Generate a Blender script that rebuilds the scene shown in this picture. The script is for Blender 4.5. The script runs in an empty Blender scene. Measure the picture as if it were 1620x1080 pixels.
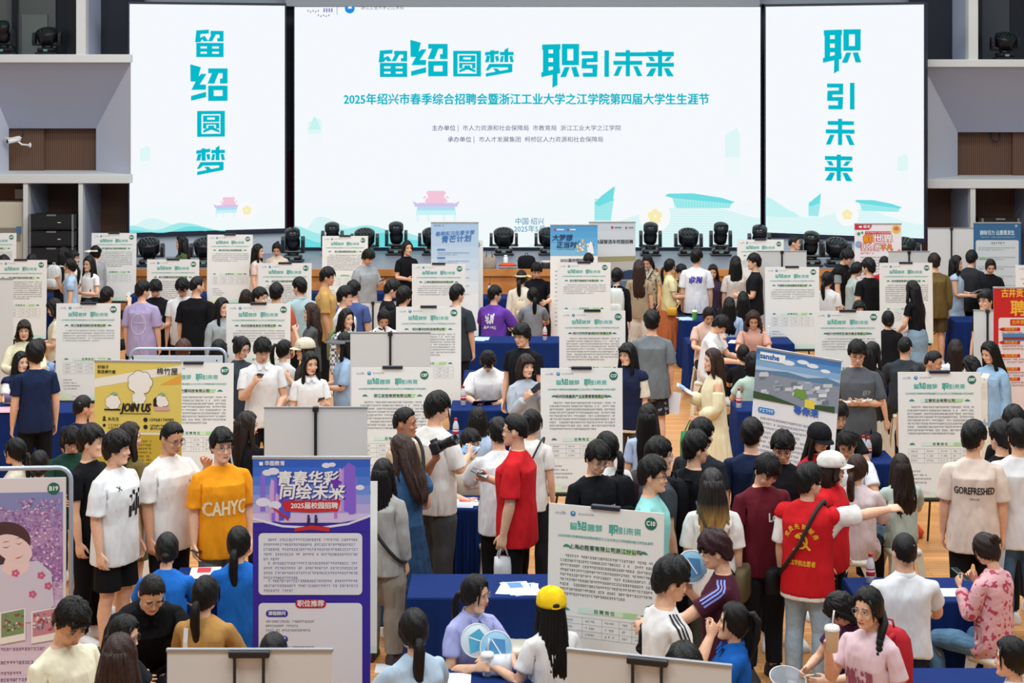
import bpy, bmesh, math, random
import numpy as np
from math import pi, sin, cos
from mathutils import Matrix, Vector
from mathutils.bvhtree import BVHTree
SC = bpy.context.scene
COL = SC.collection
from mathutils.kdtree import KDTree
# ---------------------------------------------------------------- camera, light, exposure
FPX, CX, HY, CZ = 2700.0, 810.0, 108.0, 4.7        # focal length in pixels, vanishing point, height of the lens
cam = bpy.data.cameras.new('camera'); cam_o = bpy.data.objects.new('camera', cam); COL.objects.link(cam_o)
cam_o.location = (0, 0, CZ); cam_o.rotation_euler = (pi / 2, 0, 0)
cam.sensor_width = 36.0; cam.lens = 36.0 * FPX / 1620.0; cam.shift_y = -(540 - HY) / 1620.0
cam.clip_end = 200
cam.dof.use_dof = True; cam.dof.focus_distance = 17.0; cam.dof.aperture_fstop = 5.6
SC.camera = cam_o
SC.view_settings.view_transform = 'Standard'; SC.view_settings.look = 'None'
SC.view_settings.gamma = 1.0; SC.view_settings.exposure = 0.0; SC.view_settings.use_curve_mapping = False
wd = bpy.data.worlds.new('hall_air'); SC.world = wd; wd.use_nodes = True
wd.node_tree.nodes['Background'].inputs[0].default_value = (0.90, 0.96, 1.0, 1)
wd.node_tree.nodes['Background'].inputs[1].default_value = 0.27
# rows of ceiling lamps of the sports hall
for ly in (6, 13, 20, 27):
    for lx in (-7, 0, 7):
        l = bpy.data.lights.new('ceiling_lamp', 'AREA'); l.shape = 'RECTANGLE'; l.size = 4.0; l.size_y = 2.2
        l.energy = 420; l.color = (0.985, 0.99, 1.0)
        lo = bpy.data.objects.new('ceiling_lamp', l); COL.objects.link(lo); lo.location = (lx, ly, 10.5)
def at(px, py, Y):
    """the point of the hall seen at pixel (px, py), Y metres from the lens"""
    k = Y / FPX
    return np.array([(px - CX) * k, Y, CZ - (py - HY) * k])
# ---------------------------------------------------------------- helpers
R_ = random.Random(7)
def rad(a): return a * pi / 180.0

def link(o, parent=None):
    COL.objects.link(o)
    if parent is not None: o.parent = parent
    return o

def tag(o, label=None, cat=None, group=None, kind=None):
    if label: o['label'] = label
    if cat: o['category'] = cat
    if group: o['group'] = group
    if kind: o['kind'] = kind
    return o

def empty(name, loc=(0, 0, 0), rz=0.0):
    o = bpy.data.objects.new(name, None)
    o.empty_display_size = 0.1
    o.location = loc; o.rotation_euler = (0, 0, rz)
    return link(o)

# materials -----------------------------------------------------------
_M = {}
def hexc(h):
    h = h.lstrip('#')
    v = [int(h[i:i + 2], 16) / 255 for i in (0, 2, 4)]
    return tuple(x / 12.92 if x <= 0.04045 else ((x + 0.055) / 1.055) ** 2.4 for x in v)

def mat(col, rough=0.6, kind='plain', metal=0.0, emit=0.0, scale=1.0, alpha=1.0, col2=None):
    key = (col, rough, kind, metal, emit, scale, alpha, col2)
    if key in _M: return _M[key]
    m = bpy.data.materials.new(kind + '_' + str(col).replace('#', ''))
    m.use_nodes = True
    nt = m.node_tree; N = nt.nodes; L = nt.links
    b = N['Principled BSDF']
    c = hexc(col) if isinstance(col, str) else col
    b.inputs['Base Color'].default_value = (*c, 1)
    b.inputs['Roughness'].default_value = rough
    b.inputs['Metallic'].default_value = metal
    if emit:
        b.inputs['Base Color'].default_value = (0.002, 0.002, 0.002, 1)
        b.inputs['Emission Color'].default_value = (*c, 1)
        b.inputs['Emission Strength'].default_value = emit; b.inputs['Specular IOR Level'].default_value = 0.0
    if alpha < 1: b.inputs['Alpha'].default_value = alpha
    if kind == 'plain': _M[key] = m; return m
    tc = N.new('ShaderNodeTexCoord')
    def noise(sc, det=3, src='Object', stretch=None, rgh=0.5):
        n = N.new('ShaderNodeTexNoise'); n.inputs['Scale'].default_value = sc
        n.inputs['Detail'].default_value = det; n.inputs['Roughness'].default_value = rgh
        if stretch:
            mp = N.new('ShaderNodeMapping'); mp.inputs['Scale'].default_value = stretch
            L.new(tc.outputs[src], mp.inputs['Vector']); L.new(mp.outputs[0], n.inputs['Vector'])
        else: L.new(tc.outputs[src], n.inputs['Vector'])
        return n
    def bump(n, st, dist):
        bp = N.new('ShaderNodeBump'); bp.inputs['Strength'].default_value = st
        bp.inputs['Distance'].default_value = dist
        L.new(n.outputs[0], bp.inputs['Height']); L.new(bp.outputs[0], b.inputs['Normal'])
        return bp
    def mixcol(fac, ca, cb, lo=0.35, hi=0.65):
        r = N.new('ShaderNodeValToRGB')
        r.color_ramp.elements[0].position = lo; r.color_ramp.elements[0].color = (*ca, 1)
        r.color_ramp.elements[1].position = hi; r.color_ramp.elements[1].color = (*cb, 1)
        L.new(fac, r.inputs[0]); L.new(r.outputs[0], b.inputs['Base Color'])
        return r
    if kind == 'cloth':
        b.inputs['Specular IOR Level'].default_value = 0.15
        n = noise(7.0 * scale, 2, stretch=(1.2, 1.2, 0.5))
        bump(n, 0.8, 0.05)
    elif kind == 'drape':
        b.inputs['Specular IOR Level'].default_value = 0.12
        n = noise(4.0 * scale, 2); bump(n, 0.3, 0.03)
    elif kind == 'denim':
        b.inputs['Specular IOR Level'].default_value = 0.15; n = noise(130, 2); mixcol(n.outputs[0], tuple(x * 0.88 for x in c), tuple(min(1, x * 1.12) for x in c))
        n2 = noise(8, 2); bump(n2, 0.7, 0.04)
    elif kind == 'skin':
        b.inputs['Subsurface Weight'].default_value = 0.0
        n = noise(40, 3); mixcol(n.outputs[0], tuple(x * 0.94 for x in c), tuple(min(1, x * 1.05) for x in c))
    elif kind == 'hair':
        b.inputs['Specular IOR Level'].default_value = 0.32
        n = noise(55, 3, stretch=(3.0, 3.0, 0.3)); bump(n, 0.6, 0.012)
        mixcol(n.outputs[0], tuple(x * 0.6 for x in c), tuple(min(1, x * 1.5) for x in c))
    elif kind == 'tip':      # hair dyed lighter towards its ends
        sp = N.new('ShaderNodeSeparateXYZ'); L.new(tc.outputs['Object'], sp.inputs[0])
        mr = N.new('ShaderNodeMapRange'); mr.inputs[1].default_value = 1.24; mr.inputs[2].default_value = 1.56
        L.new(sp.outputs[2], mr.inputs[0]); mixcol(mr.outputs[0], hexc(col2), c, 0.1, 0.8)
        n = noise(55, 3, stretch=(3.0, 3.0, 0.3)); bump(n, 0.6, 0.012)
    elif kind == 'pattern':  # printed cloth: blotches of col2
        n = noise(22 * scale, 1.0); mixcol(n.outputs[0], c, hexc(col2), 0.56, 0.60)
        n2 = noise(9, 2); bump(n2, 0.6, 0.04)
    elif kind == 'stripe':
        w = N.new('ShaderNodeTexWave'); w.inputs['Scale'].default_value = 12 * scale; w.bands_direction = 'X'
        L.new(tc.outputs['Object'], w.inputs['Vector']); mixcol(w.outputs[0], c, hexc(col2), 0.45, 0.55)
    elif kind == 'check':
        w = N.new('ShaderNodeTexChecker'); w.inputs['Scale'].default_value = 26 * scale
        w.inputs['Color1'].default_value = (*c, 1); w.inputs['Color2'].default_value = (*hexc(col2), 1)
        L.new(tc.outputs['Object'], w.inputs['Vector']); L.new(w.outputs[0], b.inputs['Base Color'])
    elif kind == 'mottle':
        n = noise(6 * scale, 5); mixcol(n.outputs[0], c, hexc(col2) if col2 else tuple(x * 1.2 for x in c))
    elif kind == 'glass':
        b.inputs['Transmission Weight'].default_value = 0.9; b.inputs['IOR'].default_value = 1.2
        b.inputs['Alpha'].default_value = alpha
    _M[key] = m
    return m

# mesh helper ---------------------------------------------------------
def mesh_obj(name, V, F, mats, parent=None, smooth=False, mi=None, loc=None, data_name=None):
    me = bpy.data.meshes.new(data_name or name)
    me.from_pydata([tuple(map(float, v)) for v in V], [], [tuple(int(i) for i in f) for f in F])
    if not isinstance(mats, (list, tuple)): mats = [mats]
    for m in mats: me.materials.append(m)
    if mi is not None: me.polygons.foreach_set('material_index', np.asarray(mi, dtype=np.int32))
    if smooth: me.polygons.foreach_set('use_smooth', np.ones(len(me.polygons), dtype=bool))
    me.update()
    o = bpy.data.objects.new(name, me)
    if loc is not None: o.location = loc
    return link(o, parent)

class MB:
    """collects boxes, lofts, tubes, flat polygons into ONE mesh"""
    def __init__(s): s.V = []; s.F = []; s.mi = []; s.S = []; s.m = 0; s.mats = []
    def mat(s, m):
        if m not in s.mats: s.mats.append(m)
        s.m = s.mats.index(m); return s
    def add(s, V, F, smooth=False):
        n = len(s.V); s.V.extend([tuple(map(float, v)) for v in V])
        for f in F: s.F.append(tuple(int(i) + n for i in f)); s.mi.append(s.m); s.S.append(smooth)
        return s
    def box(s, x0, x1, y0, y1, z0, z1, bev=0.0):
        if bev > 0:
            b = min(bev, (x1 - x0) * .45, (y1 - y0) * .45, (z1 - z0) * .45)
            # box with chamfered vertical and horizontal edges
            prof = [(0, 0), (b, b)]
            def ring(z, i):
                a = i
                return [(x0 + a + b, y0 + a, z), (x1 - a - b, y0 + a, z), (x1 - a, y0 + a + b, z), (x1 - a, y1 - a - b, z),
                        (x1 - a - b, y1 - a, z), (x0 + a + b, y1 - a, z), (x0 + a, y1 - a - b, z), (x0 + a, y0 + a + b, z)]
            rs = [ring(z0, b * .6), ring(z0 + b, 0), ring(z1 - b, 0), ring(z1, b * .6)]
            return s.rings(rs)
        V = [(x0, y0, z0), (x1, y0, z0), (x1, y1, z0), (x0, y1, z0), (x0, y0, z1), (x1, y0, z1), (x1, y1, z1), (x0, y1, z1)]
        return s.add(V, [(3, 2, 1, 0), (4, 5, 6, 7), (0, 1, 5, 4), (1, 2, 6, 5), (2, 3, 7, 6), (3, 0, 4, 7)])
    def rings(s, rs, cap=True, smooth=False, close=False):
        n = len(rs[0]); V = [p for r in rs for p in r]; F = []
        for k in range(len(rs) - 1):
            for i in range(n):
                j = (i + 1) % n
                F.append((k * n + i, k * n + j, (k + 1) * n + j, (k + 1) * n + i))
        if cap:
            F.append(tuple(range(n - 1, -1, -1))); F.append(tuple((len(rs) - 1) * n + i for i in range(n)))
        return s.add(V, F, smooth)
    def tube(s, pts, r, n=8, smooth=True, cap=True):
        pts = [np.array(p, float) for p in pts]
        if not hasattr(r, '__len__'): r = [r] * len(pts)
        rs = []; up = None
        for i, p in enumerate(pts):
            d = pts[min(i + 1, len(pts) - 1)] - pts[max(i - 1, 0)]; d /= (np.linalg.norm(d) + 1e-9)
            if up is None:
                up = np.cross(d, (0, 0, 1.0)) if abs(d[2]) < .9 else np.cross(d, (0, 1.0, 0))
            u = up - d * np.dot(up, d); u /= (np.linalg.norm(u) + 1e-9); up = u
            w = np.cross(d, u)
            rs.append([p + r[i] * (cos(2 * pi * k / n) * u + sin(2 * pi * k / n) * w) for k in range(n)])
        return s.rings(rs, cap, smooth)
    def lathe(s, prof, n=16, c=(0, 0, 0), smooth=True, axis='z'):
        rs = []
        for r, z in prof:
            ring = []
            for k in range(n):
                a = 2 * pi * k / n; x, y = r * cos(a), r * sin(a)
                ring.append((c[0] + x, c[1] + y, c[2] + z) if axis == 'z' else (c[0] + x, c[1] + z, c[2] - y) if axis == 'y' else (c[0] + z, c[1] + x, c[2] + y))
            rs.append(ring)
        return s.rings(rs, True, smooth)
    def ellipsoid(s, c, r, n=14, m=9):
        rs = []
        for i in range(m + 1):
            t = -pi / 2 + pi * (0.02 + 0.96 * i / m)
            rs.append([(c[0] + r[0] * cos(t) * cos(2 * pi * k / n), c[1] + r[1] * cos(t) * sin(2 * pi * k / n), c[2] + r[2] * sin(t)) for k in range(n)])
        return s.rings(rs, True, True)
    def poly(s, pts, y=0.0, flip=False):
        """flat polygon in the x-z plane facing -y"""
        y = y - (len(s.F) % 40) * 2e-5
        V = [(p[0], y, p[1]) for p in pts]
        a = sum(pts[i][0] * pts[(i + 1) % len(pts)][1] - pts[(i + 1) % len(pts)][0] * pts[i][1] for i in range(len(pts)))
        idx = list(range(len(V)))
        if a < 0: idx.reverse()
        return s.add(V, [tuple(idx)])
    def rect(s, x0, x1, z0, z1, y=0.0): return s.poly([(x0, z0), (x1, z0), (x1, z1), (x0, z1)], y)
    def disc(s, cx, cz, r, y=0.0, n=24, rz=None):
        return s.poly([(cx + r * cos(2 * pi * k / n), cz + (rz or r) * sin(2 * pi * k / n)) for k in range(n)], y)
    def xform(s, f): s.V = [tuple(f(np.array(v))) for v in s.V]; return s
    def build(s, name, parent=None, loc=None, data_name=None):
        me = bpy.data.meshes.new(data_name or name)
        me.from_pydata(s.V, [], s.F)
        for m in s.mats: me.materials.append(m)
        me.polygons.foreach_set('material_index', np.asarray(s.mi, dtype=np.int32))
        me.polygons.foreach_set('use_smooth', np.asarray(s.S, dtype=bool))
        me.update()
        o = bpy.data.objects.new(name, me)
        if loc is not None: o.location = loc
        return link(o, parent)

def inst(src, parent, loc=None):
    c = src.copy(); COL.objects.link(c); c.parent = parent
    if loc is not None: c.location = loc
    return c

# lettering -----------------------------------------------------------
_TXT = {}
def text_mesh(s, size=1.0, bold=0.0, align='CENTER', spacing=1.0, shear=0.0):
    """flat text as (V, F): x right, z up, cached"""
    key = (s, bold, align, spacing, shear)
    if key not in _TXT:
        cu = bpy.data.curves.new('txt', 'FONT'); cu.body = s; cu.size = 1.0
        cu.align_x = align; cu.align_y = 'CENTER'; cu.offset = bold; cu.resolution_u = 2
        cu.space_character = spacing; cu.shear = shear
        o = bpy.data.objects.new('txt', cu); COL.objects.link(o)
        dg = bpy.context.evaluated_depsgraph_get(); dg.update()
        me = bpy.data.meshes.new_from_object(o.evaluated_get(dg))
        V = [(v.co.x, 0.0, v.co.y) for v in me.vertices]; F = [tuple(p.vertices) for p in me.polygons]
        F = [f for f in F]
        bpy.data.objects.remove(o); bpy.data.curves.remove(cu); bpy.data.meshes.remove(me)
        _TXT[key] = (V, F)
    V, F = _TXT[key]
    return [(v[0] * size, v[1], v[2] * size) for v in V], F

def put_text(mb, s, x, z, size, m, y=0.0, bold=0.0, align='CENTER', spacing=1.0, width=None, shear=0.0, rot=0.0):
    """flat lettering; bold > 0 thickens the strokes (share of the letter height)"""
    V, F = text_mesh(s, size, 0.0, align, spacing, shear)
    if not V: return
    if width:
        xs = [v[0] for v in V]; k = width / (max(xs) - min(xs)); V = [(v[0] * k, v[1], v[2]) for v in V]
    c_, s_ = cos(rot), sin(rot); mb.mat(m); b = bold * size
    for i, (dx, dz) in enumerate(((0, 0), (b, 0), (-b, 0), (0, b * .8), (0, -b * .8)) if bold else ((0, 0),)):
        mb.add([(x + (v[0] + dx) * c_ - (v[2] + dz) * s_, y - .0002 * i, z + (v[0] + dx) * s_ + (v[2] + dz) * c_) for v in V], F)
# ================================================================ people
# One jointed template per build (m / f), grown as a single closed surface; every person is that
# surface, and the clothes cut for it, bent to a pose of its own.
def nrm(v):
    v = np.asarray(v, float); return v / (np.linalg.norm(v) + 1e-12)
AD = np.array([0.60, 0.0, -0.80])           # arm direction of the template pose
def joints(sex):
    f = sex == 'f'
    sx = 0.158 if f else 0.178
    J = {'pelvis': (0, 0.0, 0.93), 'spine': (0, 0.012, 1.06), 'chest': (0, 0.015, 1.22), 'neck': (0, 0.018, 1.445), 'head': (0, 0.005, 1.535), 'top': (0, 0, 1.72)}
    for s, n in ((1, 'L'), (-1, 'R')):
        sh = np.array([s * sx, 0.012, 1.372]); d = AD * (s, 1, 1)
        el = sh + d * 0.275; wr = el + d * 0.24
        J['sh' + n] = sh; J['el' + n] = el; J['wr' + n] = wr; J['kn' + n] = wr + d * 0.088; J['fm' + n] = wr + d * 0.128; J['ft' + n] = wr + d * 0.175
        hx = s * (0.092 if f else 0.088)
        J['hip' + n] = np.array([hx, 0.0, 0.90]); J['knee' + n] = np.array([hx * 1.08, -0.012, 0.485]); J['ank' + n] = np.array([hx * 1.12, 0.022, 0.085]); J['toe' + n] = np.array([hx * 1.25, -0.15, 0.03])
    return {k: np.array(v, float) for k, v in J.items()}

BONES = ['pelvis', 'spine', 'chest', 'neck', 'head']
for n_ in 'LR': BONES += ['ua' + n_, 'fa' + n_, 'ha' + n_, 'f1' + n_, 'f2' + n_, 'th' + n_, 'le' + n_, 'fo' + n_]
BI = {b: i for i, b in enumerate(BONES)}
def bone_segs(J):
    S = {'pelvis': (J['pelvis'] + (0, 0, -.05), J['spine'], .13), 'spine': (J['spine'], J['chest'], .13), 'chest': (J['chest'], J['neck'] + (0, 0, -.06), .135),
         'neck': (J['neck'] + (0, 0, .0), J['head'], .06), 'head': (J['head'] + (0, 0, .05), J['top'] + (0, 0, -.08), .095)}
    for n in 'LR':
        S['ua' + n] = (J['sh' + n] + (J['el' + n] - J['sh' + n]) * .12, J['el' + n], .052); S['fa' + n] = (J['el' + n], J['wr' + n], .045)
        S['ha' + n] = (J['wr' + n], J['kn' + n], .035); S['f1' + n] = (J['kn' + n], J['fm' + n], .028); S['f2' + n] = (J['fm' + n], J['ft' + n], .028)
        S['th' + n] = (J['hip' + n] + (0, 0, -.05), J['knee' + n], .085); S['le' + n] = (J['knee' + n], J['ank' + n], .06); S['fo' + n] = (J['ank' + n] + (0, 0, -.03), J['toe' + n], .05)
    return S

def weights(V, J, power=7.0, mask=None):
    S = bone_segs(J); W = np.zeros((len(V), len(BONES)))
    for b, (a, c, r) in S.items():
        if mask and b not in mask: continue
        ab = c - a; t = np.clip(((V - a) @ ab) / (ab @ ab), 0, 1)
        d = np.linalg.norm(V - (a + t[:, None] * ab), axis=1)
        W[:, BI[b]] = (r / (d + 0.004)) ** power
    # left and right limbs stay apart
    for n, s in (('L', 1), ('R', -1)):
        for b in ('ua', 'fa', 'ha', 'f1', 'f2'): W[:, BI[b + n]] *= (V[:, 0] * s > 0.02)
        for b in ('th', 'le', 'fo'): W[:, BI[b + n]] *= 1 / (1 + np.exp(-V[:, 0] * s / 0.012))
    W /= W.sum(1, keepdims=True) + 1e-12
    return W

# --- surfaces ---------------------------------------------------------
def ell(c, rx, ry, n=20, ex=2.3, u=(1, 0, 0), v=(0, 1, 0)):
    u = np.asarray(u, float); v = np.asarray(v, float); out = []
    for k in range(n):
        a = 2 * pi * k / n; ca, sa = cos(a), sin(a); e = 2 / ex
        out.append(np.asarray(c, float) + rx * math.copysign(abs(ca) ** e, ca) * u + ry * math.copysign(abs(sa) ** e, sa) * v)
    return out
def vloft(mb, rows, n=20, ex=2.3):              # rows: z, rx, ry, x, y
    mb.rings([ell((r[3] if len(r) > 3 else 0, r[4] if len(r) > 4 else 0, r[0]), r[1], r[2], n, ex) for r in rows])
def limb(mb, pts, rs, fl=1.0, n=14, u=None):
    pts = [np.asarray(p, float) for p in pts]; out = []
    d0 = nrm(pts[-1] - pts[0])
    u0 = np.array(u if u is not None else (0, 1, 0), float)
    for i, p in enumerate(pts):
        d = nrm(pts[min(i + 1, len(pts) - 1)] - pts[max(i - 1, 0)]); v = nrm(u0 - d * (u0 @ d)); w = np.cross(d, v)
        r = rs[i]; ra, rb = (r if hasattr(r, '__len__') else (r, r * fl))
        out.append([p + ra * cos(2 * pi * k / n) * v + rb * sin(2 * pi * k / n) * w for k in range(n)])
    mb.rings(out)
def lerp(a, b, t): return a + (b - a) * t

def solid(mb, vox, target, smooth=2):
    """join overlapping closed forms into one continuous skin"""
    me = bpy.data.meshes.new('tmp'); me.from_pydata(mb.V, [], mb.F); me.update()
    bm = bmesh.new(); bm.from_mesh(me); bmesh.ops.recalc_face_normals(bm, faces=bm.faces); bm.to_mesh(me); bm.free()
    o = bpy.data.objects.new('tmp', me); COL.objects.link(o)
    r = o.modifiers.new('r', 'REMESH'); r.mode = 'VOXEL'; r.voxel_size = vox
    if smooth:
        s = o.modifiers.new('s', 'SMOOTH'); s.iterations = smooth; s.factor = 0.5
    dg = bpy.context.evaluated_depsgraph_get(); dg.update()
    nf = len(o.evaluated_get(dg).data.polygons)
    d = o.modifiers.new('d', 'DECIMATE'); d.ratio = min(1.0, target / (nf * 2.0))
    dg = bpy.context.evaluated_depsgraph_get(); dg.update()
    m2 = bpy.data.meshes.new_from_object(o.evaluated_get(dg))
    V = np.empty(len(m2.vertices) * 3); m2.vertices.foreach_get('co', V); V = V.reshape(-1, 3)
    F = [(p.vertices[0], p.vertices[k], p.vertices[k + 1]) for p in m2.polygons for k in range(1, len(p.vertices) - 1)]
    bpy.data.objects.remove(o); bpy.data.meshes.remove(me); bpy.data.meshes.remove(m2)
    return V, F

HC = np.array([0, -0.004, 1.607])                # centre of the skull
def head_forms(mb, sex):
    w = 1.0 if sex == 'm' else 0.95
    # skull and jaw: rows of z, half width, y of face, y of nape
    rows = [(1.488, .020, -.078, -.045), (1.494, .036, -.088, -.02), (1.505, .047, -.091, .005), (1.525, .057, -.0905, .035), (1.548, .0635, -.0895, .066), (1.575, .069, -.088, .086),
            (1.600, .0725, -.0855, .094), (1.625, .0745, -.088, .097), (1.65, .0745, -.086, .097), (1.672, .071, -.078, .091), (1.693, .061, -.062, .077), (1.708, .045, -.04, .056), (1.718, .022, -.014, .03)]
    mb.rings([ell((0, (a + b) / 2, z), hw * w, (b - a) / 2, 24, 2.2) for z, hw, a, b in rows])
    # nose
    mb.rings([ell((0, y, z), r1, r2, 10, 2) for z, r1, r2, y in ((1.555, .006, .006, -.088), (1.560, .015, .013, -.094), (1.568, .0155, .016, -.097), (1.582, .0095, .013, -.0925), (1.605, .007, .010, -.086), (1.62, .006, .006, -.083))])
    for s in (1, -1):
        mb.ellipsoid((s * .073 * w, .012, 1.594), (.011, .019, .031), 10, 8)      # ear
        mb.ellipsoid((s * .036, -.070, 1.570), (.024, .018, .022), 10, 8)         # cheek
        mb.ellipsoid((s * .028, -.081, 1.6235), (.024, .0105, .007), 10, 6)       # brow
        mb.ellipsoid((s * .031, -.0735, 1.607), (.016, .0125, .011), 10, 8)       # eyeball under its lid
    mb.ellipsoid((0, -.089, 1.5405), (.020, .0075, .0045), 10, 6)                 # lips
    mb.ellipsoid((0, -.088, 1.533), (.017, .0075, .005), 10, 6)
    mb.ellipsoid((0, -.084, 1.503), (.020, .013, .013), 10, 6)                    # chin

def body_template(sex):
    f = sex == 'f'; J = joints(sex); mb = MB()
    if f: rows = [(.80, .08, .08, 0, .01), (.86, .165, .115, 0, .015), (.92, .17, .12, 0, .015), (1.0, .145, .10, 0, .01), (1.08, .122, .088, 0, .01), (1.16, .13, .095, 0, .005), (1.24, .142, .118, 0, -.005), (1.30, .145, .112, 0, 0), (1.36, .15, .092, 0, .012), (1.40, .135, .075, 0, .018), (1.435, .085, .06, 0, .02), (1.46, .05, .05, 0, .02)]
    else: rows = [(.80, .08, .085, 0, .005), (.86, .155, .115, 0, .01), (.92, .16, .115, 0, .01), (1.0, .148, .108, 0, .005), (1.08, .143, .105, 0, .005), (1.16, .15, .11, 0, .005), (1.24, .163, .12, 0, 0), (1.31, .17, .117, 0, .005), (1.365, .165, .1, 0, .012), (1.405, .15, .082, 0, .018), (1.44, .095, .066, 0, .02), (1.465, .058, .056, 0, .02)]
    vloft(mb, rows)
    nr = .047 if f else .056
    limb(mb, [(0, .02, 1.42), (0, .018, 1.47), (0, .012, 1.52), (0, .008, 1.56)], [(nr * 1.1, nr * 1.15), nr, nr * .97, nr], u=(0, 1, 0))
    k = .86 if f else 1.0
    for n, s in (('L', 1), ('R', -1)):
        sh, el, wr, kn = J['sh' + n], J['el' + n], J['wr' + n], J['kn' + n]; d = AD * (s, 1, 1)
        limb(mb, [sh + (-s * .05, 0, .012), sh, lerp(sh, el, .3), lerp(sh, el, .7), el, lerp(el, wr, .3), lerp(el, wr, .7), wr, wr + d * .02],
             [(x * k if not hasattr(x, '__len__') else (x[0] * k, x[1] * k)) for x in (.044, .053, .051, .045, .041, (.044, .042), (.035, .033), (.029, .024), (.03, .02))])
        q = np.array([-d[2] * s, 0, d[0] * s]) * -1          # towards the palm (inner) side
        q = nrm(np.array([-s * .8, 0, -.6]))
        limb(mb, [wr - d * .01, wr + d * .02, wr + d * .055, kn, kn + d * .01], [(.026 * k, .019 * k), (.034 * k, .017 * k), (.041 * k, .016 * k), (.039 * k, .014 * k), (.034 * k, .011 * k)])
        for i, (yo, ln) in enumerate(((-.030, .072), (-.0105, .081), (.0095, .075), (.029, .058))):
            a = kn + np.array([0, yo * k, 0]) - d * .01; sp = np.array([0, (yo) * .25, 0])
            limb(mb, [a, a + d * ln * .42 + sp * .4 + q * .005, a + d * ln * .75 + sp * .7 + q * .016, a + d * (ln + .008) + sp + q * .032], [.0092, .0088, .0078, .006], n=8)
        t0 = wr + d * .022 + np.array([0, -.024 * k, 0])
        limb(mb, [t0, t0 + d * .03 + np.array([0, -.024, 0]) + q * .012, t0 + d * .058 + np.array([0, -.036, 0]) + q * .02, t0 + d * .08 + np.array([0, -.04, 0]) + q * .026], [.013, .0115, .010, .007], n=8)
        hp, ke, an = J['hip' + n], J['knee' + n], J['ank' + n]
        g = 1.0 if not f else .97
        limb(mb, [hp + (0, .01, .03), hp + (0, .006, -.04), lerp(hp, ke, .4), lerp(hp, ke, .75), ke, lerp(ke, an, .14) + (0, .012, 0), lerp(ke, an, .34) + (0, .018, 0), lerp(ke, an, .65) + (0, .008, 0), an + (0, 0, .02), an + (0, 0, -.03)],
             [g * x for x in (.075, .086, .079, .064, .054, .052, .056, .045, .037, .04)])
        to = J['toe' + n]
        limb(mb, [an + (0, .04, -.045), an + (0, .01, -.045), lerp(an, to, .5) + (0, 0, -.012), to + (0, .02, 0), to + (0, -.03, -.005)], [(.03, .035), (.035, .042), (.035, .043), (.022, .045), (.012, .03)], u=(0, 0, 1))
    head_forms(mb, sex)
    return mb, J

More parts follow.
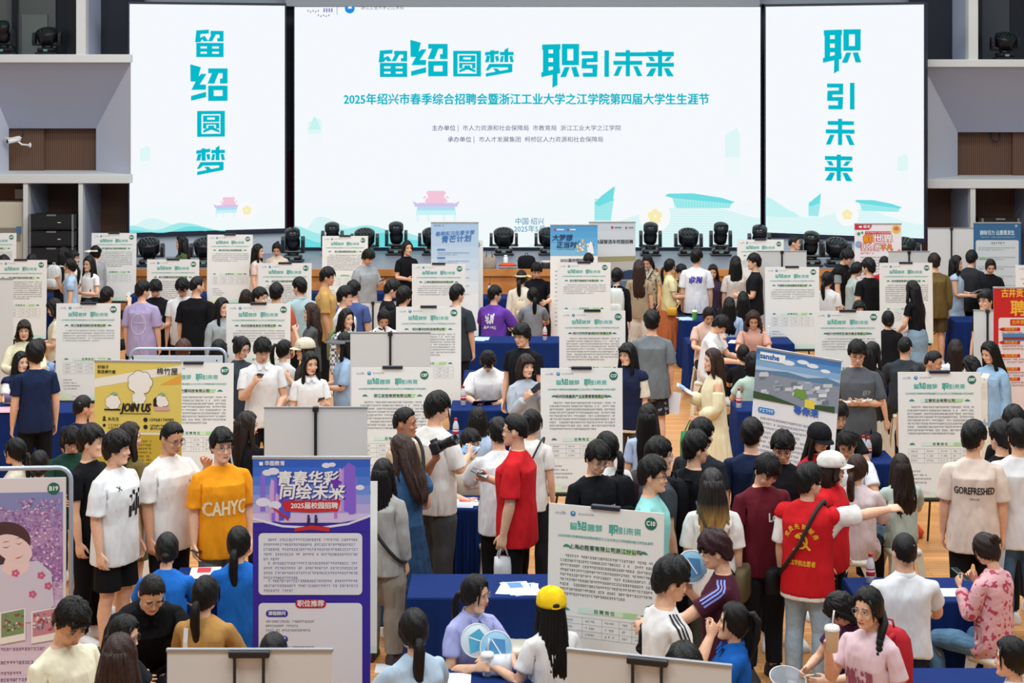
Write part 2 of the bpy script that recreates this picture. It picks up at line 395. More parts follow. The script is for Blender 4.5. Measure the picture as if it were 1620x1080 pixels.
def garment_template(kind, sex):
    """a solid garment that the limbs leave at cuffs, neck and hem"""
    f = sex == 'f'; J = joints(sex); mb = MB(); g = .93 if f else 1.0
    A = 'chest'
    if kind in ('tee', 'loose', 'long', 'hoodie', 'vest', 'puff', 'crop', 'fit'):
        lo = {'tee': 1.0, 'loose': 1.13, 'long': 1.03, 'hoodie': 1.14, 'vest': 1.06, 'puff': .97, 'crop': 1.0, 'fit': .9}[kind]
        hem = {'tee': .80, 'loose': .74, 'long': .80, 'hoodie': .76, 'vest': .78, 'puff': .9, 'crop': .93, 'fit': .84}[kind]
        rows = [(hem, .178 * lo, .138 * lo, 0, .012), (hem + .01, .181 * lo, .14 * lo, 0, .012), (.95 if hem < .94 else hem + .03, .178 * lo, .138 * lo, 0, .01), (1.06, .166 * lo, .132 * lo, 0, .008), (1.16, .170 * lo, .134 * lo, 0, .004), (1.25, .178 * lo, .138 * lo, 0, 0),
                (1.32, .184 * lo, .132 * lo, 0, .005), (1.365, .186, .112, 0, .012), (1.40, .172, .092, 0, .018), (1.43, .125, .074, 0, .02), (1.455, .082, .066, 0, .02), (1.463, .068, .060, 0, .018)]
        vloft(mb, [(r[0], r[1] * g, r[2] * g, r[3], r[4]) for r in rows], 28, 2.35)
        for n, s in (('L', 1), ('R', -1)):
            sh, el, wr = J['sh' + n], J['el' + n], J['wr' + n]; d = AD * (s, 1, 1)
            if kind == 'vest':
                limb(mb, [sh + (-s * .05, 0, .012), sh, sh + d * .035], [.045, .062, .070]); continue
            if kind in ('tee', 'crop', 'fit', 'loose', 'puff'):
                e = {'tee': .68, 'crop': .6, 'fit': .5, 'loose': .88, 'puff': .55}[kind]; w = {'tee': 1, 'crop': .95, 'fit': .88, 'loose': 1.2, 'puff': 1.05}[kind]
                mid = 1.25 if kind == 'puff' else 1.0
                limb(mb, [sh + (-s * .05, 0, .012), sh, lerp(sh, el, .3), lerp(sh, el, e - .02), lerp(sh, el, e)], [.040 * g, .053 * g, .062 * w * g * mid, .069 * w * g, .068 * w * g])
            else:
                w = 1.22 if kind == 'hoodie' else 1.0
                limb(mb, [sh + (-s * .05, 0, .012), sh, lerp(sh, el, .4), el, lerp(el, wr, .5), lerp(el, wr, .86), lerp(el, wr, .93)], [.040 * g, .054 * g, .061 * w * g, .057 * w * g, .055 * w * g, .048 * w * g, .043 * g])
    elif kind in ('pants', 'wide', 'shorts', 'slim'):
        w = {'pants': 1.08, 'wide': 1.4, 'shorts': 1.15, 'slim': .98}[kind]
        end = {'pants': .93, 'wide': .99, 'shorts': -1, 'slim': .93}[kind]
        h = 1.03 if f else 1.0
        vloft(mb, [(.775, .12, .1, 0, .01), (.84, .168 * h, .128, 0, .012), (.92, .172 * h, .128, 0, .012), (1.0, .162, .118, 0, .01), (1.04, .154, .113, 0, .01), (1.05, .150, .11, 0, .01)], 28)
        for n, s in (('L', 1), ('R', -1)):
            hp, ke, an = J['hip' + n], J['knee' + n], J['ank' + n]
            if kind == 'shorts': limb(mb, [hp + (0, .01, .03), hp + (0, .006, -.05), lerp(hp, ke, .5), lerp(hp, ke, .84), lerp(hp, ke, .86)], [.08, .096, .094 * w * .95, .092 * w, .09 * w], n=18)
            else: limb(mb, [hp + (0, .01, .03), hp + (0, .006, -.05), lerp(hp, ke, .5), ke, lerp(ke, an, .4) + (0, .012, 0), lerp(ke, an, end - .02), lerp(ke, an, end)], [.08, .094, .085 * w, .066 * w, .065 * w, .058 * w, .057 * w], n=18)
    elif kind in ('skirt', 'mini', 'maxi'):
        e = {'skirt': .30, 'mini': .56, 'maxi': .16}[kind]; k = {'skirt': 1.0, 'mini': .75, 'maxi': 1.15}[kind]
        vloft(mb, [(e, .235 * k, .20 * k, 0, .01), (e + .01, .238 * k, .202 * k, 0, .01), (lerp(e, .9, .45), .205 * k, .17 * k, 0, .01), (.86, .175, .14, 0, .012), (.94, .168, .128, 0, .012), (1.03, .142, .11, 0, .01), (1.05, .136, .104, 0, .01)], 32)
    elif kind == 'dress':
        vloft(mb, [(.20, .26, .22, 0, .01), (.215, .262, .222, 0, .01), (.5, .225, .185, 0, .01), (.8, .195, .155, 0, .01), (1.0, .17, .135, 0, .01), (1.2, .155, .13, 0, 0), (1.29, .155, .125, 0, 0), (1.36, .15, .10, 0, .01), (1.40, .13, .085, 0, .018), (1.43, .095, .07, 0, .02), (1.44, .08, .064, 0, .02)], 32)
        for n, s in (('L', 1), ('R', -1)):
            sh, el, wr = J['sh' + n], J['el' + n], J['wr' + n]; d = AD * (s, 1, 1)
            limb(mb, [lerp(sh, el, .35), lerp(sh, el, .4), el, lerp(el, wr, .6), lerp(el, wr, .86), lerp(el, wr, .9)], [.056, .07, .075, .08, .06, .045])
            limb(mb, [sh + (-s * .06, 0, .01), sh + (-s * .03, 0, .012)], [.03, .03])
    return mb, J

def folds(V, seed, amp):
    rs = np.random.RandomState(seed); n = np.zeros(len(V))
    for k in range(9):
        d = rs.normal(size=3) * (1.0, .9, .75); d = d / np.linalg.norm(d) * rs.uniform(22, 55)
        w = np.sin(V @ (rs.normal(size=3) * 7) + rs.uniform(0, 6.28))
        n += (1 - 2 * np.abs(np.sin(V @ d * .5 + 1.3 * w + rs.uniform(0, 6.28)))) * (.5 + .5 * np.sin(V @ (rs.normal(size=3) * 6) + k)) / 4.5
    return n * amp

def vnormals(V, F):
    N = np.zeros_like(V)
    F3 = np.array(F); fn = np.cross(V[F3[:, 1]] - V[F3[:, 0]], V[F3[:, 2]] - V[F3[:, 0]])
    for i in range(3): np.add.at(N, F3[:, i], fn)
    return N / (np.linalg.norm(N, axis=1, keepdims=True) + 1e-12)

_T = {}
def template(kind, sex, lod=0):
    key = (kind, sex, lod)
    if key in _T: return _T[key]
    if kind == 'body':
        mb, J = body_template(sex); V, F = solid(mb, 0.0058, 15000 if lod == 0 else 7000, 1)
        W = weights(V, J)
    else:
        mb, J = garment_template(kind, sex); V, F = solid(mb, 0.010, 5200 if lod == 0 else 2600, 2)
        am = .008 if kind not in ('skirt', 'maxi', 'dress', 'mini') else .004
        V = V + vnormals(V, F) * folds(V, 5 if sex == 'm' else 9, am)[:, None]
        if kind in ('skirt', 'maxi', 'dress'):      # pleats
            a = np.arctan2(V[:, 1], V[:, 0]); k = np.clip((.95 - V[:, 2]) / .6, 0, 1) * .014 * np.sin(a * 19 + V[:, 2] * 2)
            V[:, 0] += np.cos(a) * k; V[:, 1] += np.sin(a) * k
        kd = template('body', sex, 1); tree = KDTree(len(kd[0]))
        for i, p in enumerate(kd[0]): tree.insert(p, i)
        tree.balance(); W = np.zeros((len(V), len(BONES)))
        for i, p in enumerate(V):
            for co, j, d in tree.find_n(p, 5): W[i] += kd[2][j] / (d + .004)
        W /= W.sum(1, keepdims=True)
        nb = [[] for _ in V]
        for a, b, c in F: nb[a] += [b, c]; nb[b] += [a, c]; nb[c] += [a, b]
        A = np.array([(n + n[:1] * 16)[:16] if n else [i] * 16 for i, n in enumerate(nb)])
        for _k in range(3): W = .4 * W + .6 * W[A].mean(1)
        W /= W.sum(1, keepdims=True)
        if kind in ('skirt', 'maxi', 'dress', 'mini'):
            lowm = V[:, 2] < .95
            t = np.clip((.95 - V[:, 2]) / .2, 0, 1); r = 1 / (1 + np.exp(-V[:, 0] / .05))
            W2 = np.zeros_like(W); W2[:, BI['pelvis']] = 1 - t * .8; W2[:, BI['thL']] = t * .8 * r; W2[:, BI['thR']] = t * .8 * (1 - r)
            W[lowm] = W2[lowm]
    _T[key] = (V, F, W, J)
    return _T[key]

# --- posing -----------------------------------------------------------
def rot_to(a, b):
    a = nrm(a); b = nrm(b); v = np.cross(a, b); c = float(a @ b)
    if c < -0.9999: return np.diag([1.0, -1, -1])
    K = np.array([[0, -v[2], v[1]], [v[2], 0, -v[0]], [-v[1], v[0], 0]])
    return np.eye(3) + K + K @ K / (1 + c)
def Rx(a): c, s = cos(a), sin(a); return np.array([[1, 0, 0], [0, c, -s], [0, s, c]])
def Ry(a): c, s = cos(a), sin(a); return np.array([[c, 0, s], [0, 1, 0], [-s, 0, c]])
def Rz(a): c, s = cos(a), sin(a); return np.array([[c, -s, 0], [s, c, 0], [0, 0, 1]])
def Raxis(ax, a):
    ax = nrm(ax); K = np.array([[0, -ax[2], ax[1]], [ax[2], 0, -ax[0]], [-ax[1], ax[0], 0]]); return np.eye(3) + sin(a) * K + (1 - cos(a)) * K @ K

# arm presets: (upper arm out, forward, up), (forearm out, forward, up), finger curl
ARMS = {'d': ((.13, .0, -1), (.05, .2, -1), .35), 'e': ((.2, -.12, -1), (.12, .25, -1), .45), 'p': ((.18, .2, -1), (-.35, .95, .35), 1.0), 'h': ((.16, .12, -1), (-.4, 1, -.05), .9),
        'k': ((.28, .5, -.8), (-.45, .9, -.12), .4), 'c': ((.12, .5, -.8), (-.42, .35, 1), .9), 'r': ((.45, .5, -.5), (-.1, .45, 1), .6), 'g': ((.3, .1, -1), (-.5, .5, .9), 1.2),
        't': ((.6, .75, -.05), (.62, .8, .08), .2), 'n': ((.2, .75, -.5), (-.05, 1, -.25), .6), 'b': ((.25, -.35, -1), (-.5, -.2, -.6), .5), 'l': ((.2, .1, -1), (-.5, .85, -.55), .8),
        'u': ((.2, .85, -.25), (-.3, .6, .8), .9), 'x': ((.2, .15, -1), (-1, .55, .05), .6), 'q': ((.15, .3, -1), (-.45, .75, .9), 1.0)}

def pose(J, sit=0.0, lean=0.0, twist=0.0, roll=0.0, hy=0.0, hp=0.0, hr=0.0, al='d', ar='d', seat=0.45, legs=None, step=0.0):
    """joint frames: dict bone -> (R, t) taking template points to posed points"""
    X = {}
    drop = 0.0
    if sit: drop = 0.90 - (seat + 0.085)
    if legs == 'bend': drop = .02
    base = np.array([0, 0, -drop])
    def setb(b, Rm, piv, newpiv): X[b] = (Rm, newpiv - Rm @ piv)
    P0 = J['pelvis']; p0 = P0 + base
    Rp = np.eye(3) @ Rx(lean * (.35 if not sit else .45))
    setb('pelvis', Rp, P0, p0)
    def at(b, p): return X[b][0] @ p + X[b][1]
    Rs = Rp @ Rx(lean * .3) @ Rz(twist * .4) @ Ry(roll * .5)
    setb('spine', Rs, J['spine'], at('pelvis', J['spine']))
    Rc = Rs @ Rx(lean * .3) @ Rz(twist * .6) @ Ry(roll * .5)
    setb('chest', Rc, J['chest'], at('spine', J['chest']))
    Rn = Rc @ Rx(hp * .35 - lean * .15) @ Rz(hy * .45)
    setb('neck', Rn, J['neck'], at('chest', J['neck']))
    Rh = Rn @ Rz(hy * .55) @ Rx(hp * .65 - lean * .15) @ Ry(hr)
    setb('head', Rh, J['head'], at('neck', J['head']))
    for n, s, pr in (('L', 1, al), ('R', -1, ar)):
        u, fdir, curl = ARMS[pr] if isinstance(pr, str) else pr
        Rt = Rz(twist) @ Rx(lean * .35) if True else Rc
        ud = Rz(twist) @ nrm((u[0] * s, -u[1], u[2])); fd = Rz(twist) @ nrm((fdir[0] * s, -fdir[1], fdir[2]))
        d = nrm(AD * (s, 1, 1))
        Ru = rot_to(d, ud); sh = at('chest', J['sh' + n])
        setb('ua' + n, Ru, J['sh' + n], sh)
        Rf = rot_to(ud, fd) @ Ru
        setb('fa' + n, Rf, J['el' + n], at('ua' + n, J['el' + n]))
        setb('ha' + n, Rf, J['wr' + n], at('fa' + n, J['wr' + n]))
        ax = np.array([0, 1.0, 0]) * s
        R1 = Rf @ Raxis(ax, curl * .75); setb('f1' + n, R1, J['kn' + n], at('ha' + n, J['kn' + n]))
        R2 = R1 @ Raxis(ax, curl * .9); setb('f2' + n, R2, J['fm' + n], at('f1' + n, J['fm' + n]))
        td = np.array([0, 0, -1.0]); hip = at('pelvis', J['hip' + n])
        thd0 = nrm(J['knee' + n] - J['hip' + n]); shd0 = nrm(J['ank' + n] - J['knee' + n])
        if sit:
            thd = nrm((s * .16, -1, -.12 + (seat - .45))); shd = nrm((s * .02, .08 if s > 0 else -.06, -1))
        else:
            k = step * s; thd = nrm((thd0[0] + s * .02, -k * .5, -1)); shd = nrm((shd0[0], k * .12 + abs(k) * .3 + .05, -1))
        Rth = rot_to(thd0, thd); setb('th' + n, Rth, J['hip' + n], hip)
        Rle = rot_to(shd0, shd); setb('le' + n, Rle, J['knee' + n], at('th' + n, J['knee' + n]))
        setb('fo' + n, np.eye(3) @ Rz(s * .15), J['ank' + n], at('le' + n, J['ank' + n]))
    return X

def skin(V, W, X):
    out = np.zeros_like(V)
    for b, i in BI.items():
        w = W[:, i]
        if w.max() < 1e-5: continue
        Rm, t = X[b]; out += w[:, None] * (V @ Rm.T + t)
    return out

def fast_mesh(name, V, F, m):
    me = bpy.data.meshes.new(name)
    nv = len(V); me.vertices.add(nv); me.vertices.foreach_set('co', np.ascontiguousarray(V, dtype=np.float32).ravel())
    F = np.asarray(F, dtype=np.int32); k = F.shape[1]
    me.loops.add(F.size); me.loops.foreach_set('vertex_index', F.ravel())
    me.polygons.add(len(F)); me.polygons.foreach_set('loop_start', np.arange(0, F.size, k, dtype=np.int32))
    me.polygons.foreach_set('use_smooth', np.ones(len(F), dtype=bool))
    me.materials.append(m); me.update(calc_edges=True)
    return me

# --- hair -------------------------------------------------------------
def hairline(az, style):
    """lowest height (relative to the skull centre) of hair at azimuth az, 0 = face, pi = nape"""
    tab = {'m': [(0, .058), (25, .052), (45, .038), (60, .03), (70, .0), (82, -.012), (95, .012), (112, .0), (125, -.05), (180, -.075)],
           'crop': [(0, .068), (30, .066), (48, .05), (60, .045), (68, .012), (80, .004), (95, .02), (115, .015), (130, -.03), (180, -.055)],
           'bowl': [(0, .036), (25, .030), (45, .02), (58, .0), (68, -.02), (82, -.03), (100, -.02), (125, -.06), (180, -.085)],
           'f': [(0, .068), (25, .060), (45, .038), (58, .0), (68, -.04), (85, -.055), (110, -.07), (180, -.10)],
           'fr': [(0, .042), (28, .036), (42, .016), (55, -.03), (66, -.06), (85, -.08), (110, -.09), (180, -.11)]}[style]
    a = abs(math.degrees((az + pi) % (2 * pi) - pi))
    for (a0, z0), (a1, z1) in zip(tab, tab[1:]):
        if a <= a1: return z0 + (z1 - z0) * (a - a0) / (a1 - a0)
    return tab[-1][1]

def hair_cap(mb, line, thick, seed=1, rough=.003, top=0.0, nx=56, ny=40, grow=1.0):
    rs = np.random.RandomState(seed); ph = rs.uniform(0, 6.28, 12)
    V = []; F = []
    for j in range(ny + 1):
        el = pi / 2 - (pi * .86) * j / ny
        for i in range(nx):
            az = 2 * pi * i / nx              # 0 = face (-y)
            d = np.array([sin(az) * cos(el), -cos(az) * cos(el), sin(el)])
            ax, ay, az_ = .0775 * grow, (.0925 if cos(az) > 0 else .1015), .1135
            rr = 1 / math.sqrt((d[0] / ax) ** 2 + (d[1] / ay) ** 2 + (d[2] / az_) ** 2)
            # strands
            st = sin(az * 17 + ph[0] + el * 2) * .5 + sin(az * 31 + ph[1] - el * 3) * .35 + sin(az * 7 + el * 9 + ph[2]) * .6
            t = thick * (0.72 + .5 * max(0, d[2]) ) + top * max(0, d[2]) ** 1.5 + rough * st
            zl = hairline(az, line) + .006 * sin(az * 23 + ph[3]) + .004 * sin(az * 41 + ph[4])
            z = rr * d[2]
            k = min(1, max(0, (z - zl) / .012 + .5))
            r = rr + t * k - .022 * (1 - k)
            p = HC + d * r
            V.append(p)
    for j in range(ny):
        for i in range(nx):
            a, b = j * nx + i, j * nx + (i + 1) % nx
            F.append((a, b, b + nx, a + nx))
    F.append(tuple(ny * nx + i for i in range(nx)))
    mb.add(V, [f[::-1] for f in F], True)

def lock(mb, pts, w, t, n=14, ridges=5, seed=0):
    """a hanging mass of hair: centre points, half widths, half thicknesses"""
    rs_ = []
    pts = [np.asarray(p, float) for p in pts]
    for i, p in enumerate(pts):
        d = nrm(pts[min(i + 1, len(pts) - 1)] - pts[max(i - 1, 0)])
        u = nrm(np.array([1.0, 0, 0]) - d * d[0]); v = np.cross(d, u); row = []
        for k in range(n):
            a = 2 * pi * k / n; m = 1 + .07 * sin(a * ridges + seed + i * .4)
            row.append(p + w[i] * cos(a) * m * u + t[i] * sin(a) * m * v)
        rs_.append(row)
    mb.rings(rs_, True, True)

_H = {}
def hair_data(style, m):
    key = (style, m.name)
    if key in _H: return _H[key]
    mb = MB(); mb.mat(m); seed = sum(map(ord, style))
    h = HC
    def P(x, y, z): return h + np.array([x, y, z])
    if style == 'short': hair_cap(mb, 'm', .020, 3, .004, .012)
    elif style == 'short2':
        hair_cap(mb, 'm', .022, 8, .005, .016)
        for i in range(7): lock(mb, [P(-.05 + .015 * i, -.075, .085), P(-.054 + .017 * i, -.098, .065), P(-.056 + .017 * i, -.1, .042)], [.011, .011, .003], [.008, .007, .002], 8, 3, i)
    elif style == 'mop':
        hair_cap(mb, 'm', .026, 5, .006, .014)
        rr = random.Random(4)
        for i in range(60):
            az = rr.uniform(0, 6.28); el = rr.uniform(.15, 1.5); d = np.array([sin(az) * cos(el), -cos(az) * cos(el), sin(el)])
            mb.ellipsoid(h + d * np.array([.09, .105, .128]), (rr.uniform(.012, .02),) * 3, 8, 6)
    elif style == 'crop': hair_cap(mb, 'crop', .010, 2, .0015, .006)
    elif style == 'bowl':
        hair_cap(mb, 'bowl', .023, 6, .004, .006)
        for i in range(9): lock(mb, [P(-.06 + .015 * i, -.07, .08), P(-.062 + .0155 * i, -.1 + abs(i - 4) * .004, .055), P(-.064 + .016 * i, -.1 + abs(i - 4) * .005, .024)], [.011, .011, .004], [.008, .008, .003], 8, 3, i)
    elif style in ('pony', 'hpony', 'bun', 'braid', 'twin'):
        hair_cap(mb, 'f', .014, 4, .003, .006)
        if style == 'pony':
            lock(mb, [P(0, .085, -.02), P(0, .125, -.03), P(0, .145, -.09), P(.005, .14, -.18), P(.0, .125, -.28), P(0, .12, -.34)], [.02, .028, .036, .036, .026, .006], [.02, .024, .028, .028, .02, .005], 14, 5)
        elif style == 'hpony':
            lock(mb, [P(0, .08, .06), P(0, .125, .075), P(0, .16, .03), P(.0, .165, -.08), P(.0, .145, -.2), P(0, .135, -.27)], [.02, .026, .036, .038, .026, .006], [.02, .024, .03, .03, .02, .005], 14, 5)
        elif style == 'bun':
            mb.ellipsoid(P(0, .105, .055), (.042, .036, .042), 14, 10); mb.ellipsoid(P(.012, .125, .07), (.026, .024, .026), 10, 8); mb.ellipsoid(P(-.014, .122, .04), (.026, .024, .026), 10, 8)
        elif style == 'twin':
            mb.ellipsoid(P(0, .1, -.055), (.036, .032, .036), 14, 10)
        else:
            lock(mb, [P(.03, .09, -.05), P(.075, .05, -.10), P(.10, -.03, -.17)], [.03, .03, .024], [.022, .022, .022])
            for i in range(8): mb.ellipsoid(P(.104 + .004 * (i % 2), -.045 - .012 * i * (1 if i < 5 else .6), -.185 - .034 * i), (.025 - .0014 * i, .021 - .001 * i, .026), 10, 8)
        for s in (1, -1): lock(mb, [P(s * .05, -.06, .075), P(s * .074, -.062, .03), P(s * .079, -.058, -.03), P(s * .074, -.055, -.06)], [.014, .010, .007, .003], [.010, .008, .006, .002], 8, 3)
    elif style in ('bob', 'long', 'longw', 'longf', 'bangs', 'half'):
        fr = style in ('bangs', 'bob')
        hair_cap(mb, 'fr' if fr else 'f', .017, 7, .0035, .008)
        if fr:
            for i in range(9): lock(mb, [P(-.06 + .015 * i, -.07, .08), P(-.062 + .0155 * i, -.1 + abs(i - 4) * .004, .06), P(-.064 + .016 * i, -.1 + abs(i - 4) * .005, .040)], [.011, .011, .004], [.008, .007, .002], 8, 3, i)
        L_ = {'bob': .17, 'long': .50, 'longw': .46, 'longf': .46, 'bangs': .44, 'half': .38}[style]
        if style == 'bob': w = [.085, .104, .106, .098, .08]; t = [.09, .085, .076, .062, .04]; ys = [.028, .035, .04, .045, .045]
        else: w = [.082, .10, .105, .10, .07]; t = [.092, .078, .05, .036, .010]; ys = [.028, .045, .08, .105, .112]
        if style == 'longw': w = [.085, .112, .128, .122, .075]; t = [.094, .084, .062, .048, .016]
        lock(mb, [P(0, ys[0] - .01, .075), P(0, ys[0], .03), P(0, ys[1], -.01 - L_ * .17), P(0, ys[2], -.01 - L_ * .5), P(0, ys[3], -.01 - L_ * .8), P(0, ys[4], -.01 - L_)], [w[0] * .72] + w, [t[0] * .72] + t, 28, 11)
        if style != 'bob':     # loose strands over the back
            rr = random.Random(seed); am = .022 if style == 'longw' else .006
            for i in range(9):
                a = -.95 + 1.9 * i / 8; ph = rr.uniform(0, 6.3); L2 = L_ * rr.uniform(.88, 1.08); pts = []
                for k in range(9):
                    u = k / 8; j = min(4.999, u * 5); j0 = int(j); q = j - j0; W5 = [w[0] * .9] + w; Y5 = [ys[0], ys[0]] + ys[1:]; T5_ = [t[0] * .9] + t
                    ww, yy, tt = lerp(W5[j0], W5[min(5, j0 + 1)], q), lerp(Y5[j0], Y5[min(5, j0 + 1)], q), lerp(T5_[j0], T5_[min(5, j0 + 1)], q)
                    pts.append(P(sin(a) * ww * .97 + am * sin(u * 11 + ph) * u, yy + cos(a) * tt * 1.0 + am * .4 * cos(u * 9 + ph) * u, .06 - (L2 + .05) * u))
                lock(mb, pts, [.012, .016, .018, .018, .018, .018, .016, .012, .003], [.008, .010, .011, .011, .011, .010, .009, .007, .002], 8, 3, i)
        for s in (1, -1):      # side curtains framing the face
            e = {'bob': .5, 'longf': 1.0, 'bangs': .9, 'half': .5}.get(style, .62)
            z = L_ * e
            lock(mb, [P(s * .05, -.05, .085), P(s * .080, -.042, .03), P(s * .089, -.022, -.04), P(s * .098, -.035, -.04 - z * .4), P(s * .10, -.055 if e > .8 else -.02, -.02 - z * .75), P(s * .092, -.075 if e > .8 else -.01, -.02 - z)],
                 [.018, .014, .016, .022, .022, .008], [.016, .02, .026, .026, .02, .006], 10, 4, s)
    elif style == 'curly':
        hair_cap(mb, 'f', .026, 7, .006, .008); rr = random.Random(3)
        for i in range(120):
            az = rr.uniform(.9, 5.38); z = rr.uniform(-.30, .06); rad_ = .095 + .03 * min(1, max(0, -z / .1))
            mb.ellipsoid(P(sin(az) * rad_, -cos(az) * rad_ * .95 + .015, z), (.024, .024, .034), 8, 6)
    if style in ('short', 'short2', 'bowl', 'mop'):
        rr = random.Random(seed)
        for i in range(46):
            az = rr.uniform(0, 6.28); el = rr.uniform(.45, 1.5); d = np.array([sin(az) * cos(el), -cos(az) * cos(el), sin(el)]); q = nrm(np.array([sin(az), -cos(az) - .5, -.6]) - d * (d @ np.array([sin(az), -cos(az) - .5, -.6])))
            b = h + d * np.array([.088, .104, .128]) * rr.uniform(1.0, 1.05); lock(mb, [b - q * .02, b + d * .008, b + q * .03 + d * .002, b + q * .045 - d * .006], [.006, .010, .008, .002], [.004, .007, .006, .002], 6, 0)
    # store relative to skull pivot
    me = mb.build('hair'); me.data.name = 'hair_' + style
    data = me.data; bpy.data.objects.remove(me)
    _H[key] = data
    return data

# --- small rigid parts of the head ------------------------------------
_FACE = {}
def face_part(kind, m=None, sex='m'):
    key = (kind, m.name if m else '', sex)
    if key in _FACE: return _FACE[key]
    mb = MB(); h = np.zeros(3)
    if kind == 'eye':
        for s in (1,):
            mb.mat(mat('#d9d5d0', .3)); mb.ellipsoid((0, -.0845, 1.6065), (.0135, .0045, .0058), 12, 8)
            mb.mat(mat('#140d0a', .2)); mb.ellipsoid((0, -.0875, 1.6067), (.0058, .0026, .0056), 10, 6)
            lock(mb, [(-.0155, -.083, 1.609), (-.006, -.0895, 1.6135), (.006, -.0895, 1.6135), (.0155, -.083, 1.609)], [.002] * 4, [.002] * 4, 6, 0)
    elif kind == 'eyebrow':
        mb.mat(mat('#1c1512', .8)); lock(mb, [(-.018, -.0895, 1.6275), (-.004, -.0945, 1.632), (.01, -.0915, 1.6315), (.021, -.084, 1.6265)], [.002, .0035, .0032, .0015], [.0016, .0035, .003, .0012], 8, 0)
    elif kind == 'mouth':
        mb.mat(mat('#b0655c' if sex == 'm' else '#bb4f50', .45)); lock(mb, [(-.023, -.089, 1.5375), (-.010, -.0965, 1.5405), (0, -.0975, 1.5395), (.010, -.0965, 1.5405), (.023, -.089, 1.5375)], [.0025, .0052, .005, .0052, .0025], [.002, .0042, .0045, .0042, .002], 8, 0)
        mb.mat(mat('#a55e58' if sex == 'm' else '#b84c50', .45)); lock(mb, [(-.018, -.0895, 1.5355), (0, -.0965, 1.5325), (.018, -.0895, 1.5355)], [.002, .0048, .002], [.002, .0045, .002], 8, 0)
        mb.mat(mat('#5e2f2c', .5)); lock(mb, [(-.021, -.0915, 1.5368), (0, -.0995, 1.5368), (.021, -.0915, 1.5368)], [.001, .0013, .001], [.0009, .0013, .0009], 6, 0)
    elif kind == 'smile':
        mb.mat(mat('#bb4f50', .45)); lock(mb, [(-.027, -.086, 1.542), (-.012, -.0955, 1.5395), (0, -.0965, 1.5385), (.012, -.0955, 1.5395), (.027, -.086, 1.542)], [.002, .0045, .0045, .0045, .002], [.002, .004, .0042, .004, .002], 8, 0)
        lock(mb, [(-.025, -.087, 1.540), (-.011, -.0945, 1.530), (.011, -.0945, 1.530), (.025, -.087, 1.540)], [.002, .004, .004, .002], [.002, .004, .004, .002], 8, 0)
        mb.mat(mat('#eeeae4', .3)); lock(mb, [(-.021, -.090, 1.5395), (0, -.098, 1.5348), (.021, -.090, 1.5395)], [.001, .0045, .001], [.001, .003, .001], 8, 0)
    elif kind == 'glasses':
        mb.mat(m)
        for s in (1, -1):
            pts = [(s * .034 + .0235 * cos(a), -.1005 + .004 * abs(cos(a)), 1.604 + .019 * sin(a)) for a in np.linspace(0, 2 * pi, 21)]
            mb.tube(pts, .0016, 6)
            mb.tube([(s * .058, -.097, 1.609), (s * .075, -.06, 1.609), (s * .078, .0, 1.607), (s * .076, .02, 1.597)], .0016, 6)
        mb.tube([(-.011, -.1, 1.608), (0, -.103, 1.611), (.011, -.1, 1.608)], .0016, 6)
    elif kind == 'cap':
        mb.mat(m); rings = []
        for j in range(9):
            el = pi / 2 * .97 * (1 - j / 8); zz = .045 + .102 * sin(el); c = max(cos(el), .03) ** .8
            rings.append([(HC[0] + .106 * c * cos(a), HC[1] + .006 + .124 * c * sin(a), HC[2] + zz) for a in np.linspace(0, 2 * pi, 29)[:-1]])
        rings.append([(HC[0] + .107 * cos(a), HC[1] + .006 + .125 * sin(a), HC[2] + .025) for a in np.linspace(0, 2 * pi, 29)[:-1]])
        mb.rings(rings[::-1], True, True)
        mb.lathe([(.004, 0), (.007, .002), (.004, .008)], 10, (HC[0], HC[1] + .006, HC[2] + .145))
        keep = mb.m; mb.mat(mat('#15120f', .8)); mb.ellipsoid((HC[0], HC[1] + .122, HC[2] + .045), (.028, .014, .020), 12, 8); mb.m = keep
        mb.tube([(-.03, HC[1] + .125, HC[2] + .03), (0, HC[1] + .136, HC[2] + .028), (.03, HC[1] + .125, HC[2] + .03)], .006, 6)
        n = 13; top = []; bot = []
        for i in range(n):
            t = -1 + 2 * i / (n - 1); x = t * .09; yi = HC[1] - .120 * math.sqrt(max(0, 1 - (t * .82) ** 2)) + .01
            yo = yi - .075 * math.sqrt(max(0.02, 1 - t * t)); z = HC[2] + .034 - .012 * t * t
            top.append([(x, yi, z + .004), (x * 1.0, yo, z - .012), (x, yo, z - .016), (x, yi, z - .001)])
        mb.rings(top, True, True)
    elif kind == 'visor':
        mb.mat(m); n = 25; rows = []
        for i in range(n):
            a = -pi * .52 + pi * 1.04 * i / (n - 1); k = .05 + .05 * max(0, cos(a)) ; cx, cy = sin(a), -cos(a)
            rows.append([(HC[0] + cx * .098, HC[1] + cy * .113, HC[2] + .055), (HC[0] + cx * (.098 + k), HC[1] + cy * (.113 + k * 1.4), HC[2] + .022), (HC[0] + cx * (.098 + k), HC[1] + cy * (.113 + k * 1.4), HC[2] + .018), (HC[0] + cx * .098, HC[1] + cy * .113, HC[2] + .03)])
        mb.rings(rows, True, True)
        ring = [[(HC[0] + r * cos(a), HC[1] + (r + .015) * sin(a), HC[2] + z) for a in np.linspace(0, 2 * pi, 33)[:-1]] for r, z in ((.100, .03), (.101, .055), (.096, .056), (.095, .03))]
        mb.rings(ring + [ring[0]], False, True)
    elif kind == 'mask': pass
    o = mb.build(kind); data = o.data; data.name = kind + '_' + key[1]; bpy.data.objects.remove(o)
    _FACE[key] = data
    return data

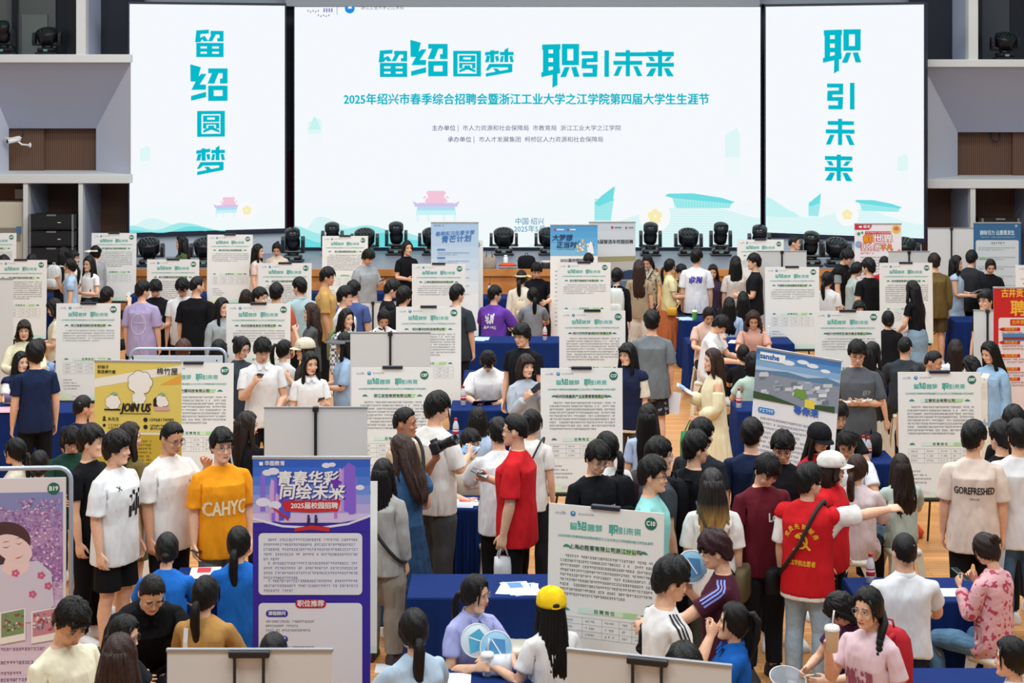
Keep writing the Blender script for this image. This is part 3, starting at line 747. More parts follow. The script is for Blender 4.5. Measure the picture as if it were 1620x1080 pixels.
SKIN = {'a': '#ecc5ab', 'b': '#e2b394', 'c': '#d19c7a', 'd': '#b98362'}
HAIRC = {'k': '#080707', 'b': '#21150f', 'r': '#2a1014', 't': '#33211a'}
PEOPLE = {}; _TN = {}; _BV = {}
def decal(pr, V, F, W, X, key):
    """a print lying on a garment: drawn flat (x, z round 0), laid on the front or back, bent with the cloth"""
    if key not in _BV: _BV[key] = BVHTree.FromPolygons([tuple(v) for v in V], F)
    bv = _BV[key]; mb = MB(); pr['draw'](mb); sg = -1 if pr.get('side', 'back') == 'front' else 1
    out = []; ok = []; Fa = F
    for x, y, z in mb.V:
        px_, pz_ = pr.get('x', 0) + (x if sg < 0 else -x), pr.get('z', 1.2) + z
        if pr.get('side') in ('armL', 'armR'):      # along the outside of a sleeve, from the neck down: x across, z along
            s_ = 1 if pr['side'] == 'armL' else -1; J = joints(key[1]); a = J['sh' + pr['side'][3]]; d = AD * (s_, 1, 1)
            o = a + d * (-z - .05) + np.array([0, x, 0]); nn = nrm((s_ * .8, 0, .6)); hit = bv.ray_cast(Vector(o + nn * .5), Vector(-nn))
        else: hit = bv.ray_cast(Vector((px_, sg * 1.0, pz_)), Vector((0, -sg, 0)))
        if hit[0] is None: out.append((0, 0, 0)); ok.append(False); continue
        loc, no, fi, _ = hit; w = W[list(Fa[fi])].mean(0)[None]; p = np.array(loc + no * (.0045 + abs(y)))[None]
        out.append(skin(p, w, X)[0]); ok.append(True)
    FF = [(f, m) for f, m in zip(mb.F, mb.mi) if all(ok[i] for i in f)]
    if not FF: return None
    me = bpy.data.meshes.new('print'); me.from_pydata([tuple(map(float, v)) for v in out], [], [f for f, _ in FF])
    for m in mb.mats: me.materials.append(m)
    me.polygons.foreach_set('material_index', np.array([m for _, m in FF], dtype=np.int32)); me.update()
    return me

def person(key, label, loc, yaw, sex='m', h=1.72, hair='short', hc='k', skn='b', top=('tee', '#ffffff', 'cloth'), bot=('pants', '#1b1c20', 'cloth'), shoe='#e8e6e2', lod=0, face=True,
           glasses=None, hat=None, smile=False, group=None, over=None, collar=None, prints=None, **pz):
    """stand or seat one person at loc (floor point) facing yaw (0 = towards -y, turning to +x with positive angles)"""
    J = joints(sex); X = pose(J, **pz); sc = h / 1.72
    root = empty('person', loc, yaw); root.scale = (sc, sc, sc); tag(root, label, 'person', group)
    V, F, W, _ = template('body', sex, lod)
    sm = mat(SKIN[skn], .55, 'skin')
    if (sex, lod) not in _TN: _TN[(sex, lod)] = vnormals(V, F)
    cov = np.zeros(len(V)); bw = lambda *bs: sum(W[:, BI[b]] for b in bs)
    if top or (bot and bot[0] == 'dress'):
        cov += bw('pelvis', 'spine', 'chest') * (V[:, 2] < 1.43)
    if top and top[0] in ('long', 'hoodie'): cov += bw('uaL', 'uaR') + bw('faL', 'faR') * .6
    elif top and top[0] != 'vest': cov += bw('uaL', 'uaR') * (V[:, 2] > 1.25)
    if bot: cov += bw('thL', 'thR') * (V[:, 2] > (.62 if bot[0] in ('shorts', 'mini') else .4))
    if bot and bot[0] in ('pants', 'wide', 'slim'): cov += bw('leL', 'leR') * (V[:, 2] > .17)
    cov = np.clip(cov, 0, 1) * (1 + .9 * ((V[:, 2] > 1.30) & (np.abs(V[:, 0]) > .10))) + bw('foL', 'foR') * np.clip((.11 - V[:, 2]) / .03, 0, 1) * 1.2
    P = skin(V - _TN[(sex, lod)] * (.013 * cov)[:, None], W, X)
    fm = fast_mesh('body', P, F, sm); link(bpy.data.objects.new('body', fm), root)
    for part, spec in (('top', top), ('bottom', bot), ('over', over)):
        if not spec: continue
        kind, col = spec[0], spec[1]; mk = spec[2] if len(spec) > 2 else 'cloth'; c2 = spec[3] if len(spec) > 3 else None
        V, F, W, _ = template(kind, sex, lod)
        if part == 'over': V = V + vnormals(V, F) * .017
        elif part == 'top' and pz.get('sit'): V = V + vnormals(V, F) * .007
        elif part == 'bottom' and top and kind != 'dress' and top[0] not in ('crop', 'fit', 'puff'): V = V - vnormals(V, F) * (.016 * np.clip((V[:, 2] - .80) / .08, 0, 1))[:, None]
        names = {'tee': 't_shirt', 'loose': 't_shirt', 'fit': 't_shirt', 'crop': 't_shirt', 'long': 'long_sleeved_top', 'hoodie': 'jacket', 'vest': 'vest', 'puff': 'blouse', 'pants': 'trousers', 'wide': 'trousers', 'slim': 'trousers', 'shorts': 'shorts', 'skirt': 'skirt', 'mini': 'skirt', 'maxi': 'skirt', 'dress': 'dress'}
        nm = names[kind]
        gm = fast_mesh(nm, skin(V, W, X), F, mat(col, .85, mk, col2=c2))
        g = link(bpy.data.objects.new(nm, gm), root)
        if part == 'bottom' and kind != 'dress': continue
        for pr in (prints or []):
            if pr.get('on', 'top') != part: continue
            dm = decal(pr, V, F, W, X, (kind, sex, lod, part, bool(pz.get('sit'))))
            if dm: link(bpy.data.objects.new('print', dm), g)
    for n, s in (('L', 1), ('R', -1)):
        mb = MB(); mb.mat(mat(shoe, .6)); an, to = J['ank' + n], J['toe' + n]
        d = to - an
        rows = []
        for y, zt, w in ((.085, .07, .03), (.078, .10, .042), (.04, .118, .047), (-.01, .112, .048), (-.06, .09, .05), (-.12, .072, .054), (-.17, .058, .049), (-.2, .04, .028)):
            x = an[0] + (to[0] - an[0]) * (.075 - y) / .25
            rows.append([np.array([x + w * cx, an[1] + y - .01, max(0.0, zt * cz)]) for cx, cz in ((-1, 0), (-1.05, .25), (-.95, .62), (-.6, .95), (0, 1.0), (.6, .95), (.95, .62), (1.05, .25), (1, 0))])
        mb.rings(rows, True, True)
        Rm, t = X['fo' + n]
        mb.V = [tuple(Rm @ np.array(v) + t) for v in mb.V]
        mb.build('shoe', root)
    Rm, t = X['head']
    M4 = Matrix([list(Rm[0]) + [t[0]], list(Rm[1]) + [t[1]], list(Rm[2]) + [t[2]], [0, 0, 0, 1]])
    def rigid(name, data, off=(0, 0, 0), flip=False):
        o = link(bpy.data.objects.new(name, data), root)
        o.matrix_local = M4 @ Matrix.Translation(off) @ (Matrix.Scale(-1, 4, (1, 0, 0)) if flip else Matrix.Identity(4)); return o
    hm = mat(HAIRC.get(hc, hc), .42, 'hair') if not isinstance(hc, tuple) else mat(hc[0], .42, 'tip', col2=hc[1])
    if collar:
        mb = MB(); mb.mat(mat(collar, .85, 'cloth')); n = 24; rs = []
        for r, z, dy in ((.070, 1.440, 0), (.079, 1.452, 0), (.066, 1.482, .004), (.061, 1.484, .004), (.06, 1.45, 0)):
            rs.append([((r * (.93 if sex == 'f' else 1)) * cos(a), .016 + dy + r * .95 * sin(a) - (.012 if sin(a) < 0 else 0), z - .035 * max(0, -sin(a)) ** 2) for a in np.linspace(0, 2 * pi, n + 1)[:-1]])
        for s_ in (1, -1): mb.rings([[(s_ * .012, -.062, 1.438), (s_ * .062, -.062, 1.452), (s_ * .055, -.098, 1.405), (s_ * .02, -.098, 1.41)], [(s_ * .012, -.070, 1.442), (s_ * .062, -.068, 1.456), (s_ * .055, -.104, 1.405), (s_ * .02, -.104, 1.41)]])
        mb.rings(rs, False, True); co_ = mb.build('collar', root)
        Rm, t = X['chest']; co_.matrix_local = Matrix([list(Rm[0]) + [t[0]], list(Rm[1]) + [t[1]], list(Rm[2]) + [t[2]], [0, 0, 0, 1]])
    if hair: rigid('hair', hair_data(hair, hm))
    if face:
        for s in (1, -1):
            rigid('eye', face_part('eye'), (s * .0315, 0, 0), s < 0); rigid('eyebrow', face_part('eyebrow'), (s * .031, 0, 0), s < 0)
        rigid('mouth', face_part('smile' if smile else 'mouth', None, sex))
    if glasses: rigid('glasses', face_part('glasses', mat(glasses, .35)))
    if hat: rigid(hat[0], face_part(hat[0], mat(hat[1], .8, 'cloth')))
    rec = {'root': root, 'X': X, 'J': J, 'sc': sc, 'loc': np.array(loc, float), 'yaw': yaw, 'sex': sex}
    PEOPLE[key] = rec
    return rec

def world(rec, bone, p):
    Rm, t = rec['X'][bone]; q = Rm @ np.asarray(p, float) + t
    return rec['loc'] + Rz(rec['yaw']) @ (q * rec['sc'])
def palm(rec, n):
    """grip point and hand frame (fingers dir, palm dir, thumb side dir) in world space"""
    J = rec['J']; s = 1 if n == 'L' else -1; wr, kn = J['wr' + n], J['kn' + n]; d = nrm(AD * (s, 1, 1)); q = nrm((-s * .8, 0, -.6))
    g = world(rec, 'ha' + n, kn - d * .005 + q * .035)
    Rm = Rz(rec['yaw']) @ rec['X']['ha' + n][0]
    return g, Rm @ d, Rm @ q, Rm @ np.array([0, -1.0, 0])
# ================================================================ the hall
def struct(o): o['kind'] = 'structure'; return o
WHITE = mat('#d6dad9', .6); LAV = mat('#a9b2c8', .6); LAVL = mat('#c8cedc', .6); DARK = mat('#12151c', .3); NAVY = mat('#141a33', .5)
# maple floor
m = mat('#c98d4f', .32); fl_m = m.copy(); nt = fl_m.node_tree; N = nt.nodes; L = nt.links; b = N['Principled BSDF']
tc = N.new('ShaderNodeTexCoord'); br = N.new('ShaderNodeTexBrick'); br.inputs['Scale'].default_value = 1.0
br.inputs['Color1'].default_value = (*hexc('#d59d5f'), 1); br.inputs['Color2'].default_value = (*hexc('#c4864a'), 1); br.inputs['Mortar'].default_value = (*hexc('#9a6534'), 1)
br.inputs['Mortar Size'].default_value = .004; br.inputs['Brick Width'].default_value = 1.3; br.inputs['Row Height'].default_value = .075
L.new(tc.outputs['Object'], br.inputs['Vector']); L.new(br.outputs['Color'], b.inputs['Base Color'])
mb = MB(); mb.mat(fl_m); mb.box(-16, 16, 2, 36, -.12, 0); struct(mb.build('floor'))

# wood slats used in the niches and on the stage front
def slat_mat(c1, c2, sc):
    m = mat(c1, .55).copy(); nt = m.node_tree; N = nt.nodes; L = nt.links; b = N['Principled BSDF']
    tc = N.new('ShaderNodeTexCoord'); w = N.new('ShaderNodeTexWave'); w.inputs['Scale'].default_value = sc; w.bands_direction = 'X'
    r = N.new('ShaderNodeValToRGB'); r.color_ramp.elements[0].position = .25; r.color_ramp.elements[0].color = (*hexc(c2), 1); r.color_ramp.elements[1].position = .4; r.color_ramp.elements[1].color = (*hexc(c1), 1)
    L.new(tc.outputs['Object'], w.inputs['Vector']); L.new(w.outputs[0], r.inputs[0]); L.new(r.outputs[0], b.inputs['Base Color'])
    return m
SLAT = slat_mat('#6f4d3a', '#44301f', 7.5); STW = mat('#b9783d', .45, 'mottle', scale=.6, col2='#c98a4c')
# stage
SY, SZ = 31.4, 1.0
mb = MB(); mb.mat(mat('#7a808c', .45, 'mottle', scale=.3, col2='#858b96')); mb.box(-7.6, 8.0, SY, 37, SZ - .12, SZ); struct(mb.build('floor_stage'))
mb = MB(); mb.mat(STW)
for i in range(13): mb.box(-7.6 + i * 1.2, -7.6 + i * 1.2 + 1.195, SY + .03, SY + .12, 0, SZ - .12)
mb.box(-7.6, 8.0, SY - .02, SY + .06, SZ - .12, SZ + .005)
struct(mb.build('wall_stage_front'))

# --- LED walls --------------------------------------------------------
def led(c): return mat(c, .5, emit=1.0)
BG = led('#f5f9fd'); TEAL = led('#00b9cc'); GREY = led('#5c5f86')
T1, T2, T3, T4, T5 = led('#6fdde2'), led('#a4eaea'), led('#c6f3f3'), led('#e0f6f7'), led('#f1f9fb')
PINK, VIO, BLU, PEACH = led('#f3c6da'), led('#d3c4ea'), led('#b4dcf4'), led('#f8f9fa')
# the lettering of the event, as drawn on the screens and on every board
def rc(a, b, c, d): return [(a, b), (c, b), (c, d), (a, d)]
GL = {
 'liu': (768, 303, [[(775, 308), (852, 303), (852, 326), (800, 331), (800, 352), (826, 340), (848, 372), (822, 376), (811, 362), (800, 379), (768, 381)],
   [(862, 310), (942, 310), (942, 375), (903, 375), (903, 354), (917, 354), (917, 333), (894, 333), (872, 374), (846, 374), (867, 333), (862, 333)],
   rc(775, 383, 942, 405), rc(775, 417, 942, 437), rc(775, 449, 942, 470), rc(775, 405, 801, 449), rc(840, 405, 872, 449), rc(913, 405, 942, 449)]),
 'shao': (1153, 385, [[(1153, 385), (1218, 403), (1204, 458), (1222, 443), (1253, 443), (1211, 508), (1250, 508), (1248, 540), (1160, 540), (1186, 490), (1155, 490)],
   [(1158, 577), (1250, 552), (1250, 585), (1158, 606)],
   [(1262, 410), (1381, 410), (1381, 503), (1334, 503), (1334, 472), (1350, 472), (1350, 440), (1325, 440), (1300, 503), (1258, 503), (1285, 440), (1262, 440)],
   rc(1262, 515, 1381, 543), rc(1262, 578, 1381, 608), rc(1262, 543, 1296, 578), rc(1350, 543, 1381, 578)]),
 'yuan': (1195, 668, [rc(1195, 668, 1365, 688), rc(1195, 807, 1365, 825), rc(1195, 688, 1222, 807), rc(1337, 688, 1365, 807),
   rc(1231, 696, 1331, 708), rc(1231, 721, 1331, 735), rc(1231, 708, 1257, 721), rc(1303, 708, 1331, 721),
   rc(1231, 741, 1331, 752), rc(1231, 752, 1252, 776), rc(1310, 752, 1331, 776), rc(1262, 757, 1299, 768), [(1232, 786), (1266, 768), (1297, 768), (1331, 786), (1331, 801), (1282, 782), (1232, 801)]]),
 'meng': (1190, 878, [[(1190, 907), (1275, 897), (1275, 918), (1190, 928)], rc(1222, 895, 1247, 970), [(1200, 928), (1222, 928), (1214, 968), (1190, 970)], [(1250, 932), (1272, 928), (1275, 962), (1258, 965)],
   rc(1281, 905, 1365, 926), [(1308, 893), (1332, 878), (1332, 968), (1308, 968)], [(1288, 930), (1305, 930), (1300, 968), (1280, 968)], [(1338, 930), (1357, 930), (1366, 968), (1345, 968)],
   [(1216, 978), (1357, 978), (1357, 1000), (1230, 1000), (1210, 1019), (1193, 1019)], [(1330, 1000), (1357, 1000), (1357, 1028), (1330, 1034)], [(1195, 1036), (1330, 1012), (1357, 1028), (1195, 1057)], [(1238, 1006), (1265, 1006), (1282, 1022), (1254, 1026)]]),
 'zhi': (403, 178, [[(408, 183), (520, 180), (520, 213), (408, 215)], rc(413, 213, 447, 362), rc(475, 213, 515, 336), rc(445, 237, 477, 265), rc(445, 290, 477, 318),
   [(403, 352), (518, 325), (518, 358), (502, 362), (502, 430), (470, 447), (472, 367), (403, 382)],
   rc(528, 179, 634, 210), rc(528, 280, 633, 309), rc(528, 210, 562, 280), rc(598, 210, 633, 280), [(545, 320), (577, 320), (553, 382), (518, 382)], [(585, 320), (617, 318), (637, 380), (602, 380)]]),
 'yin': (428, 503, [[(428, 508), (527, 508), (527, 575), (461, 576), (461, 590), (527, 589), (523, 665), (436, 665), (436, 640), (495, 640), (495, 614), (428, 614), (431, 552), (500, 550), (500, 533), (428, 533)], rc(568, 503, 596, 665)]),
 'wei': (420, 722, [rc(432, 736, 592, 760), rc(420, 787, 596, 812), rc(495, 722, 521, 882), [(447, 820), (475, 820), (450, 880), (420, 880)], [(540, 820), (568, 820), (597, 880), (566, 882)]]),
 'lai': (415, 940, [rc(415, 950, 583, 974), rc(415, 1017, 585, 1042), rc(487, 940, 513, 1100), [(425, 980), (455, 980), (471, 1008), (442, 1008)], [(545, 980), (574, 978), (552, 1008), (524, 1008)], [(447, 1050), (478, 1050), (456, 1100), (415, 1100)], [(522, 1050), (552, 1050), (585, 1100), (545, 1100)]])}
MAIN = [('liu', 599.3, 78.6), ('shao', 649.2, 62.9), ('yuan', 717, 80.3), ('meng', 767.3, 75), ('zhi', 856.3, 69.2), ('yin', 919.8, 79.6), ('wei', 970.3, 79.3), ('lai', 1022.0, 79.3)]
def glyph(mb, g, X, Zt, k, y=0.0, squash=1.0):
    """draw glyph g with its top left corner at (X, Zt); k = metres per drawing unit"""
    x0, y0, polys = GL[g]
    for p in polys: mb.poly([(X + (a - x0) * k, Zt - (b_ - y0) * k * squash) for a, b_ in p], y)

def screen(name, label, px0, px1, Y, z0, z1, xc, rz, W):
    """an LED wall: black cabinet, glowing face; returns root and a pixel-to-face mapping for its artwork"""
    root = empty(name, (xc, Y, z0), rz); tag(root, label, 'LED screen')
    H = z1 - z0
    mb = MB(); mb.mat(NAVY); mb.box(-W / 2 - .035, W / 2 + .035, .012, .25, -.09, H + .05, .01); mb.build('cabinet', root)
    mb = MB(); mb.mat(BG); mb.rect(-W / 2, W / 2, 0, H, 0.0); mb.build('display_panel', root)
    return root, H
def pagoda(mb, x, z, s, y):
    """gate with upturned roofs"""
    mb.mat(PINK); mb.poly([(x - .5 * s, z + .62 * s), (x - .42 * s, z + .78 * s), (x + .42 * s, z + .78 * s), (x + .5 * s, z + .62 * s), (x + .3 * s, z + .56 * s), (x - .3 * s, z + .56 * s)], y)
    mb.poly([(x - .6 * s, z + .78 * s), (x - .45 * s, z + .78 * s), (x - .45 * s, z + .9 * s)], y); mb.poly([(x + .6 * s, z + .78 * s), (x + .45 * s, z + .9 * s), (x + .45 * s, z + .78 * s)], y)
    mb.rect(x - .36 * s, x + .36 * s, z + .78 * s, z + .98 * s, y); mb.poly([(x - .44 * s, z + .96 * s), (x - .36 * s, z + 1.1 * s), (x + .36 * s, z + 1.1 * s), (x + .44 * s, z + .96 * s)], y)
    mb.mat(VIO); mb.poly([(x - .95 * s, z + .42 * s), (x - .75 * s, z + .58 * s), (x + .75 * s, z + .58 * s), (x + .95 * s, z + .42 * s)], y)
    mb.poly([(x - 1.02 * s, z + .66 * s), (x - .9 * s, z + .42 * s), (x - .72 * s, z + .52 * s)], y); mb.poly([(x + 1.02 * s, z + .66 * s), (x + .72 * s, z + .52 * s), (x + .9 * s, z + .42 * s)], y)
    mb.mat(BLU); mb.rect(x - .82 * s, x + .82 * s, z + .26 * s, z + .42 * s, y); mb.mat(T3); mb.rect(x - .86 * s, x + .86 * s, z + .06 * s, z + .26 * s, y); mb.mat(T4)
    for k in (-.8, -.34, .34, .8): mb.rect(x + (k - .06) * s, x + (k + .06) * s, z - .22 * s, z + .06 * s, y)
def curve_fill(mb, pts, zb, y):
    P = []
    for i in range(len(pts) - 1):
        (x0, z0), (x1, z1) = pts[i], pts[i + 1]
        for t in range(8): u = t / 8; e = (1 - cos(pi * u)) / 2; P.append((x0 + (x1 - x0) * u, z0 + (z1 - z0) * e))
    P.append(pts[-1])
    V = [(a, y, b_) for a, b_ in P] + [(a, y, zb) for a, b_ in P]; n = len(P)
    mb.add(V, [(i + n, i + 1 + n, i + 1, i) for i in range(n - 1)])
    return P
def lines(mb, P, n, dz, th, y):
    P0 = P
    for k in range(n):
        P = [q for q in P0 if q[1] - dz * k - th > .004]
        if len(P) < 2: continue
        V = [(a, y, b_ - dz * k) for a, b_ in P] + [(a, y, b_ - dz * k - th) for a, b_ in P]; m_ = len(P)
        mb.add(V, [(i + m_, i + 1 + m_, i + 1, i) for i in range(m_ - 1)])
def leafbuilding(mb, x, z, w, h, y):
    mb.mat(T3); mb.poly([(x, z), (x + w * .8, z), (x + w, z + h), (x + w * .35, z + h * .72), (x, z + h * .5)], y)
    mb.mat(T1)
    for k in range(14): t = k / 14; mb.rect(x + w * .02, x + w * (.80 + .18 * t), z + h * (.05 + .6 * t), z + h * (.05 + .6 * t) + h * .022, y - .003)
    mb.poly([(x, z + h * .5), (x + w * .35, z + h * .72), (x + w, z + h), (x + w * .9, z + h * .6), (x + w * .2, z + h * .42)], y - .003)
def stadium(mb, x, z, w, h, y):
    mb.mat(T1); mb.poly([(x, z + h * .82), (x + w * .04, z + h * .98), (x + w * .4, z + h), (x + w * .8, z + h * .7), (x + w, z + h * .42), (x + w * .95, z + h * .3), (x + w * .6, z + h * .45), (x + w * .12, z + h * .66)], y)
    mb.mat(T2); mb.poly([(x + w * .1, z + h * .66), (x + w * .6, z + h * .45), (x + w * .95, z + h * .3), (x + w * .92, z), (x + w * .16, z)], y)
    mb.mat(T1)
    for k in range(20): a = x + w * (.13 + k * .041); mb.rect(a, a + w * .007, z, z + h * .5 - k * h * .012, y - .003)
def flower(mb, x, z, r, y):
    mb.mat(PEACH); mb.disc(x, z, r * 2.0, y); mb.mat(led('#f9ecb4'))
    for k in range(5): a = pi / 2 + 2 * pi * k / 5; mb.disc(x + r * .55 * cos(a), z + r * .55 * sin(a), r * .42, y - .003, 12)
def tower(mb, x, z, w, h, y, m1, m2):
    mb.mat(m1); mb.poly([(x, z), (x + w, z), (x + w, z + h * .85), (x + w * .8, z + h), (x, z + h * .85)], y)
    mb.mat(m2); mb.poly([(x, z), (x + w, z), (x + w, z + h * .4), (x, z + h * .4)], y - .002)

# centre screen
Ym = 34.6; km = Ym / FPX
cx0, cx1 = 466, 1203; Wm = (cx1 - cx0) * km; xm = ((cx0 + cx1) / 2 - CX) * km; zb = at(0, 391, Ym)[2]; zt = at(0, 11, Ym)[2]
root, H = screen('led_screen', 'wide centre LED wall showing the job fair title in large teal characters', cx0, cx1, Ym, zb, zt, xm, 0, Wm)
def S(px, py): p = at(px, py, Ym); return p[0] - xm, p[2] - zb
art = MB(); y = -.004
def SP(pts): return [S(*p) for p in pts]
# hills and waves
art.mat(T5); curve_fill(art, SP([(466, 330), (560, 322), (690, 345), (800, 330), (900, 300), (1000, 352), (1100, 330), (1203, 318)]), 0, y)
art.mat(T4); P = curve_fill(art, SP([(466, 385), (505, 343), (560, 360), (640, 372), (700, 380)]), 0, y - .003); art.mat(T2); lines(art, P[:20], 9, .045, .010, y - .006)
art.mat(T2); curve_fill(art, SP([(466, 357), (510, 370), (545, 362), (580, 356), (630, 366), (684, 378), (760, 390)]), 0, y - .009)
art.mat(T1); P = curve_fill(art, SP([(466, 372), (510, 384), (560, 372), (610, 368), (660, 380), (710, 389)]), 0, y - .012)
art.mat(T4); P = curve_fill(art, SP([(820, 391), (930, 360), (1060, 330), (1130, 330), (1203, 345)]), 0, y - .003); art.mat(T2); lines(art, P, 16, .05, .007, y - .006)
art.mat(T2); P = SP([(466 + 7 * i, 320 + 14 * sin(i * .25) + i * .4) for i in range(100)])
art.mat(T5); lines(art, P[:60], 10, .05, .006, y - .004)
x, z = S(690, 342); pagoda(art, x, z, .47, y - .013)
x, z = S(940, 350); leafbuilding(art, x, z, .42, .72, y - .013)
x, z = S(1052, 329); stadium(art, x, z, 1.42, .30, y - .013)
x, z = S(1036, 342); flower(art, x, z, .16, y - .013)
x, z = S(487, 228); tower(art, x, z, .28, .53, y, T4, T5); art.mat(T3); art.poly([(x + .02, z + .3), (x + .26, z + .3), (x + .16, z + .55), (x + .12, z + .55)], y - .003)
x, z = S(1147, 280); tower(art, x, z, .3, 1.0, y, T4, T5)
art.build('artwork', root)
# lettering
let = MB(); let.mat(TEAL)
for g, px, py in MAIN:
    X_, Z_ = S(px, py); glyph(let, g, X_, Z_, km / 3.857, -.025)
x0, z0 = S(973, 82.7); x1, z1 = S(1066, 89); let.rect(x0, x1, z1, z0, -.0252)
X_, Z_ = S(833, 158); put_text(let, '2025年绍兴市春季综合招聘会暨浙江工业大学之江学院第四届大学生生涯节', X_, Z_, .24, TEAL, -.025, .03, width=577 * km)
for yy, a, bold_, w_ in ((203, '主办单位', .012, 38), (221, '承办单位', .012, 38)):
    xs = 702 if yy == 203 else 727
    X_, Z_ = S(xs, yy); put_text(let, a, X_, Z_, .12, GREY, -.025, .012, width=37 * km)
    let.rect(*(S(xs + 22.5, 0)[0], S(xs + 23.3, 0)[0]), Z_ - .07, Z_ + .07, -.025)
X_, Z_ = S(857, 203); put_text(let, '市人力资源和社会保障局  市教育局  浙江工业大学之江学院', X_, Z_, .12, GREY, -.025, .004, width=250 * km)
X_, Z_ = S(856, 221); put_text(let, '市人才发展集团  柯桥区人力资源和社会保障局', X_, Z_, .12, GREY, -.025, .004, width=196 * km)
BT = led('#2a8fae')
X_, Z_ = S(838, 350.5); put_text(let, '中国·绍兴', X_, Z_, .15, BT, -.025, .006, width=45 * km)
X_, Z_ = S(838, 362.5); put_text(let, '2025年5月', X_, Z_, .15, BT, -.025, .006, width=48 * km)
# logos at the upper left
LB = led('#1d8fe0'); LP = led('#8d86c4')
X_, Z_ = S(553.5, 13.5); let.mat(LB); let.disc(X_, Z_, .10, -.025); let.mat(BG); let.poly([(X_ - .04, Z_ - .0), (X_ + .05, Z_ - .0), (X_ + .012, Z_ + .08), (X_ - .012, Z_ + .08)], -.026); let.mat(LP)
for a, b_, c, d in ((486, 17, 506, 20), (502, 24, 523, 27)): 
    for k in range(5): X_, Z_ = S(a + (c - a) * k / 5, b_ + 1.5 * (k % 2)); let.poly([(X_, Z_), (X_ + .035, Z_ + .02), (X_ + .03, Z_ - .03)], -.025)
for k in range(4): X_, Z_ = S(512 + 4 * k, 17); let.rect(X_, X_ + .03, Z_ - .03, Z_ + .05, -.025)
X_, Z_ = S(533, 17); let.rect(X_, X_ + .012, Z_ - .08, Z_ + .08, -.025)
X_, Z_ = S(605, 12.5); put_text(let, '浙江工业大学之江学院', X_, Z_, .09, GREY, -.025, .002, width=68 * km)
let.build('lettering', root)

def side_screen(label, pin, pout, Yin, Yout, z0, z1, gl, art_right):
    """pin/pout: inner and outer pixel column"""
    A = at(pin, 0, Yin)[:2]; B_ = at(pout, 0, Yout)[:2]
    if A[0] > B_[0]: A, B_ = B_, A
    d = B_ - A; W = float(np.linalg.norm(d)); rz = math.atan2(d[1], d[0]); c = (A + B_) / 2
    root, H = screen('led_screen', label, 0, 0, c[1], z0, z1, c[0], rz, W)
    wpx = abs(pout - pin); k = W / wpx; left = min(pin, pout)
    kz = H / (355 if not art_right else 362)
    ytop = 6.5 if not art_right else 9
    def S2(px, py): return (px - left) * k - W / 2, H - (py - ytop) * kz
    art = MB(); y = -.004; e = max(pin, pout)
    art.mat(T5); curve_fill(art, [S2(left, 325), S2(left + 70, 318), S2(left + 160, 345), S2(e, 322)], 0, y)
    if not art_right:
        art.mat(T4); P = curve_fill(art, [S2(left, 352), S2(left + 32, 340), S2(left + 75, 352), S2(left + 120, 362)], 0, y - .003); art.mat(T2); lines(art, P, 7, .045, .008, y - .006)
        art.mat(T2); curve_fill(art, [S2(left, 350), S2(left + 40, 358), S2(left + 80, 348), S2(left + 150, 362)], 0, y - .009)
        art.mat(T1); curve_fill(art, [S2(left, 357), S2(left + 50, 363), S2(left + 95, 354), S2(left + 150, 363)], 0, y - .012)
        x, z = S2(360, 336); pagoda(art, x, z, .30, y - .013); x, z = S2(389, 331); flower(art, x, z, .1, y - .015)
        x, z = S2(221, 266); tower(art, x, z, .2, .5, y, T4, T5)
    else:
        art.mat(T4); P = curve_fill(art, [S2(left, 318), S2(left + 70, 345), S2(left + 150, 330), S2(e, 350)], 0, y - .003); art.mat(T3); lines(art, P, 12, .05, .007, y - .006)
        art.mat(T3); curve_fill(art, [S2(left, 314), S2(left + 45, 336), S2(left + 55, 345)], S2(0, 345)[1], y - .008)
        x, z = S2(1281, 343); leafbuilding(art, x, z, .25, .46, y - .013); x, z = S2(1355, 331); stadium(art, x, z, .90, .21, y - .013)
        x, z = S2(1343, 338); flower(art, x, z, .11, y - .012); x, z = S2(1421, 285); tower(art, x, z, .2, .55, y, T4, T5)
    art.build('artwork', root)
    let = MB(); let.mat(TEAL)
    for g, px, py in gl:
        X_, Z_ = S2(px, py); glyph(let, g, X_, Z_, k / 3.857, -.025, kz / k)
    let.build('lettering', root)
side_screen('left LED panel with four teal characters stacked in a column, gate drawing below', 450.5, 205, 34.15, 33.2, 1.5, 5.95, [('liu', 306.7, 45.4), ('shao', 299, 99.8), ('yuan', 309.8, 173.2), ('meng', 308.5, 227.6)], False)
side_screen('right LED panel with four teal characters in a column, stadium drawing below', 1211.5, 1461.5, 33.6, 32.4, 1.47, 5.91, [('zhi', 1304.5, 46.1), ('yin', 1311, 130.4), ('wei', 1308.9, 187.2), ('lai', 1307.6, 243.7)], True)

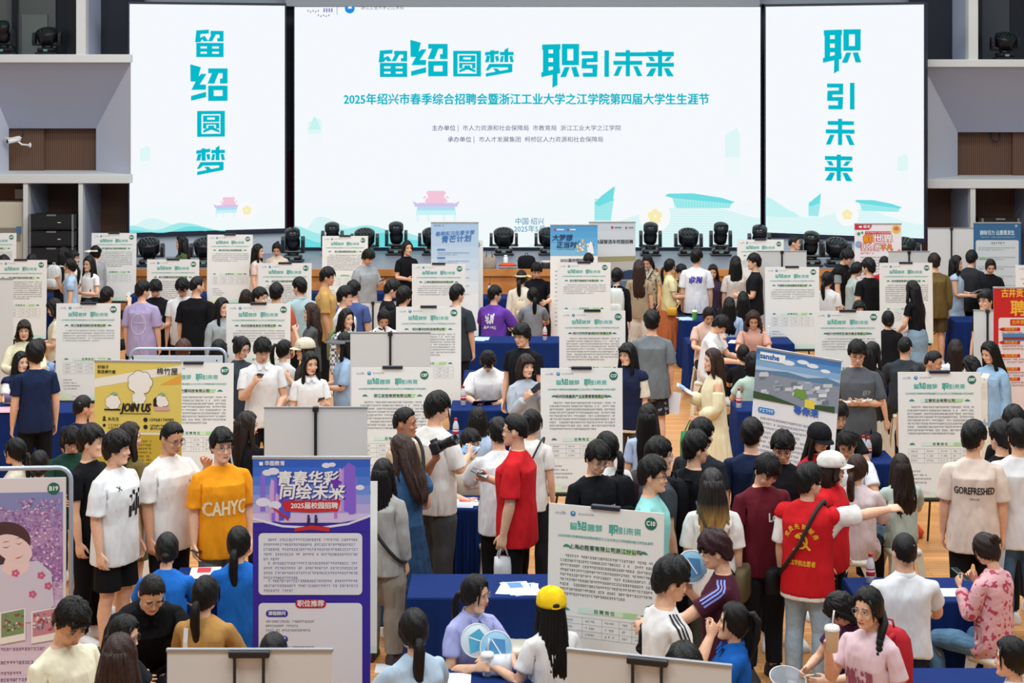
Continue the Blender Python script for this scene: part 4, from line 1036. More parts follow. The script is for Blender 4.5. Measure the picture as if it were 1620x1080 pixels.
# back wall of the stage, soffit over the screens, slits between them
mb = MB(); mb.mat(mat('#aeb8c2', .7)); mb.box(-8.6, 9.2, 35.2, 35.4, 0, 8); struct(mb.build('wall_back'))
mb = MB(); mb.mat(mat('#b4bec8', .7))
for (xa, ya), (xb_, yb_), zt_ in (((-7.46, 33.3), (-4.56, 34.24), 1.4), ((5.02, 33.68), (7.8, 32.5), 1.37)):
    mb.rings([[(xa, ya, z), (xb_, yb_, z), (xb_, yb_ + .06, z), (xa, ya + .06, z)] for z in (1.0, zt_)])
struct(mb.build('wall_under_screens'))
mb = MB(); mb.mat(mat('#8d979f', .7)); mb.box(-4.55, 4.98, 34.3, 34.58, 5.95, 7.2); mb.box(-8.2, 8.6, 34.62, 35.2, 6.0, 7.2); struct(mb.build('trim_1'))
for xa, xb_, lb in ((-4.66, -4.47, 'narrow dark red stage curtain between the left and centre screens'), (5.12, 5.28, 'narrow dark red stage curtain between the centre and right screens')):
    mb = MB(); mb.mat(mat('#4a2038', .8, 'drape')); n_ = 9
    mb.rings([[(lerp(xa, xb_, i / 8), 34.93 + .02 * (i % 2), z) for i in range(n_)] + [(lerp(xa, xb_, i / 8), 34.95 + .02 * (i % 2), z) for i in range(n_ - 1, -1, -1)] for z in (1.0, 3.0)])
    tag(mb.build('curtain'), lb, 'curtain')
mb = MB(); mb.mat(NAVY); mb.box(-4.8, -4.4, 35.0, 35.15, 1.0, 6); mb.box(5.0, 5.35, 35.0, 35.15, 1, 6); struct(mb.build('trim_2'))

# niche walls at both sides of the stage
def niche(side):
    s = -1 if side == 'left' else 1
    Yf = 33.0; k = Yf / FPX
    def X(px): return (px - CX) * k
    def Z(py): return CZ - (py - HY) * k
    mb = MB(); mb.mat(WHITE)
    if s < 0:
        x0, x1 = X(-150), X(206); b1 = (Z(99), Z(86)); b2 = (Z(290), Z(276)); cols_u = [(X(120), X(135))]; cols_l = [(X(36), X(43.5)), (X(123.5), X(130.5))]
        op = (X(14), X(152), Z(273), Z(203)); hop = (X(-60), x1, Z(276), Z(99)); hop = (X(-30), X(206), Z(276), Z(99))
    else:
        x0, x1 = X(1462), X(1780); b1 = (Z(106), Z(94)); b2 = (Z(298), Z(284)); cols_u = [(X(1533), X(1548))]; cols_l = [(X(1536), X(1544)), (X(1640), X(1648))]
        op = (X(1515), X(1680), Z(281), Z(209)); hop = (X(1462), X(1730), Z(284), Z(106))
    mb.box(x0, x1, Yf, Yf + 1.3, b1[0], b1[1], .01); mb.box(x0, x1, Yf, Yf + 1.6, b2[0], b2[1], .01)
    for a, b_ in cols_u: mb.box(a, b_, Yf + .03, Yf + .25, b1[1], 7.5)
    for a, b_ in cols_l: mb.box(a, b_, Yf + .03, Yf + .22, 0, b2[0])
    struct(mb.build('trim_3' if s < 0 else 'trim_4'))
    # funnel-shaped recess
    mb = MB(); D = 1.15
    o_ = [(hop[0], Yf + .05, hop[2]), (hop[1], Yf + .05, hop[2]), (hop[1], Yf + .05, hop[3]), (hop[0], Yf + .05, hop[3])]
    i_ = [(op[0], Yf + D, op[2] + .02), (op[1], Yf + D, op[2] + .02), (op[1], Yf + D, op[3]), (op[0], Yf + D, op[3])]
    # inner opening is drawn where it is seen: push it out with depth
    q = (Yf + D) / Yf; i_ = [(p[0] * q, p[1], CZ + (p[2] - CZ) * q) for p in i_]
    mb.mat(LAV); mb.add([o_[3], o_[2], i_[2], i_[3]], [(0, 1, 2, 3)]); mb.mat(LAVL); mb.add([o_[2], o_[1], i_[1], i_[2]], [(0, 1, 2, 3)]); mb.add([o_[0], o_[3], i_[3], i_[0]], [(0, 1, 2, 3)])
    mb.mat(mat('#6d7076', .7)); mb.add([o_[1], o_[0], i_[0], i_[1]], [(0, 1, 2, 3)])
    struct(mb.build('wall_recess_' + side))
    mb = MB(); mb.mat(SLAT); ya = Yf + D + .25
    mb.box(i_[0][0] - .3, i_[1][0] + .3, ya, ya + .1, i_[0][2] - .3, i_[2][2] + .3)
    for t in ((.38,) if s < 0 else (.55,)): xx = lerp(i_[0][0], i_[1][0], t); mb.box(xx - (.9 if s < 0 else 0), xx + (0 if s < 0 else .5), ya - .12, ya, i_[0][2] - .2, i_[2][2] + .2)
    mb.box(x0, x1, Yf + 1.5, Yf + 1.6, 0, b2[0])
    struct(mb.build('wall_slats_' + side))
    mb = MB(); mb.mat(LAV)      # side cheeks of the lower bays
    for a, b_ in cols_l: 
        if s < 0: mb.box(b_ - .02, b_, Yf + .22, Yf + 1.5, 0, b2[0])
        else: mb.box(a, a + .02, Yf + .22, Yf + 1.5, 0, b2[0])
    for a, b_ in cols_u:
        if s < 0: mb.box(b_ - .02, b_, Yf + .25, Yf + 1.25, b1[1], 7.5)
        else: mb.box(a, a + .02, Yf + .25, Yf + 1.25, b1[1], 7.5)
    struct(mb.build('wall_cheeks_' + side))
    mb = MB(); mb.mat(mat('#1b212b', .25)); mb.box(x0, x1, Yf + 1.25, Yf + 1.32, b1[1], 7.6)
    if s < 0:
        mb.mat(mat('#59615f', .5)); mb.box(X(-40), X(62), Yf + 1.18, Yf + 1.25, b1[1], 7.5); mb.mat(mat('#6a7370', .5)); mb.box(X(8), X(50), Yf + 1.12, Yf + 1.18, b1[1], Z(20))
        mb.mat(DARK); mb.box(X(-3), X(6), Yf + .9, Yf + 1.0, b1[1], 7.5); mb.box(X(93), X(116), Yf + .6, Yf + .9, b1[1], 7.5)
    else:
        mb.mat(mat('#3c434c', .5)); mb.box(X(1570), X(1625), Yf + 1.18, Yf + 1.25, b1[1], 7.5); mb.mat(DARK); mb.box(X(1556), X(1572), Yf + .8, Yf + 1.0, b1[1], 7.5)
    struct(mb.build('wall_balcony_' + side))
niche('left'); niche('right')
mb = MB(); mb.mat(mat('#9a9fb4', .7)); mb.box(-16, -7.2, 34.8, 34.9, 0, 8); mb.box(7.9, 16, 34.8, 34.9, 0, 8); struct(mb.build('wall_far'))
# ================================================================ boards, banners, tables, stage gear
PANEL = mat('#e6e9e6', .5); BACKP = mat('#d3d7d7', .45); INK = mat('#3a3f45', .7); INKL = mat('#6d757b', .7); BLACK = mat('#15171c', .45); CLIP = mat('#141c30', .4)
TTL = mat('#33a597', .6); TTLL = mat('#5bb7ab', .6); GRN = mat('#a9d89a', .6); GRNL = mat('#cfe8c8', .6); HILL = mat('#2f8a72', .6); BADGE = mat('#0f6b58', .5); WHT = mat('#f2f3f0', .6)
YEL = mat('#e6ecc6', .6); MINT = mat('#cdeadb', .6); ROSE = mat('#e9c9dc', .6)

def marks(mb, x0, x1, z, hgt, n_lines, gap, m, seed=0, y=-.002, last=1.0, indent=0.0):
    """rows of small printed characters, too small to read in the photograph"""
    rr = random.Random(seed); mb.mat(m); w = hgt * .95
    for k in range(n_lines):
        zz = z - gap * k; xe = x1 if k < n_lines - 1 else x0 + (x1 - x0) * last; x = x0 + (indent if k == 0 else 0)
        while x < xe:
            if rr.random() > .06:
                mb.rect(x, x + w * .74, zz + hgt * .30, zz + hgt * .46, y)
                if rr.random() > .3: mb.rect(x + w * .08, x + w * .7, zz - hgt * .05, zz + hgt * .08, y)
                if rr.random() > .4: mb.rect(x, x + w * .78, zz - hgt * .46, zz - hgt * .32, y)
                xx = x + w * rr.choice((.05, .3, .55)); mb.rect(xx, xx + w * .15, zz - hgt * .45, zz + hgt * .5, y - .0002)
            x += w
_PR = {}
def board_print(kind):
    """the printed sheet shared by the boards: 'p' long text, 'q' short text"""
    if kind in _PR: return _PR[kind]
    mb = MB(); w, h = .8, 1.2; y = -.002
    def U(fx, fy): return (fx - .5) * w, h * (1 - fy)
    # bottom landscape wash
    mb.mat(MINT); curve_fill(mb, [U(0, .955), U(.2, .93), U(.45, .962), U(.7, .935), U(1, .96)], .002, y)
    mb.mat(YEL); curve_fill(mb, [U(0, .945), U(.12, .935), U(.3, .965), U(.5, .985)], .002, y - .0004)
    mb.mat(ROSE); x, z = U(.31, .968); mb.poly([(x - .05, z), (x - .04, z + .02), (x, z + .03), (x + .04, z + .02), (x + .05, z)], y - .0008)
    # logos
    mb.mat(mat('#b6a9c9', .6)); x, z = U(.1, .05)
    for i in range(5): mb.poly([(x + .016 * i - .035, z + .004 * (i % 2)), (x + .016 * i - .022, z + .012), (x + .016 * i - .024, z - .008)], y)
    mb.poly([(x + .01, z + .018), (x + .035, z + .012), (x + .03, z - .004)], y)
    mb.mat(mat('#2d7fb8', .6)); x, z = U(.215, .046); mb.disc(x, z, .018, y); mb.mat(PANEL); mb.poly([(x - .007, z), (x + .009, z), (x, z + .016)], y - .0004)
    x, z = U(.33, .046); put_text(mb, '浙江工业大学之江学院', x, z, .016, INKL, y, 0, width=.11)
    # title
    for g, px, py in MAIN:
        mb.mat(TTL if g in ('shao', 'zhi') else TTLL); k = .62 * w / 470
        glyph(mb, g, -.31 * w + (px - 599) * k, h * (1 - .095) + (py - 78) * -k, k / 3.857, y)
    x, z = U(.5, .172); put_text(mb, '2025年绍兴市春季综合招聘会暨浙江工业大学之江学院第四届大学生生涯节', x, z, .02, TTLL, y, .01, width=.66)
    for fy in (.228, .575):
        a = U(.3, fy)[0]; x, z = U(.5, fy)
        for i in range(5):
            mb.mat((MINT, MINT, GRNL, GRNL, GRN)[i]); x0 = (.27 + .098 * i - .5) * w; mb.rect(x0, x0 + .098 * w - (.0), z - .017, z + .017, y)
        mb.mat(GRN); mb.poly([(.26 * w, z - .017), (.29 * w, z + .017), (.26 * w, z + .017)], y)
        mb.mat(HILL)
        for fx in (.165, .835):
            xx = (fx - .5) * w; mb.poly([(xx - .03, z - .006), (xx - .014, z + .011), (xx, z + .014), (xx + .014, z + .009), (xx + .03, z - .006)], y)
    x, z = U(.5, .575); put_text(mb, '招 聘 岗 位', x, z, .030, mat('#3d6b60', .7), y - .001, .02)
    n = 9 if kind == 'p' else 5
    marks(mb, U(.11, 0)[0], U(.9, 0)[0], U(0, .28)[1], .0165, n, .0315, INK if kind == 'p' else INKL, 3 if kind == 'p' else 8, y, .7, .035)
    mb.mat(INKL)                                             # table of posts
    nr = 3; zt_, zb_ = U(0, .612)[1], U(0, .612 + .037 * nr)[1]; xs = [U(f, 0)[0] for f in (.12, .31, .48, .63, .74, .88)]
    for i in range(nr + 1): z = zt_ - (zt_ - zb_) * i / nr; mb.rect(xs[0], xs[-1], z - .0008, z + .0008, y)
    for x in xs: mb.rect(x - .0008, x + .0008, zb_, zt_, y)
    for i in range(nr):
        for j, x in enumerate(xs[:-1]): marks(mb, x + .022, x + (.085 if j < 3 else .05), zt_ - (zt_ - zb_) * (i + .5) / nr, .0135, 1, 0, INKL, i * 7 + j, y)
    for i, wd_ in enumerate((.11, .16, .2, .17)): marks(mb, U(.12, 0)[0], U(.12, 0)[0] + wd_, U(0, .79 + .03 * i)[1], .015, 1, 0, INK, 40 + i, y)
    o = mb.build('printed_sheet'); d = o.data; d.name = 'printed_sheet_' + kind; bpy.data.objects.remove(o); _PR[kind] = d
    return d

def easel(root, w, h, z0, lean):
    """black folding easel behind a board (board frame: bottom edge at z0)"""
    mb = MB(); mb.mat(BLACK)
    top = np.array([0, .06 + lean * (h + .02), z0 + h - .02])
    for s in (1, -1): mb.tube([(s * .03, .05 + lean * h, z0 + h - .06), (s * .33, .02 - .05, .012)], .011, 8)
    mb.tube([(0, .08 + lean * h, z0 + h - .06), (0, .52, .012)], .011, 8)
    mb.tube([(0, .045 + lean * h, z0 + h + .0), (0, .05 + lean * h * .5, z0 + h * .5), (0, .03, z0 - .02)], .010, 8)
    mb.box(-w * .45, w * .45, -.04, .05, z0 - .03, z0 - .004)
    mb.build('easel_stand', root)

def board(label, x, yt, code=None, company=None, pr='p', px=None, w=.8, ztop=1.77, rz=0.0, lean=.05, roll=0.0, n=0, group=None):
    """a poster board on an easel; x = pixel column of its middle, yt = pixel row of its top edge"""
    Y = FPX * (CZ - ztop) / (yt - HY); h = 1.2; z0 = ztop - h
    P = at(x, yt, Y); root = empty('poster_board', (P[0], Y - lean * h, 0), rz); tag(root, label, 'poster board', group)
    def pl(o): o.location = (0, 0, z0); o.rotation_euler = (-math.atan(lean), roll, 0); return o
    mb = MB(); mb.mat(PANEL); mb.box(-w / 2, w / 2, 0, .008, 0, h); pl(mb.build('panel', root))
    o = link(bpy.data.objects.new('printed_sheet', board_print(pr)), root); pl(o)
    if company:
        mb = MB(); put_text(mb, company, 0, h * (1 - .228), .034, INK, -.0045, .02, width=min(.5, .036 * len(company))); pl(mb.build('company_lettering', root))
    if code:
        mb = MB(); mb.mat(BADGE); mb.disc(.39 * .8, h * .938, .041, -.003, 28); put_text(mb, code, .39 * .8, h * .938, .042, WHT, -.004, .04, width=.058); pl(mb.build('number_badge', root))
    mb = MB(); mb.mat(CLIP); mb.box(-.10, .10, -.018, .03, h - .012, h + .016, .004); pl(mb.build('clip', root))
    easel(root, w, h, z0, lean)
    return root

def board_back(label, x, yt, w=.89, ztop=1.77, rz=0.0, h=1.2, seam=True, holder=False, Y=None, frame=None):
    """a board seen from behind"""
    if Y is None: Y = FPX * (CZ - ztop) / (yt - HY)
    else: ztop = CZ - (yt - HY) * Y / FPX
    P = at(x, yt, Y); z0 = ztop - h
    root = empty('poster_board', (P[0], Y, 0), rz); tag(root, label, 'poster board')
    mb = MB(); mb.mat(BACKP); 
    if seam: mb.box(-w / 2, -.004, 0, .012, z0, ztop, .003); mb.box(.004, w / 2, 0, .012, z0, ztop, .003)
    else: mb.box(-w / 2, w / 2, 0, .012, z0, ztop, .003)
    mb.build('panel', root)
    mb = MB(); mb.mat(mat('#9ea3a6', .4, metal=.5)); mb.box(-w / 2 - .004, w / 2 + .004, -.006, .02, ztop - .006, ztop + .01, .002); mb.build('top_rail', root)
    mb = MB(); mb.mat(BLACK)
    if holder:
        mb.box(-.11, .11, -.035, .02, ztop - .03, ztop + .004, .005)
        mb.box(-.085, -.07, -.03, -.015, z0, ztop - .03); mb.box(.07, .085, -.03, -.015, z0, ztop - .03); mb.box(-.085, .085, -.03, -.015, ztop - .36, ztop - .345)
        mb.tube([(-.078, -.03, z0 + .2), (-.3, -.3, .012)], .011); mb.tube([(.078, -.03, z0 + .2), (.3, -.3, .012)], .011)
    else:
        mb.box(-.012, .012, -.02, 0, z0, ztop); mb.box(-.025, .025, -.03, .02, ztop - .03, ztop + .012, .004)
        mb.tube([(0, -.015, z0 + .05), (0, -.02, .02)], .012); mb.tube([(0, -.02, .25), (-.32, .1, .012)], .01); mb.tube([(0, -.02, .25), (.32, .1, .012)], .01); mb.tube([(0, -.02, .25), (0, -.35, .012)], .01)
    mb.build('easel_stand', root)
    mb = MB(); mb.mat(WHT); mb.rect(-w / 2 + .01, w / 2 - .01, z0 + .01, ztop - .01, 0); mb.V = [(v[0], .014, v[2]) for v in mb.V]; mb.F = [f[::-1] for f in mb.F]; mb.build('printed_sheet', root)
    return root

def roll_up(name, label, x, yt, draw, w=.8, h=2.0, ztop=2.05, rz=0.0, roll=0.0, Y=None):
    """roll-up banner: base, printed sheet hung from a top rail, pole behind; draw(mb, w, h) prints it, z from 0 at the bottom"""
    if Y is None: Y = FPX * (CZ - ztop) / (yt - HY)
    P = at(x, yt, Y); root = empty('roll_up_banner', (P[0], Y, 0), rz); root.rotation_euler = (0, roll, rz); tag(root, label, 'banner')
    z0 = ztop - h
    mb = MB(); mb.mat(mat('#b9bcc0', .35, metal=.7)); mb.box(-w / 2 - .02, w / 2 + .02, -.05, .06, .0, z0 + .03, .01)
    mb.box(-w / 2 - .25 * w, -w / 2 - .24 * w, 0, .001, 0, .001) if False else None
    mb.build('base', root)
    mb = MB(); mb.mat(mat('#c4c7ca', .3, metal=.7)); mb.box(-w / 2 - .005, w / 2 + .005, -.008, .012, ztop - .01, ztop + .012, .003); mb.build('top_rail', root)
    mb = MB(); mb.mat(BLACK); mb.tube([(0, .03, z0), (0, .03, ztop)], .009); mb.build('pole', root)
    mb = MB(); mb.mat(WHT); mb.box(-w / 2, w / 2, 0, .003, z0, ztop); mb.build('sheet', root)
    mb = MB(); draw(mb, w, h); o = mb.build('printed_design', root); o.location = (0, -.001, z0)
    return root

# ---- banners ----------------------------------------------------------
def c_(h, r=.5): return mat(h, r)
def rrect(mb, x0, x1, z0, z1, r, y):
    P = []
    for cx_, cz_, a0 in ((x1 - r, z1 - r, 0), (x0 + r, z1 - r, 90), (x0 + r, z0 + r, 180), (x1 - r, z0 + r, 270)):
        for k in range(6): a = rad(a0 + 18 * k); P.append((cx_ + r * cos(a), cz_ + r * sin(a)))
    mb.poly(P, y)
def bands(mb, w, z0, z1, cols, y):
    n = len(cols)
    for i, c in enumerate(cols): mb.mat(c_(c)); mb.rect(-w / 2, w / 2, z1 - (z1 - z0) * (i + 1) / n, z1 - (z1 - z0) * i / n, y)

def d_purple(mb, w, h):
    y = -.002
    mb.mat(c_('#3421a0')); mb.rect(-w / 2, w / 2, 0, h, y)
    bands(mb, w, h - .44, h, ['#2c62cc', '#3a70d4', '#4f80dc', '#6f92e2', '#98a4e6', '#bdb2e8', '#dac8ee'], y - .001)
    rr = random.Random(5)
    for i in range(26):   # city of crystal towers, clouds
        x = -w / 2 + .03 + rr.random() * (w - .06); 
        if abs(x) < .15: continue
        ww = rr.uniform(.02, .05); zz = h - .44 + rr.uniform(.0, .08); hh = rr.uniform(.12, .33)
        mb.mat(c_(rr.choice(['#6a4fd0', '#8f6fe0', '#b48fe6', '#5a58d6', '#d9a8dd', '#c77fc9']))); mb.poly([(max(x, -w / 2), zz), (min(x + ww, w / 2), zz), (min(x + ww, w / 2), zz + hh), (max(x, -w / 2) + ww * .3, zz + hh * 1.08), (max(x, -w / 2), zz + hh * .9)], y - .002)
    mb.mat(c_('#8a64d8')); mb.poly([(.22, h - .36), (.3, h - .38), (.3, h - .06), (.255, h - .03), (.22, h - .06)], y - .003); mb.mat(c_('#b79be8')); mb.poly([(.205, h - .37), (.22, h - .36), (.22, h - .06), (.205, h - .09)], y - .003)
    mb.mat(c_('#e8e9f8'))
    for x, z, r in ((-.3, h - .1, .035), (-.26, h - .09, .04), (-.33, h - .3, .05), (-.25, h - .32, .045), (.33, h - .2, .03), (.1, h - .05, .03), (.14, h - .045, .025)): mb.disc(x, z, r, y - .0025, 16, r * .6)
    mb.mat(c_('#3421a0')); mb.poly([(-w / 2, h - .46), (-.25, h - .43), (0, h - .475), (.25, h - .43), (w / 2, h - .40), (w / 2, h - .5), (-w / 2, h - .5)], y - .003)
    mb.mat(c_('#e9e8f6')); mb.poly([(-w / 2, h - .40), (-.2, h - .455), (.05, h - .468), (.25, h - .44), (w / 2, h - .385), (w / 2, h - .40), (.25, h - .455), (.05, h - .484), (-.2, h - .47), (-w / 2, h - .42)], y - .0035)
    for t, x, z, s_ in (('青春华彩', -.03, h - .145, .105), ('同绘未来', .0, h - .235, .112)):
        put_text(mb, t, x + .006, z - .006, s_, c_('#3a1f9a'), y - .004, .06, shear=.12); put_text(mb, t, x, z, s_, WHT, y - .006, .035, shear=.12)
    mb.mat(c_('#d0202c')); mb.poly([(-.2, h - .29), (.2, h - .285), (.18, h - .36), (.0, h - .37), (-.18, h - .36)], y - .005); put_text(mb, '2025届校园招聘', .02, h - .325, .046, WHT, y - .007, .03)
    mb.mat(c_('#c8262f')); mb.poly([(-.12, h - .50), (0, h - .485), (.12, h - .50), (.125, h - .47), (0, h - .455), (-.11, h - .475)], y - .006); mb.poly([(-.28, h - .33), (-.24, h - .345), (-.15, h - .41), (-.16, h - .425)], y - .005)
    mb.mat(c_('#24295a'))
    for x in (-.02, .03): mb.poly([(x - .01, h - .45), (x + .01, h - .45), (x + .012, h - .405), (x - .008, h - .40)], y - .007); mb.disc(x, h - .393, .009, y - .007, 10)
    mb.mat(c_('#6b2fb8')); mb.poly([(.12, h - .16), (.17, h - .14), (.21, h - .165), (.16, h - .19)], y - .007); mb.rect(.145, .185, h - .205, h - .17, y - .0065)
    mb.mat(WHT); mb.rect(-.355, -.33, h - .05, h - .025, y - .006); put_text(mb, '华图教育', -.25, h - .037, .035, WHT, y - .006, .03)
    mb.mat(c_('#e9eaf0')); rrect(mb, -.36, .345, h - .93, h - .51, .03, y - .004); marks(mb, -.325, .315, h - .555, .0165, 5, .033, c_('#6f7aa8'), 5, y - .005, .15, .03); marks(mb, -.325, .315, h - .715, .0165, 4, .033, c_('#6f7aa8'), 6, y - .005, .35, .03); marks(mb, -.325, .315, h - .835, .0165, 3, .033, c_('#6f7aa8'), 9, y - .005, .3, .03)
    rrect(mb, -.36, .345, .06, h - .985, .03, y - .004) if False else None
    mb.mat(c_('#e9eaf0')); rrect(mb, -.36, .345, .08, h - .985, .03, y - .004)
    mb.mat(c_('#c81f3a')); rrect(mb, -.11, .1, h - 1.02, h - .96, .03, y - .006); put_text(mb, '职位推荐', -.005, h - .99, .046, WHT, y - .008, .03)
    for z, t in ((1.055, '课程顾问'), (1.23, '市场运营')):
        mb.mat(c_('#3a2fb0')); rrect(mb, -.31, -.16, h - z - .025, h - z + .022, .022, y - .006); put_text(mb, t, -.235, h - z - .001, .03, WHT, y - .008, .03)
        for k in range(3): marks(mb, -.31, -.31 + (.32, .22, .29)[k], h - z - .055 - .03 * k, .0145, 1, 0, c_('#70758c'), 60 + k, y - .006)

def d_yellow(mb, w, h):
    y = -.002; Y1 = c_('#e0cd68')
    mb.mat(c_('#eceae2')); mb.rect(-w / 2, w / 2, 0, h, y); mb.mat(Y1); mb.rect(-w / 2, w / 2, h - .64, h, y - .001); mb.mat(c_('#c9ad3c')); mb.rect(-w / 2, w / 2, h - .95, h - .66, y - .001)
    mb.mat(c_('#eeebdf')); mb.poly([(-w / 2, h - .16), (0, h - .09), (w / 2, h - .03), (w / 2, h - .10), (.1, h - .15), (-w / 2, h - .24)], y - .002)
    mb.mat(c_('#e6a843')); mb.poly([(.2, h - .21), (.4, h - .11), (.4, h - .2)], y - .002)
    K = c_('#1f1d1a')
    put_text(mb, '好袜子', -.32, h - .055, .036, K, y - .004, .02); put_text(mb, '就选棉竹屋', -.29, h - .098, .034, K, y - .004, .02); put_text(mb, '棉竹屋', .27, h - .09, .066, K, y - .004, .015)
    # plain rounded cotton-boll shape with two smaller ones (generic)
    def puff(x, z, r):
        mb.mat(K)
        for k in range(7): a = 2 * pi * k / 7; mb.disc(x + r * .62 * cos(a), z + r * .55 * sin(a), r * .52, y - .0035, 14)
        mb.mat(c_('#f1efe8'))
        for k in range(7): a = 2 * pi * k / 7; mb.disc(x + r * .62 * cos(a), z + r * .55 * sin(a), r * .48, y - .004, 14)
        mb.disc(x, z, r * .6, y - .0042, 14)
    puff(.02, h - .19, .105); puff(.01, h - .33, .06); puff(-.23, h - .37, .065); puff(.21, h - .37, .065)
    mb.mat(c_('#8fb38a'))
    for x in (-.22, .22): mb.poly([(x - .04, h - .295), (x, h - .275), (x + .04, h - .295), (x, h - .31)], y - .005)
    mb.mat(c_('#d8a8a0')); mb.rect(.15, .29, h - .44, h - .405, y - .005); mb.mat(K); mb.rect(-.31, -.16, h - .445, h - .43, y - .005)
    put_text(mb, 'JOIN US', -.02, h - .42, .105, K, y - .006, .05, shear=.25, width=.28); mb.mat(K); mb.rect(-.17, .12, h - .475, h - .469, y - .006)
    mb.mat(K); mb.disc(-.31, h - .51, .012, y - .004); mb.rect(-.325, -.295, h - .54, h - .524, y - .004); mb.disc(.07, h - .525, .02, y - .004); mb.disc(.07, h - .59, .02, y - .004); mb.disc(-.31, h - .58, .014, y - .004)
    put_text(mb, '朱先生', -.225, h - .525, .036, K, y - .004, .01); put_text(mb, '15968174989', .215, h - .525, .038, K, y - .004, .01, width=.22)
    put_text(mb, '1596817498', .19, h - .578, .026, K, y - .004, .02, width=.16); put_text(mb, '@163.com', .17, h - .602, .026, K, y - .004, .02); marks(mb, -.27, -.05, h - .578, .02, 2, .028, K, 4, y - .004)
    marks(mb, -.02, .12, h - .72, .017, 8, .034, K, 14, y - .004)

def d_sakura(mb, w, h):
    y = -.002
    bands(mb, w, 0, h, ['#8790c6', '#a38fc4', '#b794c6', '#a67fbb', '#9a72b2', '#c7b2d2', '#d6c6de', '#dccfe4', '#ddd2e8', '#dfd6ea', '#ded4ea', '#dfd5ec'], y)
    rr = random.Random(2)
    cols = ['#cf9acb', '#b584bf', '#d9b3d9', '#e6cbe4', '#8a63a8', '#a273b4', '#c9a4d2']
    for i in range(1500):
        x = rr.uniform(-w / 2 + .01, w / 2 - .01); z = rr.uniform(h - .78, h - .05)
        if z > h - .10 - .05 * sin(x * 8) and x < .1: continue
        mb.mat(c_(cols[i % 7])); mb.disc(x, z, rr.uniform(.005, .012), y - .001 - .000002 * i, 6)
    # woman in a pale robe lying under the blossom (printed photograph)
    HRK, SKN, ROB = c_('#4a3038'), c_('#ecd6d6'), c_('#d3d2e6')
    mb.mat(HRK); mb.disc(.03, h - .365, .175, y - .005, 28, .15); mb.disc(-.08, h - .47, .12, y - .0052, 20, .13); mb.poly([(-.2, h - .62), (-.16, h - .45), (-.05, h - .5), (-.1, h - .66)], y - .0053)
    mb.mat(ROB); mb.poly([(-.4, h - .96), (-.38, h - .72), (-.25, h - .60), (.02, h - .53), (.26, h - .51), (.35, h - .60), (.37, h - .85), (.2, h - .97)], y - .006)
    mb.mat(SKN); mb.poly([(.0, h - .58), (.03, h - .49), (.2, h - .50), (.19, h - .58), (.1, h - .64)], y - .0065)
    P = [(.085 + .125 * cos(a) * cos(.5) - .155 * sin(a) * sin(.5), h - .415 + .125 * cos(a) * sin(.5) * .4 + .105 * sin(a)) for a in np.linspace(0, 2 * pi, 25)[:-1]]; mb.poly(P, y - .007)
    mb.mat(c_('#3b2428'))
    for ex, ez in ((.035, -.40), (.125, -.375)): mb.poly([(ex - .03, h + ez), (ex, h + ez - .012), (ex + .03, h + ez + .008), (ex, h + ez - .006)], y - .008); mb.poly([(ex - .03, h + ez + .03), (ex, h + ez + .04), (ex + .03, h + ez + .04), (ex, h + ez + .035)], y - .008)
    mb.mat(c_('#c24a58')); mb.poly([(.09, h - .49), (.12, h - .492), (.16, h - .465), (.13, h - .478)], y - .008); mb.mat(c_('#e8b9bf')); mb.disc(.03, h - .45, .022, y - .0075, 12); 
    mb.mat(c_('#cf5f8a'))
    for x, z in ((.1, -.6), (.28, -.62), (.22, -.76), (-.2, -.75), (.33, -.7)):
        for k in range(5): mb.disc(x + .018 * cos(1.256 * k), h + z + .018 * sin(1.256 * k), .012, y - .0085, 8)
    for x0, cc in ((.0, '#7d9a6c'), (.22, '#c98a9c')):
        mb.mat(WHT); mb.poly([(x0 - .01, h - 1.13), (x0 + .17, h - 1.1), (x0 + .17, h - .86), (x0 - .01, h - .89)], y - .009); mb.mat(c_(cc)); mb.poly([(x0, h - 1.08), (x0 + .16, h - 1.05), (x0 + .16, h - .87), (x0, h - .9)], y - .0095)
        for i in range(60): mb.mat(c_(rr.choice(['#4b5a40', '#b84a58', '#e6dcd8', '#8a4f5a', '#6c7f9a']))); mb.disc(x0 + rr.uniform(.01, .15), h - rr.uniform(.91, 1.03), rr.uniform(.005, .012), y - .0098, 6)
    for k, z in enumerate((1.17, 1.27, 1.35, 1.40, 1.5, 1.55)): marks(mb, -.38, .3 - .08 * (k % 3), h - z, .022, 1, 0, c_('#8a4a70' if k % 2 == 0 else '#4f4a66'), k, y - .003)

